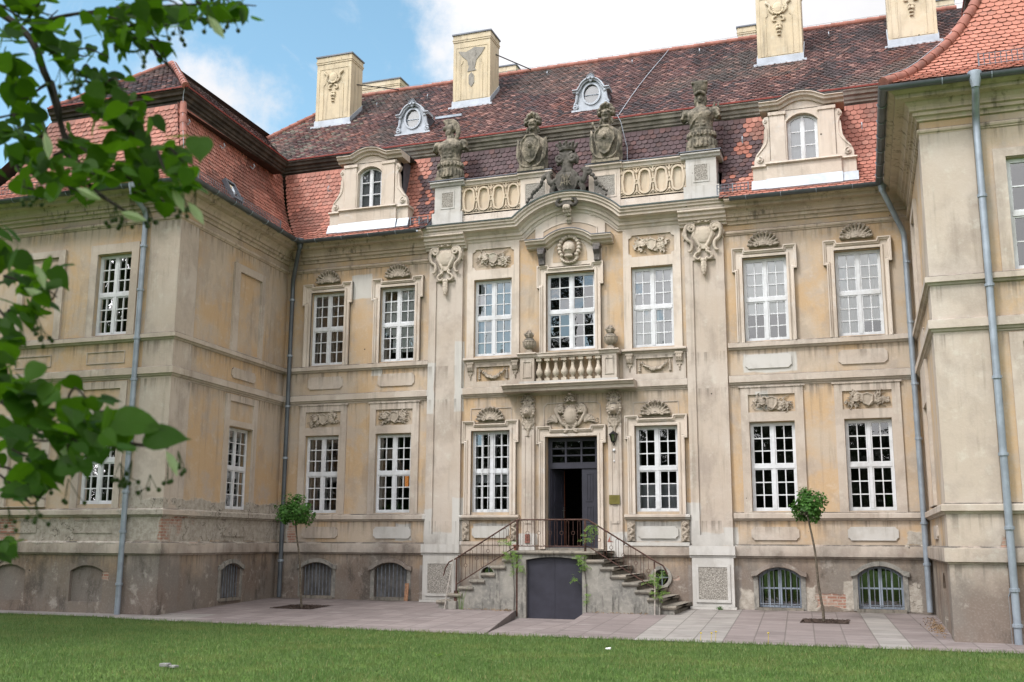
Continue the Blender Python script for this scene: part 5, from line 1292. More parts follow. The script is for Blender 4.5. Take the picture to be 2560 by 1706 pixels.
# snow guards
def guard(P, Q, n, h=.22, name='snow_guard'):
    P = np.array(P, float); Q = np.array(Q, float); b = MB()
    for z in (.03, h*.55, h): b.tube([tuple(P+[0,0,z]), tuple(Q+[0,0,z])], .009, 4)
    for k in range(n+1):
        p = P+(Q-P)*k/n; b.tube([tuple(p+[0,0,-.0]), tuple(p+[0,0,h])], .008, 4)
    for k in (0, .5, 1): p = P+(Q-P)*k; b.box(p[0]-.015,p[0]+.015,p[1]-.015,p[1]+.02,p[2]-.05,p[2]+h+.02)
    return b.build(name, M['grille'], PAL)
guard((-5.0,EY+.28,11.24),(-4.42,EY+.28,11.24),6); guard((4.35,EY+.28,11.24),(5.2,EY+.28,11.24),8)
guard((10.6,-6.93+.42,11.33),(12.9,-6.93+.42,11.33),22, .26)
o1 = np.array([-8.30,-6.93])+UD*.9+ND*.3; o2 = np.array([-8.30,-6.93])+UD*5.6+ND*.3
for dz, dn in ((11.20,.0),): guard((o1[0],o1[1],dz),(o2[0],o2[1],dz),44,.27)
guard((-9.6,-6.6,11.25),(-15,-6.6,11.25),44,.27)
# skylight in the left wing slope
u, s = 3.15, .62; p = np.array([-8.30,-6.93])+UD*u+ND*s; b = MB()
def sl(a, c, n): 
    q = p+UD*a+ND*(c*.50-n*.86); return (q[0], q[1], 11.62+c*.86+n*.50)
b.fr = sl; b.rectframe(-.27,.27,-.38,.38,.06,.03,.0) if 0 else None
for a0,a1,c0,c1 in ((-.27,-.21,-.36,.36),(.21,.27,-.36,.36),(-.21,.21,-.36,-.29),(-.21,.21,.29,.36)): b.add([(a0,c0,0),(a1,c0,0),(a1,c1,0),(a0,c1,0),(a0,c0,.13),(a1,c0,.13),(a1,c1,.13),(a0,c1,.13)], [(0,1,2,3),(7,6,5,4),(0,4,5,1),(1,5,6,2),(2,6,7,3),(3,7,4,0)])
k = b.build('skylight', M['lead'], PAL); b = MB(sl); b.add([(-.21,-.29,.09),(.21,-.29,.09),(.21,.29,.09),(-.21,.29,.09)], [(0,1,2,3)]); b.build('pane', M['glass'], k, fix=False); b = MB(sl); b.add([(-.21,-.29,.05),(.21,-.29,.05),(.21,.29,.05),(-.21,.29,.05)], [(0,1,2,3)]); b.build('skylight_shade', M['dark'], k, fix=False)
# gutters
def gutter(path, r=.095, off=.70, z=10.96, par=PAL):
    b = MB(); pr = [(off+r*math.cos(t), z+r*math.sin(t)) for t in [PI-PI*i/8*-1 for i in range(9)]]
    pr = [(off+r*math.cos(PI+PI*i/8), z+r*math.sin(PI+PI*i/8)) for i in range(9)]+[(off+(r-.012)*math.cos(2*PI-PI*i/8), z+(r-.012)*math.sin(2*PI-PI*i/8)) for i in range(9)]
    b.sweep_plan(pr, path, True)
    P = [Vector(p) for p in path]
    o = b.build('gutter', M['gutter'], par, smooth=40)
    b = MB()
    for i in range(len(P)-1):
        d = P[i+1]-P[i]; L = d.length; d.normalize(); nn = Vector((d.y,-d.x)); k = .45
        while k < L:
            q = P[i]+d*k; pts = [(q.x+nn.x*(off+(r+.012)*math.cos(t)), q.y+nn.y*(off+(r+.012)*math.cos(t)), z+(r+.012)*math.sin(t)) for t in [PI+PI*j/6 for j in range(7)]]
            b.tube(pts, .012, 4); k += .92
    b.build('gutter_bracket', M['zinc'], o)
    return o
gutter(PL[:3]+[(-4.62,-.10)]); gutter([(4.72,-.10)]+PR[1:])
def pipe(pts, r, joints, name='downpipe', label=None, mat='zinc'):
    b = MB(); b.tube(pts, r, 12); top = pts[0]; o = None
    b.lathe([(r*1.1,top[2]-.28),(r*1.25,top[2]-.22),(r*1.9,top[2]-.02),(r*1.95,top[2]+.04),(r*1.8,top[2]+.05)], top[0], top[1], 14)
    o = b.build(name, M[mat], PAL, smooth=40, label=label)
    x, y = pts[-1][0], pts[-1][1]
    for z in joints: b = MB(); b.lathe([(r+.004,z-.035),(r+.022,z-.03),(r+.022,z+.03),(r+.004,z+.035)], x, y, 12); b.tube([(x,y,z),(x,y+.25,z)], .012, 5); b.build('pipe_clamp', M['zinc'], o)
    return o
pipe([(-8.68,-.72,11.0),(-8.68,-.72,10.78),(-8.74,-.68,10.65),(-9.10,-.34,9.85),(-9.15,-.27,9.7),(-9.15,-.26,9.5),(-9.15,-.26,.02)], .068, [9.2,7.4,5.8,4.2,2.35,1.1], label='dark downpipe in the left inner corner', mat='gutter')
pipe([(8.66,-.78,10.98),(8.66,-.78,10.72),(8.72,-.72,10.6),(9.07,-.36,9.8),(9.12,-.29,9.66),(9.13,-.28,9.4),(9.15,-.27,.05)], .072, [8.9,7.3,5.7,4.3,2.2,1.2], label='pale blue grey downpipe in the right inner corner')
p = FLF(1.05,.70,0); q = FLF(1.05,.13,0)
pipe([(p[0],p[1],10.92),(p[0],p[1],10.72),(p[0],p[1]+.08,10.6),(q[0],q[1]-.1,10.40),(q[0],q[1],10.25),(q[0],q[1],10.0),(q[0],q[1],-.14)], .072, [9.4,8.2,6.9,5.8,4.2,2.9,1.9,.6], label='downpipe on the front of the left wing')
p = FRF(1.06,.70,0); q = FRF(1.07,.15,0)
pipe([(p[0],p[1],10.98),(p[0],p[1],10.75),(p[0],p[1]+.08,10.6),(q[0],q[1]-.1,10.38),(q[0],q[1],10.2),(q[0],q[1],10.0),(q[0]+.0,q[1],-.2)], .072, [8.6,6.75,4.9,3.4,2.0,.85,.2], label='downpipe on the front of the right wing')
b = MB(FRF); b.tube([(.97,.02,-.2),(.97,.02,.72),(1.05,.1,.95)], .012); b.build('earth_rod', M['zinc'], PAL)

# ---- chimneys
def chimney(x0, x1, y0, d, zb, zt, drop, kind, label):
    t = empty('chimney', (x0, y0, zb)); t.parent = PAL; t['label'] = label
    def c(o): return child(o, t)
    b = MB(); b.box(x0,x1,y0,y0+d,zb-.4,zt-.3); 
    b.box(x0-.035,x1+.035,y0-.035,y0+d+.035,zt-.235,zt-.19); b.box(x0-.015,x1+.015,y0-.015,y0+d+.015,zt-.19,zt-.03); b.box(x0-.02,x1+.02,y0-.02,y0+d+.02,zt-.3,zt-.235)
    c(b.build('chimney_stack', M['yellow']))
    b = MB(); b.box(x0-.05,x1+.05,y0-.05,y0+d+.05,zt-.03,zt+.02)
    for k in (.3,.75): b.lathe([(.09,zt+.02),(.09,zt+.07),(.06,zt+.075)], x0+(x1-x0)*k, y0+d/2, 8)
    c(b.build('chimney_cap', M['lead']))
    if drop:
        b = MB(lambda u, v, w: (u, y0-v, w)); 
        zl = zb; b.prism([(x0-.03,zl-.02),(x1+.03,zl-.02),(x1+.03,zl+.2),(x0-.03,zl+.2)], .0, .03)
        b.fr = IDF
        for x, s in ((x1,1),(x0,-1)): b.add([(x,y0-.02,zb-.02),(x,y0+d,zb+d*.907-.02),(x,y0+d,zb+d*.907+.2),(x,y0-.02,zb+.2),(x+s*.03,y0-.02,zb-.02),(x+s*.03,y0+d,zb+d*.907-.02),(x+s*.03,y0+d,zb+d*.907+.2),(x+s*.03,y0-.02,zb+.2)], [(0,1,2,3),(7,6,5,4),(0,4,5,1),(1,5,6,2),(2,6,7,3),(3,7,4,0)])
        b.box(x0-.12,x1+.12,y0-.13,y0-.0,zb-.10,zb-.03)
        c(b.build('chimney_flashing', M['zincpale']))
        cu = (x0+x1)/2; H = zt-zb
        b = MB(lambda u, v, w: (u, y0-v, w)); zq = zb+.38*H+.35
        b.sweep_wall([(0,0),(.018,0),(.018,-.025),(0,-.025)], [(cu-.42,zb+.28),(cu-.42,zq+.18),(cu-.36,zq+.24),(cu-.34,zq+.32)])
        b.sweep_wall([(0,0),(.018,0),(.018,-.025),(0,-.025)], [(cu+.34,zq+.32),(cu+.36,zq+.24),(cu+.42,zq+.18),(cu+.42,zb+.28)])
        b.rectframe(cu-.6,cu+.6,zb+.24,zt-.5,.02,0,.012)
        c(b.build('panel_moulding', M['yellow']))
        b = MB(lambda u, v, w: (u, y0-v, w)); zc = zb+.64*H
        if kind == 0:
            b.prism([(cu-.5,zc+.33),(cu-.2,zc+.28),(cu+.1,zc+.42),(cu+.5,zc+.36),(cu+.36,zc+.14),(cu+.18,zc-.06),(cu+.12,zc-.36),(cu+.18,zc-.45),(cu-.16,zc-.47),(cu-.1,zc-.3),(cu-.16,zc-.05),(cu-.35,zc+.12)], -.02, .02)
            b.prism([(cu-.1,zc-.62),(cu,zc-.5),(cu+.1,zc-.65),(cu+.1,zc-.9),(cu,zc-1.05),(cu-.1,zc-.92)], -.02, .02)
            c(b.build('lost_relief', M['cement'], label='grey scar where the stucco relief has fallen off'))
        else:
            b.ell(cu,.03,zc+.1,.17,.06,.22,12,6)
            for q in (-1,1):
                b.curve([(cu+q*.14,zc-.1),(cu+q*.26,zc+.05),(cu+q*.25,zc+.2),(cu+q*.36,zc+.30),(cu+q*.33,zc+.37)], [.03,.045,.045,.05,.03], .03); b.curve([(cu+q*.05,zc-.18),(cu+q*.15,zc-.22),(cu+q*.17,zc-.33),(cu+q*.06,zc-.34)], [.03,.045,.04,.02], .03)
            for k in range(10): a = PI+PI*k/9; b.ell(cu+.17*math.cos(a),.05,zc+.08+.2*math.sin(a),.03,.04,.03,7,4)
            for z, r in ((-.48,.085),(-.58,.08),(-.70,.06),(-.82,.05)):
                for q in (-1,1): b.ell(cu+q*r*.6,.03,zc+z,r*.6,.045,r*.8,8,5,q*.5)
            sculpt(c(b.build('chimney_relief', M['yellow'])), .016, 1, .006)
    return t
zs = lambda y: 14.26+(y-(UE-.03))*.907
for x0, x1, k, lb in ((-10.65,-9.24,1,'yellow chimney with an intact stucco relief, nearest the left wing'),(-5.20,-3.82,0,'yellow chimney with a grey scar on its front'),(5.25,6.63,1,'yellow chimney with a pale stucco relief over the right dormer'),(9.16,10.56,1,'yellow chimney half behind the right wing roof')):
    chimney(x0, x1, 3.2, .88, zs(3.2), 19.27, True, k, lb)
for x0, x1, zt in ((-11.1,-9.22,20.03),(-4.95,-4.28,19.85),(4.2,4.82,19.98),(10.85,11.4,19.85)):
    chimney(x0, x1, 7.2, .75, 16.6, zt, False, 0, 'chimney on the rear slope')
b = MB(); b.tube([(-9.28,3.6,18.2),(-8.3,yr,zr+.05)], .02); b.tube([(-3.85,3.7,18.6),(-3.0,yr,zr+.05)], .02); b.build('chimney_stay', M['blackiron'], PAL)

# ---- dormers
def dormer(cx, label):
    t = empty('dormer', (cx, -.35, 11.3)); t.parent = PAL; t['label'] = label
    y0 = -.35; F = lambda u, v, w: (cx+u, y0-v, w); yb = 1.1
    def c(o): return child(o, t)
    W = [(-.405,.405,11.95,13.30,13.12)]
    plate(MB(F), -.94, .94, 11.9, 13.45, W, -.3, 0, True, .14).build('x', M['pale']) if 0 else None
    b = MB(F); plate(b, -.90, .90, 11.88, 13.46, W, -.5, 0, True, .16)
    for s in (-1,1): b.box(s*.66-.20, s*.66+.20, 0, .07, 11.93, 13.40); b.box(s*.66-.235, s*.66+.235, 0, .10, 13.32, 13.41); b.box(s*.66-.235,s*.66+.235,0,.10,11.88,12.0)
    # arch head over the window
    A = arc_pts(-.62,.62,13.68,13.90,10)
    b.prism([(-.62,13.44)]+A+[(.62,13.44)], -.5, .0)
    b.sweep_wall([(0,0),(.05,0),(.05,.05),(0,.05)], [(-.42,11.93)]+arc_pts(-.42,.42,13.10,13.31,8)+[(.42,11.93)])
    w = c(b.build('dormer_front', M['pale']))
    # cornice with curved middle
    b = MB(F); pth = [(-1.12,13.70),(-.63,13.70)]+A[1:-1]+[(.63,13.70),(1.12,13.70)]
    b.sweep_wall([(-.5,0),(.22,0),(.23,-.03),(.18,-.06),(.17,-.11),(.08,-.14),(.06,-.21),(-.5,-.22)], pth); c(b.build('dormer_cornice', M['pale']))
    for s in (-1,1):
        pass
    b = MB(F); b.sweep_wall([(-.6,.003),(.235,.003),(.245,.02),(-.6,.03)], pth); c(b.build('dormer_flashing', M['lead']))
    # base, sill, lead apron
    b = MB(F); b.box(-.98,.98,-.4,.14,11.46,11.87); b.box(-1.36,1.36,-.4,.06,11.46,11.84); b.sweep_wall([(-.3,0),(.20,0),(.21,-.04),(.15,-.07),(-.3,-.08)], [(-1.0,11.93),(1.0,11.93)]); b.sweep_wall([(-.3,0),(.12,0),(.13,-.04),(.07,-.07),(-.3,-.08)], [(-1.39,11.90),(1.39,11.90)]); c(b.build('dormer_base', M['pale']))
    b = MB(F); b.add([(-1.0,.145,11.48),(1.0,.145,11.48),(1.0,.235,11.17),(-1.0,.235,11.17),(-1.0,.10,11.0),(1.0,.10,11.0)], [(0,1,2,3),(3,2,5,4),(0,3,4),(1,5,2)])
    for s in (-1,1): x0, x1 = sorted((s*1.0, s*1.40)); b.add([(x0,.065,11.48),(x1,.065,11.48),(x1,.18,11.20),(x0,.18,11.20),(x0,.03,11.0),(x1,.03,11.0)], [(0,1,2,3),(3,2,5,4),(0,3,4),(1,5,2)])
    c(b.build('lead_apron', M['zincpale']))
    # side scrolls
    for s in (-1,1):
        P = [(.88,13.32),(1.0,13.30),(1.06,13.20),(1.03,13.10),(.97,13.05),(1.02,12.92),(1.03,12.72),(1.05,12.55),(1.14,12.38),(1.25,12.24),(1.31,12.08),(1.32,11.90),(.88,11.90)]
        b = MB(F); b.prism([(s*x, z) for x, z in P], -.12, .04); b.volute(s*1.17,12.07,.10,.05,.028,PI/2,1.3,s); b.ell(s*1.17,.06,12.07,.05,.05,.05); b.volute(s*.99,13.18,.055,.05,.02,PI/2,1.1,s)
        b.curve([(s*.98,13.05),(s*.94,12.85),(s*.97,12.55),(s*1.1,12.36),(s*1.24,12.2)], .022, .045, 5); c(b.build('scroll', M['pale']))
        b = MB(F); b.quad((s*.90,-.3,11.5),(s*.90,-1.6,11.5),(s*.90,-1.6,13.6),(s*.90,-.3,13.6)); b.quad((s*.895,-.3,11.5),(s*.895,-1.6,11.5),(s*.895,-1.6,13.6),(s*.895,-.3,13.6)); c(b.build('dormer_cheek', M['lead'], fix=False))
    b = MB(F); top = [(-1.1,13.70),(-.63,13.70)]+A[1:-1]+[(.63,13.70),(1.1,13.70)]
    for p, q in zip(top, top[1:]): b.quad((p[0],-.45,p[1]+.01),(q[0],-.45,q[1]+.01),(q[0],-1.3,q[1]+.01),(p[0],-1.3,p[1]+.01))
    c(b.build('dormer_roof', M['lead'], fix=False))
    # arched window
    b = MB(F); v = -.09; A2 = arc_pts(-.40,.40,13.12,13.29,8); A3 = arc_pts(-.345,.345,13.08,13.235,8)
    b.ring([(-.40,11.955)]+A2+[(.40,11.955)], [(-.345,12.01)]+A3+[(.345,12.01)], v-.06, v)
    b.box(-.04,.04,v-.05,v+.012,11.96,13.25)
    for z in (12.42,12.82): b.box(-.35,.35,v-.045,v-.01,z-.014,z+.014)
    for s in (-1,1): b.box(s*.05-.012,s*.05+.012,v-.045,v-.004,12.0,13.2); b.box(s*.335-.015,s*.335+.015,v-.045,v-.004,12.0,13.1)
    c(b.build('dormer_window', M['whitepaint']))
    b = MB(F); 
    for s in (-1,1):
        for z0, z1 in ((11.98,12.42),(12.42,12.82),(12.82,13.28)): t1 = rng.normal(0,.003); x0, x1 = sorted((s*.03, s*.39)); b.quad((x0,v-.03,z0),(x1,v-.03+t1,z0),(x1,v-.03,z1),(x0,v-.03-t1,z1))
    c(b.build('pane', M['glass'], fix=False))
    b = MB(F); n = 10
    for i in range(n): x0, x1 = -.40+.8*i/n, -.40+.8*(i+1)/n; b.quad((x0,-.2-.012*(i%2),11.95),(x1,-.2-.012*((i+1)%2),11.95),(x1,-.2-.012*((i+1)%2),13.3),(x0,-.2-.012*(i%2),13.3))
    c(b.build('blind', M['greyblind'], fix=False))
    b = MB(F); b.quad((-.9,-.5,11.9),(.9,-.5,11.9),(.9,-.5,13.45),(-.9,-.5,13.45)); c(b.build('unlit_room', M['dark'], fix=False))
    return t
dormer(-6.47, 'arched dormer with side scrolls on the left part of the roof'); dormer(6.70, 'arched dormer with side scrolls beside the right wing')

# ---- oval dormers
def oculus(cx, label):
    y0 = 1.56; zb = 15.07; F = lambda u, v, w: (cx+u, y0-v, zb+w)
    t = empty('oculus_dormer', (cx, y0, zb)); t.parent = PAL; t['label'] = label
    def c(o): return child(o, t)
    E1 = [(.25*math.cos(2*PI*i/28), .53+.315*math.sin(2*PI*i/28)) for i in range(28)]
    outl = []
    for i in range(28):
        a = 2*PI*i/28; x, z = math.cos(a), math.sin(a)
        if z > .25: outl.append((.44*x, .62+.46*z))
        elif z > -.2: outl.append((.46*x, .53+.3*z))
        else: outl.append((.60*x if abs(x) > .3 else .60*x, .02))
    b = MB(F); b.ring(E1, outl, -.10, 0)
    b.ring([(x*1.0, .53+(z-.53)*1.0) for x, z in E1], [(x*1.22, .53+(z-.53)*1.18) for x, z in E1], -.02, .05)
    A = [(-.60,.70),(-.45,.70)]+[(.43*math.sin(-1.15+2.3*i/12), .60+.46*math.cos(-1.15+2.3*i/12)) for i in range(13)]+[(.45,.70),(.60,.70)]
    b.sweep_wall([(-.3,0),(.14,0),(.14,-.03),(.09,-.05),(.08,-.09),(-.3,-.1)], A)
    for s in (-1,1):
        b.curve([(s*.45,.66),(s*.47,.45),(s*.50,.30),(s*.56,.2)], [.05,.05,.045,.04], .02, 7); b.volute(s*.53,.13,.09,.03,.035,PI/2,1.2,s); b.ell(s*.45,.05,.60,.06,.05,.07)
    b.prism([(-.62,0),(.62,0),(.60,.06),(.42,.16),(.3,.2),(-.3,.2),(-.42,.16),(-.60,.06)], -.1, .012)
    b.box(-.64,.64,-.1,.06,-.03,.03)
    c(b.build('oculus_frame', M['zincpale'], smooth=35))
    b = MB(F); shell(b, 0, 1.0, .13, .18, 7, .05); b.curve([(-.05,1.0),(0,.93),(.05,1.0)], .03, .1, 5); c(b.build('finial', M['zincpale']))
    b = MB(F); b.add([(x, -.03, z) for x, z in E1], [tuple(range(28))]); c(b.build('pane', M['glass'], fix=False))
    b = MB(F); b.add([(x*1.1, -.09, .53+(z-.53)*1.1) for x, z in E1], [tuple(range(28))]); c(b.build('blind', M['blind'] if cx < -2 else M['greyblind'], fix=False))
    b = MB(F); b.box(-.25,.25,-.02,.0,.50,.515) ; c(b.build('glazing_bar', M['zinc']))
    b = MB(F)
    T = [(-.5,.65),(-.42,.75)]+[(.42*math.sin(-1.1+2.2*i/8), .58+.45*math.cos(-1.1+2.2*i/8)) for i in range(9)]+[(.42,.75),(.5,.65)]
    for p, q in zip(T, T[1:]): b.quad((p[0],-.1,p[1]),(q[0],-.1,q[1]),(q[0],-1.4,q[1]),(p[0],-1.4,p[1]))
    for s in (-1,1): b.quad((s*.48,-.05,.0),(s*.48,-1.2,.0),(s*.48,-1.2,.66),(s*.48,-.05,.66))
    c(b.build('oculus_roof', M['lead'], fix=False))
oculus(-5.94, 'zinc oval dormer between the two left chimneys'); oculus(.24, 'zinc oval dormer above the crest')
b = MB(); b.box(-5.3,-4.35,1.95,2.05,15.66,15.74); b.build('snow_board', M['zinc'], PAL)

# ---- cellar openings
def cellar(i, fr, h, style, hood):
    u0, u1, w0, w1, sp = h; v = -.16
    b = MB(fr)
    A = arc_pts(u0+.0, u1-.0, sp, w1, 10)
    t = empty('cellar_window', tuple(fr((u0+u1)/2, 0, w0))); t.parent = PAL; t['label'] = {'board': 'boarded cellar window behind iron bars', 'glass': 'cellar window with blue grey frame behind bars'}[style]
    def c(o): return child(o, t)
    if style == 'board':
        b.add([(u0,v,w0)]+[(p[0],v,p[1]) for p in A]+[(u1,v,w0)], [tuple(range(len(A)+2))]); c(b.build('shutter_board', M['board'], fix=False))
    else:
        B = [(u0+.05+(p[0]-u0)*(1-.1/(u1-u0)), p[1]-.05) for p in A]
        b.ring([(u0,w0)]+A+[(u1,w0)], [(u0+.05,w0+.05)]+B+[(u1-.05,w0+.05)], v-.06, v)
        cu = (u0+u1)/2; b.box(cu-.045,cu+.045,v-.05,v+.01,w0+.05,w1-.04); b.box(u0+.05,u1-.05,v-.045,v-.01,(w0+w1)/2-.04,(w0+w1)/2-.0)
        for x in (cu-.27, cu+.27): b.box(x-.015,x+.015,v-.045,v-.012,w0+.05,w1-.1)
        c(b.build('window_frame', M['bluepaint']))
        b = MB(fr); b.add([(u0,v-.03,w0)]+[(p[0],v-.03,p[1]) for p in A]+[(u1,v-.03,w0)], [tuple(range(len(A)+2))]); c(b.build('pane', M['glass'], fix=False))
    b = MB(fr); n = 7 if style == 'glass' else 8
    if i == 'L': n = 7
    for k in range(n):
        x = u0+(u1-u0)*(k+.7)/(n+.4); z = np.interp(x, [p[0] for p in A], [p[1] for p in A])
        c(MB(fr).tube([(x,-.05,w0-.0),(x,-.05,float(z)+.02)], .013, 6).build('bar', M['grille']))
    if style == 'glass': c(MB(fr).tube([(u0,-.045,w0+.09),(u1,-.045,w0+.09)], .012, 5).build('bar', M['grille']))
    if hood:
        b = MB(fr); lo = [(u0-.16,sp-.02)]+arc_pts(u0-.02,u1+.02,sp+.01,w1+.015,10)+[(u1+.16,sp-.02)]; hi = [(u0-.16,sp+.10)]+[(p[0], p[1]+.105) for p in arc_pts(u0-.03,u1+.03,sp+.02,w1+.02,10)]+[(u1+.16,sp+.10)]
        b.ring(lo, hi, .0, .10 if hood == 2 else .07, closed=False); c(b.build('hood', M['cement'] if hood == 1 else M['trim']))
    b = MB(fr); b.box(u0-.05,u1+.05,-.1,.05,w0-.09,w0-.0); c(b.build('sill', M['step']))
    for x0, x1 in ((u0-.12,u0),(u1,u1+.12)): c(MB(fr).box(x0,x1,0,.018,w0-.05,sp+.0).build('jamb', M['cement']))
cellar(0, FM, CEL[0], 'board', 1); cellar(1, FM, CEL[1], 'board', 2); cellar(5, FM, CEL[5], 'glass', 2); cellar(6, FM, CEL[6], 'glass', 1)
cellar('L', FLI, LIH[1], 'board', 1)
for k in (2, 4):
    u0, u1, w0, w1, sp = CEL[k]; cu = (u0+u1)/2
    t = empty('cellar_oculus', (cu, -.1, .78)); t.parent = PAL; t['label'] = 'round cellar light beside the stairs'
    b = MB(FM); ro = .29 if k == 4 else .25; A = [(cu+.20*math.cos(2*PI*i/20), .78+.21*math.sin(2*PI*i/20)) for i in range(20)]; B = [(cu+ro*math.cos(2*PI*i/20), .78+(ro+.01)*math.sin(2*PI*i/20)) for i in range(20)]
    b.ring(A, B, -.03, .045); child(b.build('oculus_rim', M['cement']), t)
    b = MB(FM); b.box(cu-.2,cu+.2,-.1,-.085,.77,.785); b.box(cu-.008,cu+.008,-.1,-.083,.5,1.0); child(b.build('glazing_bar', M['bluepaint']), t)
    b = MB(FM); b.add([(u, -.11, w) for u, w in A], [tuple(range(20))]); child(b.build('pane', M['glass'], fix=False), t)

# ------------------------------------------------------------------ stairs to the door
ST = empty('staircase', (0, -2.2, 0), 'double flight of worn stone stairs with iron railing over a cellar gate', 'staircase')
FS = lambda u, v, w: (u, -v, w)
def sc(o): return child(o, ST)
TOPS = [1.26,1.08,.885,.71,.53,.345,.165]; XR = [1.47,1.72,2.03,2.35,2.66,2.96,3.28]; XL = [1.27,1.57,1.86,2.18,2.49,2.80,3.12]
def rstep(x0, x1, top, th=.10):
    b = MB(FS); y1 = 2.30; pr = [(y1-.06,top-th),(y1-.015,top-th+.008),(y1+.005,top-th*.5),(y1-.015,top-.008),(y1-.05,top)]
    # nosing rounded on the long front and on the free end
    n = len(pr)
    b.add([(x0,.12,top-th),(x0,.12,top)]+[(x0,v,w) for v, w in pr], [tuple(range(n+2))]); b.add([(x1,.12,top-th),(x1,.12,top)]+[(x1,v,w) for v, w in pr], [tuple(range(n+2))])
    for (v, w), (v2, w2) in zip(pr, pr[1:]): b.quad((x0,v,w),(x1,v,w),(x1,v2,w2),(x0,v2,w2))
    b.quad((x0,.12,top),(x1,.12,top),(x1,pr[-1][0],top),(x0,pr[-1][0],top)); b.quad((x0,.12,top-th),(x1,.12,top-th),(x1,pr[0][0],top-th),(x0,pr[0][0],top-th))
    return b
sc(rstep(-1.02, 1.24, 1.47, .095).build('landing', M['step'], fix=True))
for i, t in enumerate(TOPS):
    a = (XR[i-1]-.10) if i else 1.0; sc(rstep(a, XR[i], t).build('step', M['step']))
    a = (XL[i-1]-.10) if i else .98; sc(rstep(-XL[i], -a, t).build('step', M['step']))
def sidewall(s, X):
    P = [(.90,-.3),(.90,1.378)]
    P += [(.98 if s < 0 else 1.0,1.378)]
    prev = None
    for i, t in enumerate(TOPS):
        x = X[i]-.055; x0 = P[-1][0]; P += [(x0, t-.101), (x, t-.101)]
    P += [(X[-1]-.055,-.3)]
    P = [(s*x, z) for x, z in P]
    return MB(FS).prism(P, .11, 2.245)
sc(sidewall(1, XR).build('stair_wall', M['cement'])); sc(sidewall(-1, XL).build('stair_wall', M['cement']))
GA = arc_pts(-.63,.88,1.235,1.315,12)
b = MB(FS); b.ring([(-.63,-.3)]+GA+[(.88,-.3)], [(-.899,-.3),(-.899,1.372)]+[(p[0],1.372) for p in GA[1:-1]]+[(.899,1.372),(.899,-.3)], 2.0, 2.235, closed=False); sc(b.build('gate_surround', M['cement']))
b = MB(FS); b.box(-.98,.98,2.0,2.26,1.372,1.376) ; sc(b.build('landing_joint', M['step']))
for s in (-1, 1):
    A = [p for p in GA if (p[0] <= .125+1e-6 if s < 0 else p[0] >= .125-1e-6)]
    b = MB(FS)
    P = ([(-.625,-.24)]+[(max(p[0],-.625),p[1]-.006) for p in A]+[(.122,-.24)]) if s < 0 else ([(.128,-.24)]+[(max(.128,min(p[0],.875)),p[1]-.006) for p in A]+[(.875,-.24)])
    b.prism(P, 2.08, 2.13); sc(b.build('cellar_gate_leaf', M['door']))
b = MB(FS); b.box(-.9,.9,.3,2.0,-.3,-.28); b.box(-.62,.87,2.0,2.02,-.3,1.3); sc(b.build('cellar_passage', M['dark']))
# railing
RA = empty('railing', (0, -2.2, 1.47)); RA.parent = ST; RA.matrix_parent_inverse = Matrix.Translation(-ST.location)
def rc(o):
    o.parent = RA; o.matrix_parent_inverse = Matrix.Translation((0, 2.2, -1.47)); return o
y = 2.215
top = [(-2.95,.80),(-2.90,1.0),(-2.80,1.15),(-2.6,1.25),(-.92,2.245),(-.86,2.262),(1.0,2.262),(1.06,2.245),(2.79,1.22),(2.96,1.13),(3.02,1.03),(3.07,.92)]
b = MB(FS); b.tube([(u, y, w) for u, w in top], .02, 8); rc(b.build('handrail', M['iron'], smooth=60))
b = MB(FS); b.tube([(u, y, w) for u, w in [(-2.58,.575),(-.92,1.57),(-.86,1.585),(1.02,1.585),(1.07,1.57),(2.73,.575)]], .014, 6); rc(b.build('bottom_rail', M['iron']))
for u, z0, z1, r in ((-.875,-.2,2.26,.024),(.965,-.12,2.26,.024),(-2.58,.14,1.26,.02),(2.745,.14,1.22,.016)):
    b = MB(FS); b.box(u-r,u+r,y-r,y+r,z0,z1)
    if u == -2.58: b.box(u-.045,u+.045,y-.045,y+.045,.14,.42)
    rc(b.build('rail_post', M['iron']))
tz = lambda u: float(np.interp(u, [p[0] for p in top], [p[1] for p in top])); bz = lambda u: float(np.interp(u, [-2.58,-.9,1.04,2.73], [.575,1.585,1.585,.575]))
def loop(b, u, w=.036):
    z0, z1 = bz(u)+.02, tz(u)-.03; P = []
    for i in range(20):
        a = 2*PI*i/20; s = math.sin(a); P.append((u+w*math.cos(a), y, (z1-w if s > 0 else z0+w)+w*s if abs(s) > .01 else (z0+z1)/2))
    P.append(P[0]); b.tube(P, .0065, 5)
def ringbar(b, u):
    z0, z1 = bz(u), tz(u); m = (z0+z1)/2; r = .044
    b.tube([(u,y,z0),(u,y,m-r)], .0065, 5); b.tube([(u,y,m+r),(u,y,z1)], .0065, 5)
    b.tube([(u+r*math.cos(2*PI*i/16),y,m+r*math.sin(2*PI*i/16)) for i in range(17)], .0065, 5)
def barset(us):
    for k, u in enumerate(us):
        b = MB(FS); (loop if k % 2 == 0 else ringbar)(b, u); rc(b.build('baluster_bar', M['iron']))
barset([-.75+.155*k for k in range(11)])
barset([1.17+.158*k for k in range(10)]); barset([-2.48+.158*k for k in range(10)])
for u in (-2.65, 2.765):
    b = MB(FS); b.box(u-.135,u+.135,2.12,2.40,-.12,.15); sc(b.build('footing', M['cement']))
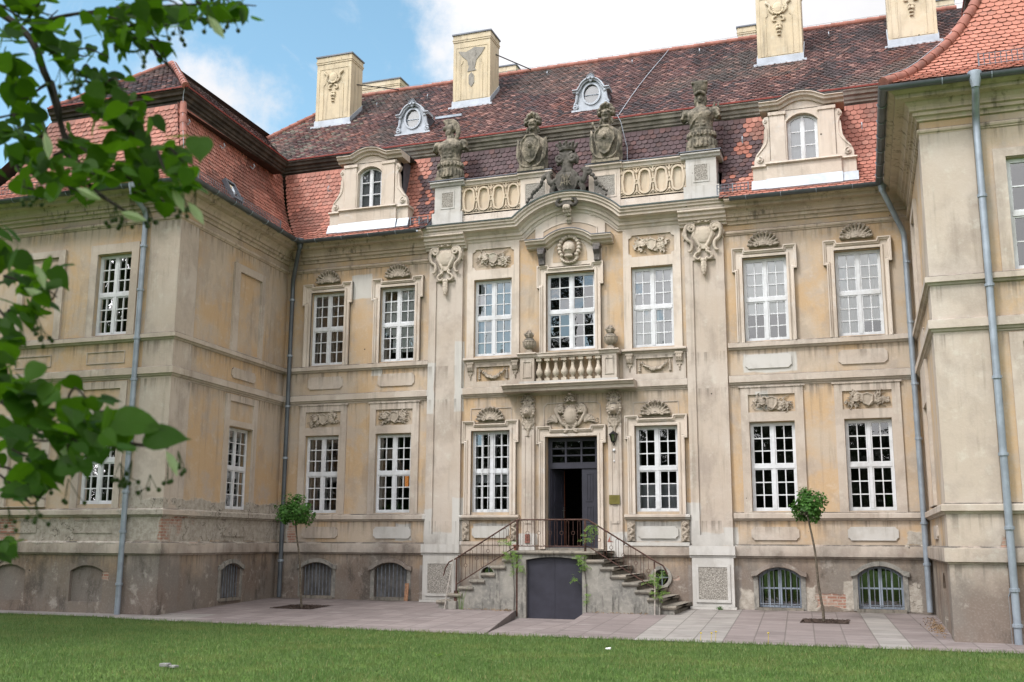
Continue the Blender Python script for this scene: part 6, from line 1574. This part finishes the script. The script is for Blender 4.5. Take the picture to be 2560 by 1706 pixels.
# loose things round the stairs
def pole(label, P, r):
    t = empty('pole', P[0], label, 'pole'); b = MB(lambda u, v, w: (u-P[0][0], v-P[0][1], w-P[0][2])); b.tube(P, r, 7); b.build('shaft', M['plank'], t)
pole('pale thin pole leaning on the stair railing near the roughcast panel', [(-2.80,-2.47,-.06),(-2.76,-2.42,.4),(-2.64,-2.27,1.24)], .017)
pole('peeling upright pole with a climber round it at the railing end', [(2.78,-2.45,-.06),(2.79,-2.43,.5),(2.80,-2.40,1.05)], .017)
t = empty('tile_strip', (-4.96,-.22,0), 'narrow salmon coloured strip leaning beside the boarded cellar window', 'strip')
b = MB()
for k in range(5): b.box(-.06+.006*(k%2),.06+.004*(k%2),-.02+.012*k,.0+.012*k,.10*k,.10*k+.097)
b.build('tile', M['brickm'], t)
t = empty('flower_pot', (-.98,-2.0,1.47), 'small terracotta pot on the left edge of the landing', 'flower pot')
b = MB(); b.lathe([(.05,0),(.075,.12),(.085,.12),(.085,.15),(.07,.15),(.065,.08)], 0, 0, 14); b.build('pot', M['ridge'], t, smooth=40)
b = MB()
for k in range(3): b.box(-1.33,-1.19,-.26,-.228,1.66+.085*k,1.735+.085*k)
b.build('bare_bricks', M['ridge'], PAL, label='bare red bricks left of the door')
b = MB(FM); b.prism([(1.04,1.70),(1.12,1.86),(1.12,1.74),(1.22,1.70)], .0, .135); b.build('bare_bricks', M['ridge'], PAL, label='bare red brick right of the door')
def chunk(name, label, cat, loc, parts, mat):
    t = empty(name, loc, label, cat)
    b = MB()
    for (x, yy, z, a, c, d) in parts: b.box(x-a, x+a, yy-c, yy+c, z, z+d)
    o = b.build('lump', M[mat], t); sculpt(o, .008, 1, .012, .05)
chunk('broken_paver', 'broken grey paver pieces lying on the lawn', 'paver', (-1.95,-15.0,LZ+.03), [(-.05,0,0,.075,.05,.05),(.08,.02,-.01,.07,.045,.035)], 'stoneblock')
chunk('litter', 'crumpled white plastic scrap lying on the lawn', 'litter', (3.55,-10.1,LZ+.04), [(0,0,0,.045,.03,.03),(.03,.01,.02,.02,.02,.02)], 'litter')

# ------------------------------------------------------------------ plants
def leafmesh(pts_list, name, mat, parent=None, kind=None):
    V = []; F = []
    for poly in pts_list:
        n = len(V); V += poly[0]; F += [tuple(n+i for i in f) for f in poly[1]]
    me = bpy.data.meshes.new(name); me.from_pydata(V, [], F); me.materials.append(mat); me.update()
    o = bpy.data.objects.new(name, me); COL.objects.link(o)
    if parent: o.parent = parent
    return o
MAPLE = [(0,0),(.18,.05),(.42,-.05),(.36,.18),(.55,.42),(.30,.42),(.22,.60),(0,1.0),(-.22,.60),(-.30,.42),(-.55,.42),(-.36,.18),(-.42,-.05),(-.18,.05)]
MF = [(0,1,2,3,4),(0,4,5,6,7),(0,7,8,9,10),(0,10,11,12,13)]
def oriented(shape, faces, p, size, nrm, roll, cup=.18):
    n = Vector(nrm).normalized(); a = n.orthogonal().normalized(); a = Matrix.Rotation(roll, 3, n) @ a; c = n.cross(a)
    P = Vector(p); out = []
    for x, yv in shape: out.append(tuple(P+a*x*size+c*yv*size-n*size*cup*(x*x*1.4+yv*yv*.6)))
    return out, faces
def balltree(name, x, yy, crown, rx, rz, lean, label, seed):
    R = random.Random(seed); z0 = gz(yy)
    t = empty(name, (x, yy, z0), label, 'tree', 'small clipped maples on the paving')
    cx, cy, cz = crown[0]-x, crown[1]-yy, crown[2]-z0
    P = [(0,0,-.05)]+[(cx*f**1.2+.018*math.sin(f*9+seed), cy*f, (cz-.25)*f) for f in [k/9 for k in range(1, 10)]]+[(cx,cy,cz)]
    b = MB(); b.tube(P, [.034]+[.030-.0011*k for k in range(10)], 8)
    for k in range(14):
        a, e = R.uniform(0, 2*PI), R.uniform(-.3, 1.1); L = R.uniform(.5, .9); q = (cx+rx*L*math.cos(a)*math.cos(e), cy+rx*L*math.sin(a)*math.cos(e), cz-.2+rz*L*math.sin(e)+.05)
        b.tube([(cx,cy,cz-.28+.02*k), ((cx+q[0])/2,(cy+q[1])/2,(cz-.2+q[2])/2), q], [.014,.009,.004], 5)
    b.build('trunk', M['bark'], t, smooth=60)
    L = []
    cl = []
    for k in range(44):   # clusters over an uneven crown
        a, s = R.uniform(0, 2*PI), R.uniform(-.85, 1); r = R.uniform(.62, 1.0)*(1+.16*noise.noise(Vector((math.cos(a)*1.3+seed, math.sin(a)*1.3, s*1.7))))
        c_ = math.sqrt(max(0, 1-s*s)); cl.append((cx+rx*r*.86*c_*math.cos(a), cy+rx*r*.86*c_*math.sin(a), cz+rz*r*.9*s*(1 if s > 0 else .78), R.uniform(.10, .19)))
    for (px, py, pz, pr) in cl:
        for k in range(46):
            d = Vector((R.gauss(0,1), R.gauss(0,1), R.gauss(0,1))).normalized(); q = Vector((px,py,pz))+d*pr*R.uniform(.4, 1.05)
            out = (q-Vector((cx,cy,cz))).normalized(); nrm = out*.8+Vector((0,0,.75))+Vector((R.gauss(0,.45),R.gauss(0,.45),R.gauss(0,.45)))
            L.append(oriented(MAPLE, MF, q, R.uniform(.05, .085), nrm, R.uniform(0, 2*PI)))
    leafmesh(L, 'crown', M['maple'], t)
    return t
balltree('maple_tree', -6.72, -3.05, (-6.98,-3.1,2.48), .60, .48, 0, 'ball headed maple with the wider crown and straight stem, before a boarded cellar window', 3)
balltree('maple_tree', 6.79, -2.9, (6.56,-2.9,2.54), .44, .44, 0, 'ball headed maple on a bent stem before the blue framed cellar windows', 8)
def bed(cx, cy, w, d, sk, label):
    b = MB(); z = gz(cy); R = random.Random(int(cx*10))
    b.quad((cx-w,cy-d,gz(cy-d)+.004),(cx+w,cy-d,gz(cy-d)+.004),(cx+w-sk,cy+d,gz(cy+d)+.004),(cx-w-sk,cy+d,gz(cy+d)+.004))
    for k in range(900):
        x, yy = cx+R.uniform(-w,w)*.98, cy+R.uniform(-d,d)*.98; s = R.uniform(.008,.022); a = R.uniform(0,PI); h = R.uniform(.004,.02); dx, dy = s*2*math.cos(a), s*2*math.sin(a)
        zz = gz(yy)+.006; b.add([(x-dx,yy-dy,zz),(x+dy*.5,yy-dx*.5,zz+h),(x+dx,yy+dy,zz+R.uniform(0,.02)),(x-dy*.5,yy+dx*.5,zz+h*.6)], [(0,1,2,3)])
    o = b.build('mulch', M['mulch'], fix=False); tag(o, label, 'mulch', kind='stuff')
bed(6.82,-2.85,.53,.50,.02,'bark mulch square round the bent maple'); bed(-6.75,-3.0,.62,.62,.1,'bark mulch square round the straight maple')
LF_ = [(0,0),(.10,.25),(.12,.55),(0,1),(-.12,.55),(-.10,.25)]
def vine(label, stem, clusters, seed, base):
    R = random.Random(seed); t = empty('climbing_plant', base, label, 'climber', 'young climbers on the stair railing'); B = Vector(base)
    b = MB(lambda u, v, w: (u-B.x, v-B.y, w-B.z)); b.tube(catmull(stem, 4), .009, 5); b.build('stem', M['twig'], t)
    L = []
    for (x, yy, z, rx, rz, n) in clusters:
        for k in range(n):   # pinnate leaves: a rib with leaflet pairs
            p = Vector((x+R.gauss(0,rx*.5), yy+R.gauss(0,.07), z+R.gauss(0,rz*.5)))-B; d = Vector((R.gauss(0,1), R.gauss(0,.6)-.3, R.gauss(-.35,.5))).normalized(); ln = R.uniform(.12,.22)
            for j in range(5):
                for s in (-1, 1):
                    q = p+d*ln*(j+.3)/5; side = d.cross(Vector((0,-.6,.8))).normalized()*s
                    v = (side+d*.5+Vector((0,0,-.25))).normalized(); nn = d.cross(side).normalized(); sz = R.uniform(.045,.07)
                    w_ = v.cross(nn).normalized(); L.append(([tuple(q+v*yv*sz+w_*xv*sz*1.3) for xv, yv in LF_], [(0,1,2,3),(0,3,4,5)]))
    leafmesh(L, 'leaves', M['vine'], t)
vine('bushy climber on the railing post beside the terracotta pot', [(-.95,-2.25,-.1),(-.93,-2.28,.5),(-.98,-2.28,1.1),(-1.1,-2.27,1.7)], [(-1.13,-2.27,1.70,.12,.13,12),(-1.0,-2.3,1.33,.2,.16,24),(-.80,-2.3,1.08,.14,.16,12),(-.93,-2.3,.8,.08,.1,4)], 1, (-.95,-2.25,-.1))
vine('climber trailing over the cellar gate and up the railing post by the open flight', [(.99,-2.25,-.08),(1.0,-2.28,.6),(.95,-2.28,1.3),(1.08,-2.27,2.1)], [(1.12,-2.27,2.05,.13,.10,13),(1.06,-2.27,1.85,.08,.12,7),(.85,-2.3,1.30,.2,.16,20),(1.02,-2.3,1.1,.1,.2,8),(.74,-2.3,.80,.1,.08,6),(1.02,-2.3,.4,.06,.18,6)], 2, (.99,-2.25,-.08))
vine('loose climber wound round the pole before the round cellar light', [(2.85,-2.4,-.05),(2.86,-2.4,.4),(2.85,-2.38,.9)], [(2.84,-2.4,.72,.18,.14,16),(2.9,-2.4,.48,.15,.10,14),(2.76,-2.4,.9,.08,.08,4)], 3, (2.85,-2.4,-.05))
t = empty('weed', (4.05,-.38,-.01), 'small round green weed at the foot of the right pilaster', 'plant')
L = []
for k in range(70):
    a, e = random.uniform(0,2*PI), random.uniform(.2,1.4); d = Vector((math.cos(a)*math.cos(e), math.sin(a)*math.cos(e), math.sin(e)*.7)); L.append(oriented(LF_, [(0,1,2,3),(0,3,4,5)], d*random.uniform(.02,.13), .07, d+Vector((0,0,.4)), random.uniform(0,6)))
leafmesh(L, 'leaves', M['maple'], t)
t = empty('weed', (-2.35,-2.42,-.05), 'tuft of tall thin stalks beside the left railing footing', 'plant'); b = MB()
for k in range(7): a = random.uniform(-.12,.12); b.tube([(a*.4,0,0),(a*.7,-.02,.25),(a*1.6,-.03,random.uniform(.4,.6))], [.006,.005,.002], 4)
b.build('stalks', M['vine'], t)
# dandelions at the lawn edge
for k, (x, yy) in enumerate(((4.75,-7.62),(4.98,-7.8),(5.05,-7.7),(6.05,-7.86),(1.15,-12.1))):
    t = empty('dandelion', (x, yy, LZ), 'yellow dandelion among the grass at the edge of the paving' if k < 4 else 'pale green weed rosette in the middle of the lawn', 'flower', 'dandelions at the lawn edge' if k < 4 else None); b = MB()
    if k < 4: b.tube([(0,0,0),(.01,0,.12),(.015,0,.16+.02*k)], .004, 5); b.ell(.015,0,.17+.02*k,.022,.022,.012); b.build('stalk_and_bloom', M['dandelion'] if 'dandelion' in M else M['vine'], t)
    else:
        L = [oriented(LF_, [(0,1,2,3),(0,3,4,5)], (0,0,.03), .16, (math.cos(q)*.8,math.sin(q)*.8,1), q*1.7) for q in range(7)]; leafmesh(L, 'leaves', M['vine'], t)
# dry leaves and debris along the walls
def debris(label, spots, n, seed):
    R = random.Random(seed); L = []
    for k in range(n):
        x0, y0, x1, y1, w = spots[R.randrange(len(spots))]; f = R.random(); x = x0+(x1-x0)*f+R.gauss(0,w); yy = y0+(y1-y0)*f+R.gauss(0,w)
        if x > 9.3 and yy > -6.2: continue
        L.append(oriented(LF_, [(0,1,2,3),(0,3,4,5)], (x,yy,gz(yy)+R.uniform(.006,.03)), R.uniform(.03,.09), (R.gauss(0,.5),R.gauss(0,.5),1), R.uniform(0,6)))
    o = leafmesh(L, 'dry_leaves', M['dryleaf']); tag(o, label, 'leaf litter', kind='stuff')
debris('dry brown leaves and crumbs along the foot of the right wing', [(9.12,-1.2,9.28,-5.6,.10),(9.15,-2.5,9.25,-4.5,.14)], 620, 4)
debris('dry leaves and crumbs along the foot of the stairs', [(-2.3,-2.36,-1.0,-2.36,.05),(1.05,-2.36,2.6,-2.36,.04),(-1.3,-2.5,-.95,-2.4,.07)], 330, 5)

# ---- linden bough hanging into the view, trunk just left of the photographer
CAMP = Vector((8.2985, -28.7, 1.70))
YAW, PIT, ROL = math.radians(19.4415), math.radians(10.78397), math.radians(.29256)
fwd = Vector((-math.sin(YAW)*math.cos(PIT), math.cos(YAW)*math.cos(PIT), math.sin(PIT))); rt = Vector((math.cos(YAW), math.sin(YAW), 0)); upv = rt.cross(fwd)
rt2 = rt*math.cos(ROL)+upv*math.sin(ROL); up2 = -rt*math.sin(ROL)+upv*math.cos(ROL)
def at(px, py, d):   # where a thing d metres away from the photographer stands (photo pixels, 2560 wide)
    return CAMP+(fwd+rt2*((px-1280)/2631.77)-up2*((py-853)/2631.77))*d
LT = empty('linden_tree', (4.6,-27.4,LZ), 'linden boughs with heart shaped leaves and fruit hanging in the left foreground', 'tree')
LB = Vector((4.6,-27.4,LZ))
TW = [[(-260,-120,3.1),(40,60,2.9),(110,180,2.8),(135,250,2.8),(180,400,2.7),(230,470,2.6),(300,520,2.5),(335,540,2.5)],
      [(75,75,2.85),(140,45,2.8),(250,28,2.8),(420,15,2.7),(560,10,2.7),(640,15,2.6)],[(60,60,2.85),(90,20,2.8),(140,-60,2.8)],
      [(130,205,2.8),(150,270,2.7),(160,330,2.7),(240,400,2.6)],[(128,205,2.8),(95,225,2.8),(60,262,2.9)],
      [(-300,760,3.0),(-80,720,2.9),(60,700,2.8),(120,705,2.7)],[(-300,880,2.7),(-60,960,2.6),(60,1040,2.5),(180,1085,2.4),(330,1110,2.35),(420,1120,2.3)],[(-200,1150,2.8),(20,1170,2.7),(90,1240,2.7)]]
FLT = lambda u, v, w: (u-LB.x, v-LB.y, w-LB.z)
for i, tw in enumerate(TW):
    P = catmull([tuple(at(*q)) for q in tw], 4); n = len(P); b = MB(FLT)
    r0 = .012 if i in (0, 6) else .006; b.tube([tuple(p) for p in P], [r0*(1-.75*k/(n-1)) for k in range(n)], 6)
    if i in (0, 5, 6, 7): q = at(*TW[i][0]); b.tube([(4.75,-27.33,2.6+.2*(i == 0)),((4.75+q.x)/2,(-27.33+q.y)/2,max(2.9,q.z)*.5+1.5 if i == 0 else (2.6+q.z)/2), tuple(q)], [.05,.03,.012], 7)
    b.build('branch', M['twig'], LT, smooth=60)
b = MB(FLT); b.tube([(4.6,-27.4,LZ),(4.65,-27.4,1.2),(4.7,-27.35,2.4),(4.8,-27.3,3.2),(4.9,-27.4,5.5),(5.0,-27.6,8)], [.24,.19,.16,.12,.09,.05], 12); b.build('trunk', M['bark'], LT, smooth=60)
def linden_shape():
    half = [(0,.06),(.14,-.02),(.30,.0),(.42,.12),(.46,.30),(.42,.48),(.32,.66),(.18,.82),(.06,.95)]
    P = [(x, yv) for x, yv in half]+[(0,1.10)]+[(-x*.93, yv) for x, yv in half[:0:-1]]
    return P
LS = linden_shape(); nL = len(LS)
def lleaf(p, size, droop, n, R):
    # midrib from stalk p along droop, blade folded a little along it
    d = droop.normalized(); n = (n-d*n.dot(d)).normalized(); s = d.cross(n); fold = R.uniform(.05,.28); curl = R.uniform(-.1,.3)
    V = []; F = []
    mid = [0,.3,.65,1.10]
    for yv in mid: V.append(tuple(p+d*yv*size-n*size*curl*yv*yv*.5-LB))
    for side in (1, -1):
        b0 = len(V); ring_ = [(abs(x), yv) for x, yv in LS if x*side > 0]
        ring_.sort(key=lambda q: q[1] if q[0] > .2 or q[1] > .3 else q[1]-.001)
        hs = [(.14,-.02),(.30,.0),(.42,.12),(.46,.30),(.42,.48),(.32,.66),(.18,.82),(.06,.95)]
        if side < 0: hs = [(x*.93, yv) for x, yv in hs]
        for x, yv in hs: V.append(tuple(p+d*yv*size+s*side*x*size+n*size*(fold*x*1.0-.25*x*x)-n*size*curl*yv*yv*.5-LB+n*R.uniform(-.015,.015)*size))
        F += [(0,b0,b0+1,b0+2),(0,b0+2,b0+3,1),(1,b0+3,b0+4,b0+5),(1,b0+5,2),(2,b0+5,b0+6,b0+7),(2,b0+7,3)]
    return V, F
CL = [  # photo areas filled by foliage: centre x, y, spread x, y, distance, count, size
 (60,60,120,90,2.75,20,.085),(330,40,120,50,2.65,20,.08),(440,30,110,40,2.6,15,.08),(560,22,70,28,2.55,12,.07),(40,220,70,100,2.8,14,.085),(200,140,90,60,2.7,9,.075),(330,110,80,40,2.65,12,.07),
 (250,220,70,50,2.65,14,.075),(395,120,25,20,2.6,3,.085),(60,330,70,70,2.8,16,.085),(215,190,30,20,2.65,3,.07),(125,115,25,25,2.7,2,.085),(300,270,60,50,2.55,10,.075),
 (70,420,70,60,2.75,14,.085),(200,400,80,70,2.6,18,.08),(330,330,60,60,2.5,14,.08),(330,430,90,50,2.45,18,.08),(430,400,60,50,2.4,9,.085),(470,460,40,30,2.35,4,.085),(150,470,100,40,2.6,12,.075),(390,490,70,30,2.45,7,.07),
 (20,640,35,60,2.6,5,.09),(60,700,55,50,2.5,8,.085),(115,720,35,50,2.45,5,.085),(40,790,50,40,2.55,6,.08),(20,880,30,50,2.5,5,.09),
 (30,960,60,50,2.4,9,.09),(110,1000,70,45,2.35,10,.085),(190,1040,70,50,2.3,12,.085),(255,1050,40,40,2.25,4,.09),(120,1090,90,40,2.35,12,.085),(50,1120,70,50,2.5,10,.09),(280,1110,60,35,2.25,8,.08),(200,1160,50,40,2.3,5,.085),(60,1220,70,60,2.55,12,.09),(110,1180,40,40,2.5,5,.085),(10,1380,18,30,2.5,3,.08)]
LEAF = [(345,1050,2.2,.10,1.0),(415,1085,2.2,.088,1.0)]
R = random.Random(21); LL = []; FR = MB(lambda u, v, w: (u-LB.x, v-LB.y, w-LB.z)); BRL = []
for cx, cy, sx, sy, d, n, size in CL:
    for k in range(int(n*(2.5 if cy < 300 else 2.0))):
        px, py = R.gauss(cx, sx*.52), R.gauss(cy, sy*.52); p = at(px, py, d+R.gauss(0, .12))
        droop = Vector((R.gauss(.35,.7), R.gauss(.1,.6), R.gauss(-.45,.5))); nn = Vector((R.gauss(0,.55), R.gauss(-.25,.5), 1.0))
        if droop.length < .2: droop = Vector((.5,0,-.5))
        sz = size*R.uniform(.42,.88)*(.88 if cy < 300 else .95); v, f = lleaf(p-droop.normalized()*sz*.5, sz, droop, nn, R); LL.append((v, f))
for cx, cy, sx, sy, d, n, size in CL:   # side twigs
    for k in range(2):
        p, q = at(cx-sx*R.uniform(.3,1.), cy-sy*R.uniform(.0,.8), d+.05), at(cx+sx*R.uniform(.2,.9), cy+sy*R.uniform(-.4,.8), d)
        m_ = (p+q)/2+up2*R.gauss(0,.02)+fwd*R.gauss(0,.03); MB(FLT).tube([tuple(x) for x in catmull([p,m_,q],3)], [.0035,.003,.003,.0025,.0025,.002,.0015], 5).build('twig', M['twig'], LT)
for px, py, d, sz, sgn in LEAF:
    p = at(px, py, d); LL.append(lleaf(p-rt2*sz*.5, sz, rt2+Vector((0,.2,-.12)), fwd*-.65+up2*.8, R))
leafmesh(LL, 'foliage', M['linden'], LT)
# shading crown overhead, out of the frame
L2 = []
for k in range(3600):
    a = R.uniform(0, 2*PI); q = math.sqrt(R.random())*3.4; p = Vector((5.4+q*math.cos(a), -27.0+q*math.sin(a)*1.0, R.uniform(3.3, 6.5)))
    rel = p-CAMP; zz = rel.dot(fwd)
    if zz > .2:
        X, Y = 1280+2631.77*rel.dot(rt2)/zz, 853-2631.77*rel.dot(up2)/zz
        if -150 < X < 2700 and Y > -200: continue
    L2.append(lleaf(p, R.uniform(.09,.14), Vector((R.gauss(0,1),R.gauss(0,1),-.4)), Vector((R.gauss(0,.4),R.gauss(0,.4),1)), R))
leafmesh(L2, 'crown', M['wood_far'], LT)
FCL = [(520,55),(585,65),(440,90),(400,75),(345,150),(150,215),(190,215),(420,520),(455,530),(490,520),(290,555),(330,560),(370,560),(120,500),(60,490),(150,1170),(130,1220),(170,1240),(330,1195),(420,1190),(445,1170),(375,1230),(300,1200),(20,1310),(90,1300),(100,850),(90,830)]
for px, py in FCL:
    FR = MB(FLT); p = at(px, py-22, R.uniform(2.35,2.6)); n = R.randint(3, 6)
    for k in range(n):
        q = p+rt2*R.gauss(0,.016)-up2*R.uniform(.012,.04)+fwd*R.gauss(0,.015); FR.ell(q.x,q.y,q.z,.0055,.0055,.006,8,6); FR.tube([tuple(p+up2*.02), tuple((p+q)/2+rt2*R.gauss(0,.004)), tuple(q)], .0011, 4)
    FR.build('fruit_cluster', M['fruit'], LT, smooth=60)
for px, py in ((470,505),(430,470),(300,530),(110,330),(60,720),(85,660),(130,1090),(225,1085),(415,1128),(520,40),(190,470)):   # pale narrow bracts of the fruit
    p = at(px, py, 2.3); d = (rt2*R.uniform(.1,1)-up2*R.uniform(.3,.9)).normalized(); q = d.cross(fwd).normalized()
    leafmesh([([tuple(p-LB+d*yv*.062+q*xv*.085+fwd*.01*math.sin(yv*3)) for xv, yv in LF_], [(0,1,2,3),(0,3,4,5)])], 'bract', M['bract'], LT)

# ---- far wood across the lawn behind the photographer, mirrored in the panes
def farwood():
    R = random.Random(9); L = []
    Q = [(-.5,-.5),(.5,-.4),(.45,.5),(-.4,.55)]
    for k in range(46):
        cx, cy = (-50+k*3.6+R.uniform(-1,1), -64+R.uniform(-7,5)) if k < 30 else (-54-(k-30)*1.0+R.uniform(-2,2), -62+(k-30)*3.3); H = R.uniform(12.5,19.0)+(5 if k >= 30 else 0); W = R.uniform(3.,4.6)
        for j in range(520):
            a = R.uniform(0,2*PI); s = R.uniform(-1,1); c_ = math.sqrt(1-s*s); r = R.uniform(.7,1.05)*(1+.25*noise.noise(Vector((cx+math.cos(a),s*2,math.sin(a)))))
            p = (cx+W*r*c_*math.cos(a), cy+W*r*c_*math.sin(a), H*.52+H*.46*r*s); L.append(oriented(Q, [(0,1,2,3)], p, R.uniform(.5,1.1), (R.gauss(0,1),R.gauss(0,1),R.gauss(.5,1)), R.uniform(0,6), 0))
    for k in range(2600):   # undergrowth closing the wood near the ground
        x = R.uniform(-60, 62); L.append(oriented(Q, [(0,1,2,3)], (x, -66+R.uniform(-3,3), R.uniform(0, 10.5)), R.uniform(1.6,2.6), (R.gauss(0,.5),1,R.gauss(0,.4)), R.uniform(0,6), 0))
    for bx, by, H in ((-10.6,-37.5,23),(-29,-36,21)):   # two unseen slender trees added to darken what two upper windows mirror
        for k in range(1500):
            z = R.uniform(2, H); w_ = 1.5*math.sin(PI*min(1, (z+2)/(H+3)))**.7; a = R.uniform(0, 2*PI); q = math.sqrt(R.random())
            L.append(oriented(Q, [(0,1,2,3)], (bx+w_*q*math.cos(a), by+w_*q*math.sin(a), z), R.uniform(.25,.5), (R.gauss(0,1),R.gauss(0,1),R.gauss(.5,1)), R.uniform(0,6), 0))
    o = leafmesh(L, 'far_wood', M['wood_far']); tag(o, 'dense far wood beyond the lawn, mirrored in the window panes', 'wood', kind='stuff')
farwood()
t = empty('shade_tree', (-16.5,-17.5,LZ), 'unseen tall broad tree, added so its shade falls on the left wing', 'tree')  # out-of-view tree added to keep sun and sky off the left wing
b = MB(); b.tube([(0,0,-.2),(.1,0,3),(0,.1,8),(.2,0,15)], [.45,.36,.28,.1], 12)
for k in range(9):
    a = k*2.4; b.tube([(.05,.05,5+k),(1.6*math.cos(a),1.6*math.sin(a),7.2+k*1.1),(3.6*math.cos(a),3.6*math.sin(a),8.6+k*1.25)], [.14,.09,.03], 7)
b.build('trunk', M['bark'], t, smooth=60)
R = random.Random(31); L = []; Q = [(-.5,-.5),(.5,-.4),(.45,.5),(-.4,.55)]
for k in range(5200):
    a = R.uniform(0,2*PI); s = R.uniform(-1,1); c_ = math.sqrt(1-s*s); r = R.random()**.4*(1+.22*noise.noise(Vector((math.cos(a)*1.5,s*2.2,math.sin(a)*1.5))))
    L.append(oriented(Q, [(0,1,2,3)], (5.6*r*c_*math.cos(a), 5.6*r*c_*math.sin(a), 14+9.0*r*s), R.uniform(.35,.75), (R.gauss(0,1),R.gauss(0,1),R.gauss(.5,1)), R.uniform(0,6), 0))
leafmesh(L, 'crown', M['wood_far'], t)

# ------------------------------------------------------------------ camera, sky, sun
cam = bpy.data.cameras.new('camera'); co = bpy.data.objects.new('camera', cam); COL.objects.link(co)
co.matrix_world = Matrix(((rt2.x, up2.x, -fwd.x, CAMP.x), (rt2.y, up2.y, -fwd.y, CAMP.y), (rt2.z, up2.z, -fwd.z, CAMP.z), (0, 0, 0, 1)))
cam.sensor_width = 36; cam.lens = 37.009; cam.clip_start = .05; cam.clip_end = 2000
cam.dof.use_dof = True; cam.dof.focus_distance = 28.; cam.dof.aperture_fstop = 5.0
SC.camera = co
SUN_EL, SUN_AZ = math.radians(52), math.radians(215)   # azimuth clockwise from +y
sd = Vector((math.sin(SUN_AZ)*math.cos(SUN_EL), math.cos(SUN_AZ)*math.cos(SUN_EL), math.sin(SUN_EL)))
sun = bpy.data.lights.new('sun', 'SUN'); so = bpy.data.objects.new('sun', sun); COL.objects.link(so)
sun.energy = 2.6; sun.angle = math.radians(11); sun.color = (1., .965, .92); so.rotation_euler = sd.to_track_quat('Z', 'Y').to_euler(); so.location = (-20, -40, 60)
w = bpy.data.worlds.new('World'); SC.world = w; w.use_nodes = True; nt = w.node_tree; nt.nodes.clear()
N = nt.nodes.new; K = nt.links.new
out = N('ShaderNodeOutputWorld'); bg = N('ShaderNodeBackground'); bg.inputs[1].default_value = .12; K(bg.outputs[0], out.inputs[0])
sky = N('ShaderNodeTexSky'); sky.sky_type = 'NISHITA'; sky.sun_disc = False; sky.sun_elevation = SUN_EL; sky.sun_rotation = SUN_AZ; sky.air_density = 1.1; sky.dust_density = .8; sky.ozone_density = 1.6
tc = N('ShaderNodeTexCoord')
def m(op, a, b=None, c=None, clamp=False):
    x = N('ShaderNodeMath'); x.operation = op; x.use_clamp = clamp
    for i, v in enumerate((a, b, c)):
        if v is None: continue
        if hasattr(v, 'links'): K(v, x.inputs[i])
        else: x.inputs[i].default_value = v
    return x.outputs[0]
sx = N('ShaderNodeSeparateXYZ'); K(tc.outputs['Generated'], sx.inputs[0]); X, Y, Z = sx.outputs
az = m('MULTIPLY', m('ARCTAN2', X, Y), 180/PI); el = m('MULTIPLY', m('ARCSINE', Z), 180/PI)
def ns(scale, detail, rough=.6, dist=0.):
    x = N('ShaderNodeTexNoise'); K(tc.outputs['Generated'], x.inputs['Vector']); x.inputs['Scale'].default_value = scale; x.inputs['Detail'].default_value = detail; x.inputs['Roughness'].default_value = rough; x.inputs['Distortion'].default_value = dist; return x.outputs['Fac']
n1 = m('SUBTRACT', ns(7.5, 9, .6), .5); n0 = m('SUBTRACT', ns(2.2, 7, .6), .5)
front = m('MAXIMUM', m('MULTIPLY', m('ADD', az, 25.5), .055), m('MINIMUM', m('MULTIPLY', m('SUBTRACT', 24.2, el), .10), m('MULTIPLY', m('ADD', az, 40.), .08)))
front = m('ADD', front, m('MULTIPLY', n1, 2.0))
back = m('ADD', m('MULTIPLY', n0, 5.), .75)
isback = m('GREATER_THAN', m('ABSOLUTE', az), 95.)
den = m('ADD', m('MULTIPLY', isback, back), m('MULTIPLY', m('SUBTRACT', 1., isback), front))
mr = N('ShaderNodeMapRange'); mr.interpolation_type = 'SMOOTHSTEP'; K(den, mr.inputs[0]); mr.inputs[1].default_value = -.05; mr.inputs[2].default_value = .42; mr.inputs[4].default_value = .97
cb = m('MULTIPLY_ADD', n0, 5.0, 9.5)
cb = m('MULTIPLY_ADD', n1, -3.0, cb)
dt = N('ShaderNodeVectorMath'); dt.operation = 'DOT_PRODUCT'; K(tc.outputs['Generated'], dt.inputs[0]); dt.inputs[1].default_value = sd
cb = m('MULTIPLY_ADD', m('POWER', m('MAXIMUM', dt.outputs['Value'], 0.), 3.), 30., cb)   # clouds shine brighter round the hidden sun
cc = N('ShaderNodeCombineXYZ'); K(cb, cc.inputs[0]); K(m('MULTIPLY', cb, .985), cc.inputs[1]); K(m('MULTIPLY', cb, 1.0), cc.inputs[2])
hs = N('ShaderNodeHueSaturation'); K(sky.outputs[0], hs.inputs['Color']); hs.inputs['Saturation'].default_value = 1.0; hs.inputs['Value'].default_value = 2.2; hs.inputs['Hue'].default_value = .476
wisp = N('ShaderNodeMapRange'); wisp.interpolation_type = 'SMOOTHSTEP'; K(ns(11, 8, .62, .8), wisp.inputs[0]); wisp.inputs[1].default_value = .56; wisp.inputs[2].default_value = .78; wisp.inputs[4].default_value = .55
mx = N('ShaderNodeMix'); mx.data_type = 'RGBA'; K(m('MAXIMUM', mr.outputs[0], wisp.outputs[0]), mx.inputs['Factor']); K(hs.outputs[0], mx.inputs['A']); K(cc.outputs[0], mx.inputs['B']); K(mx.outputs['Result'], bg.inputs[0])
SC.view_settings.view_transform = 'Standard'; SC.view_settings.look = 'None'; SC.view_settings.exposure = -.13; SC.view_settings.gamma = 1
SC.cycles.max_bounces = 8; SC.cycles.transparent_max_bounces = 12; SC.cycles.caustics_reflective = False; SC.cycles.caustics_refractive = False
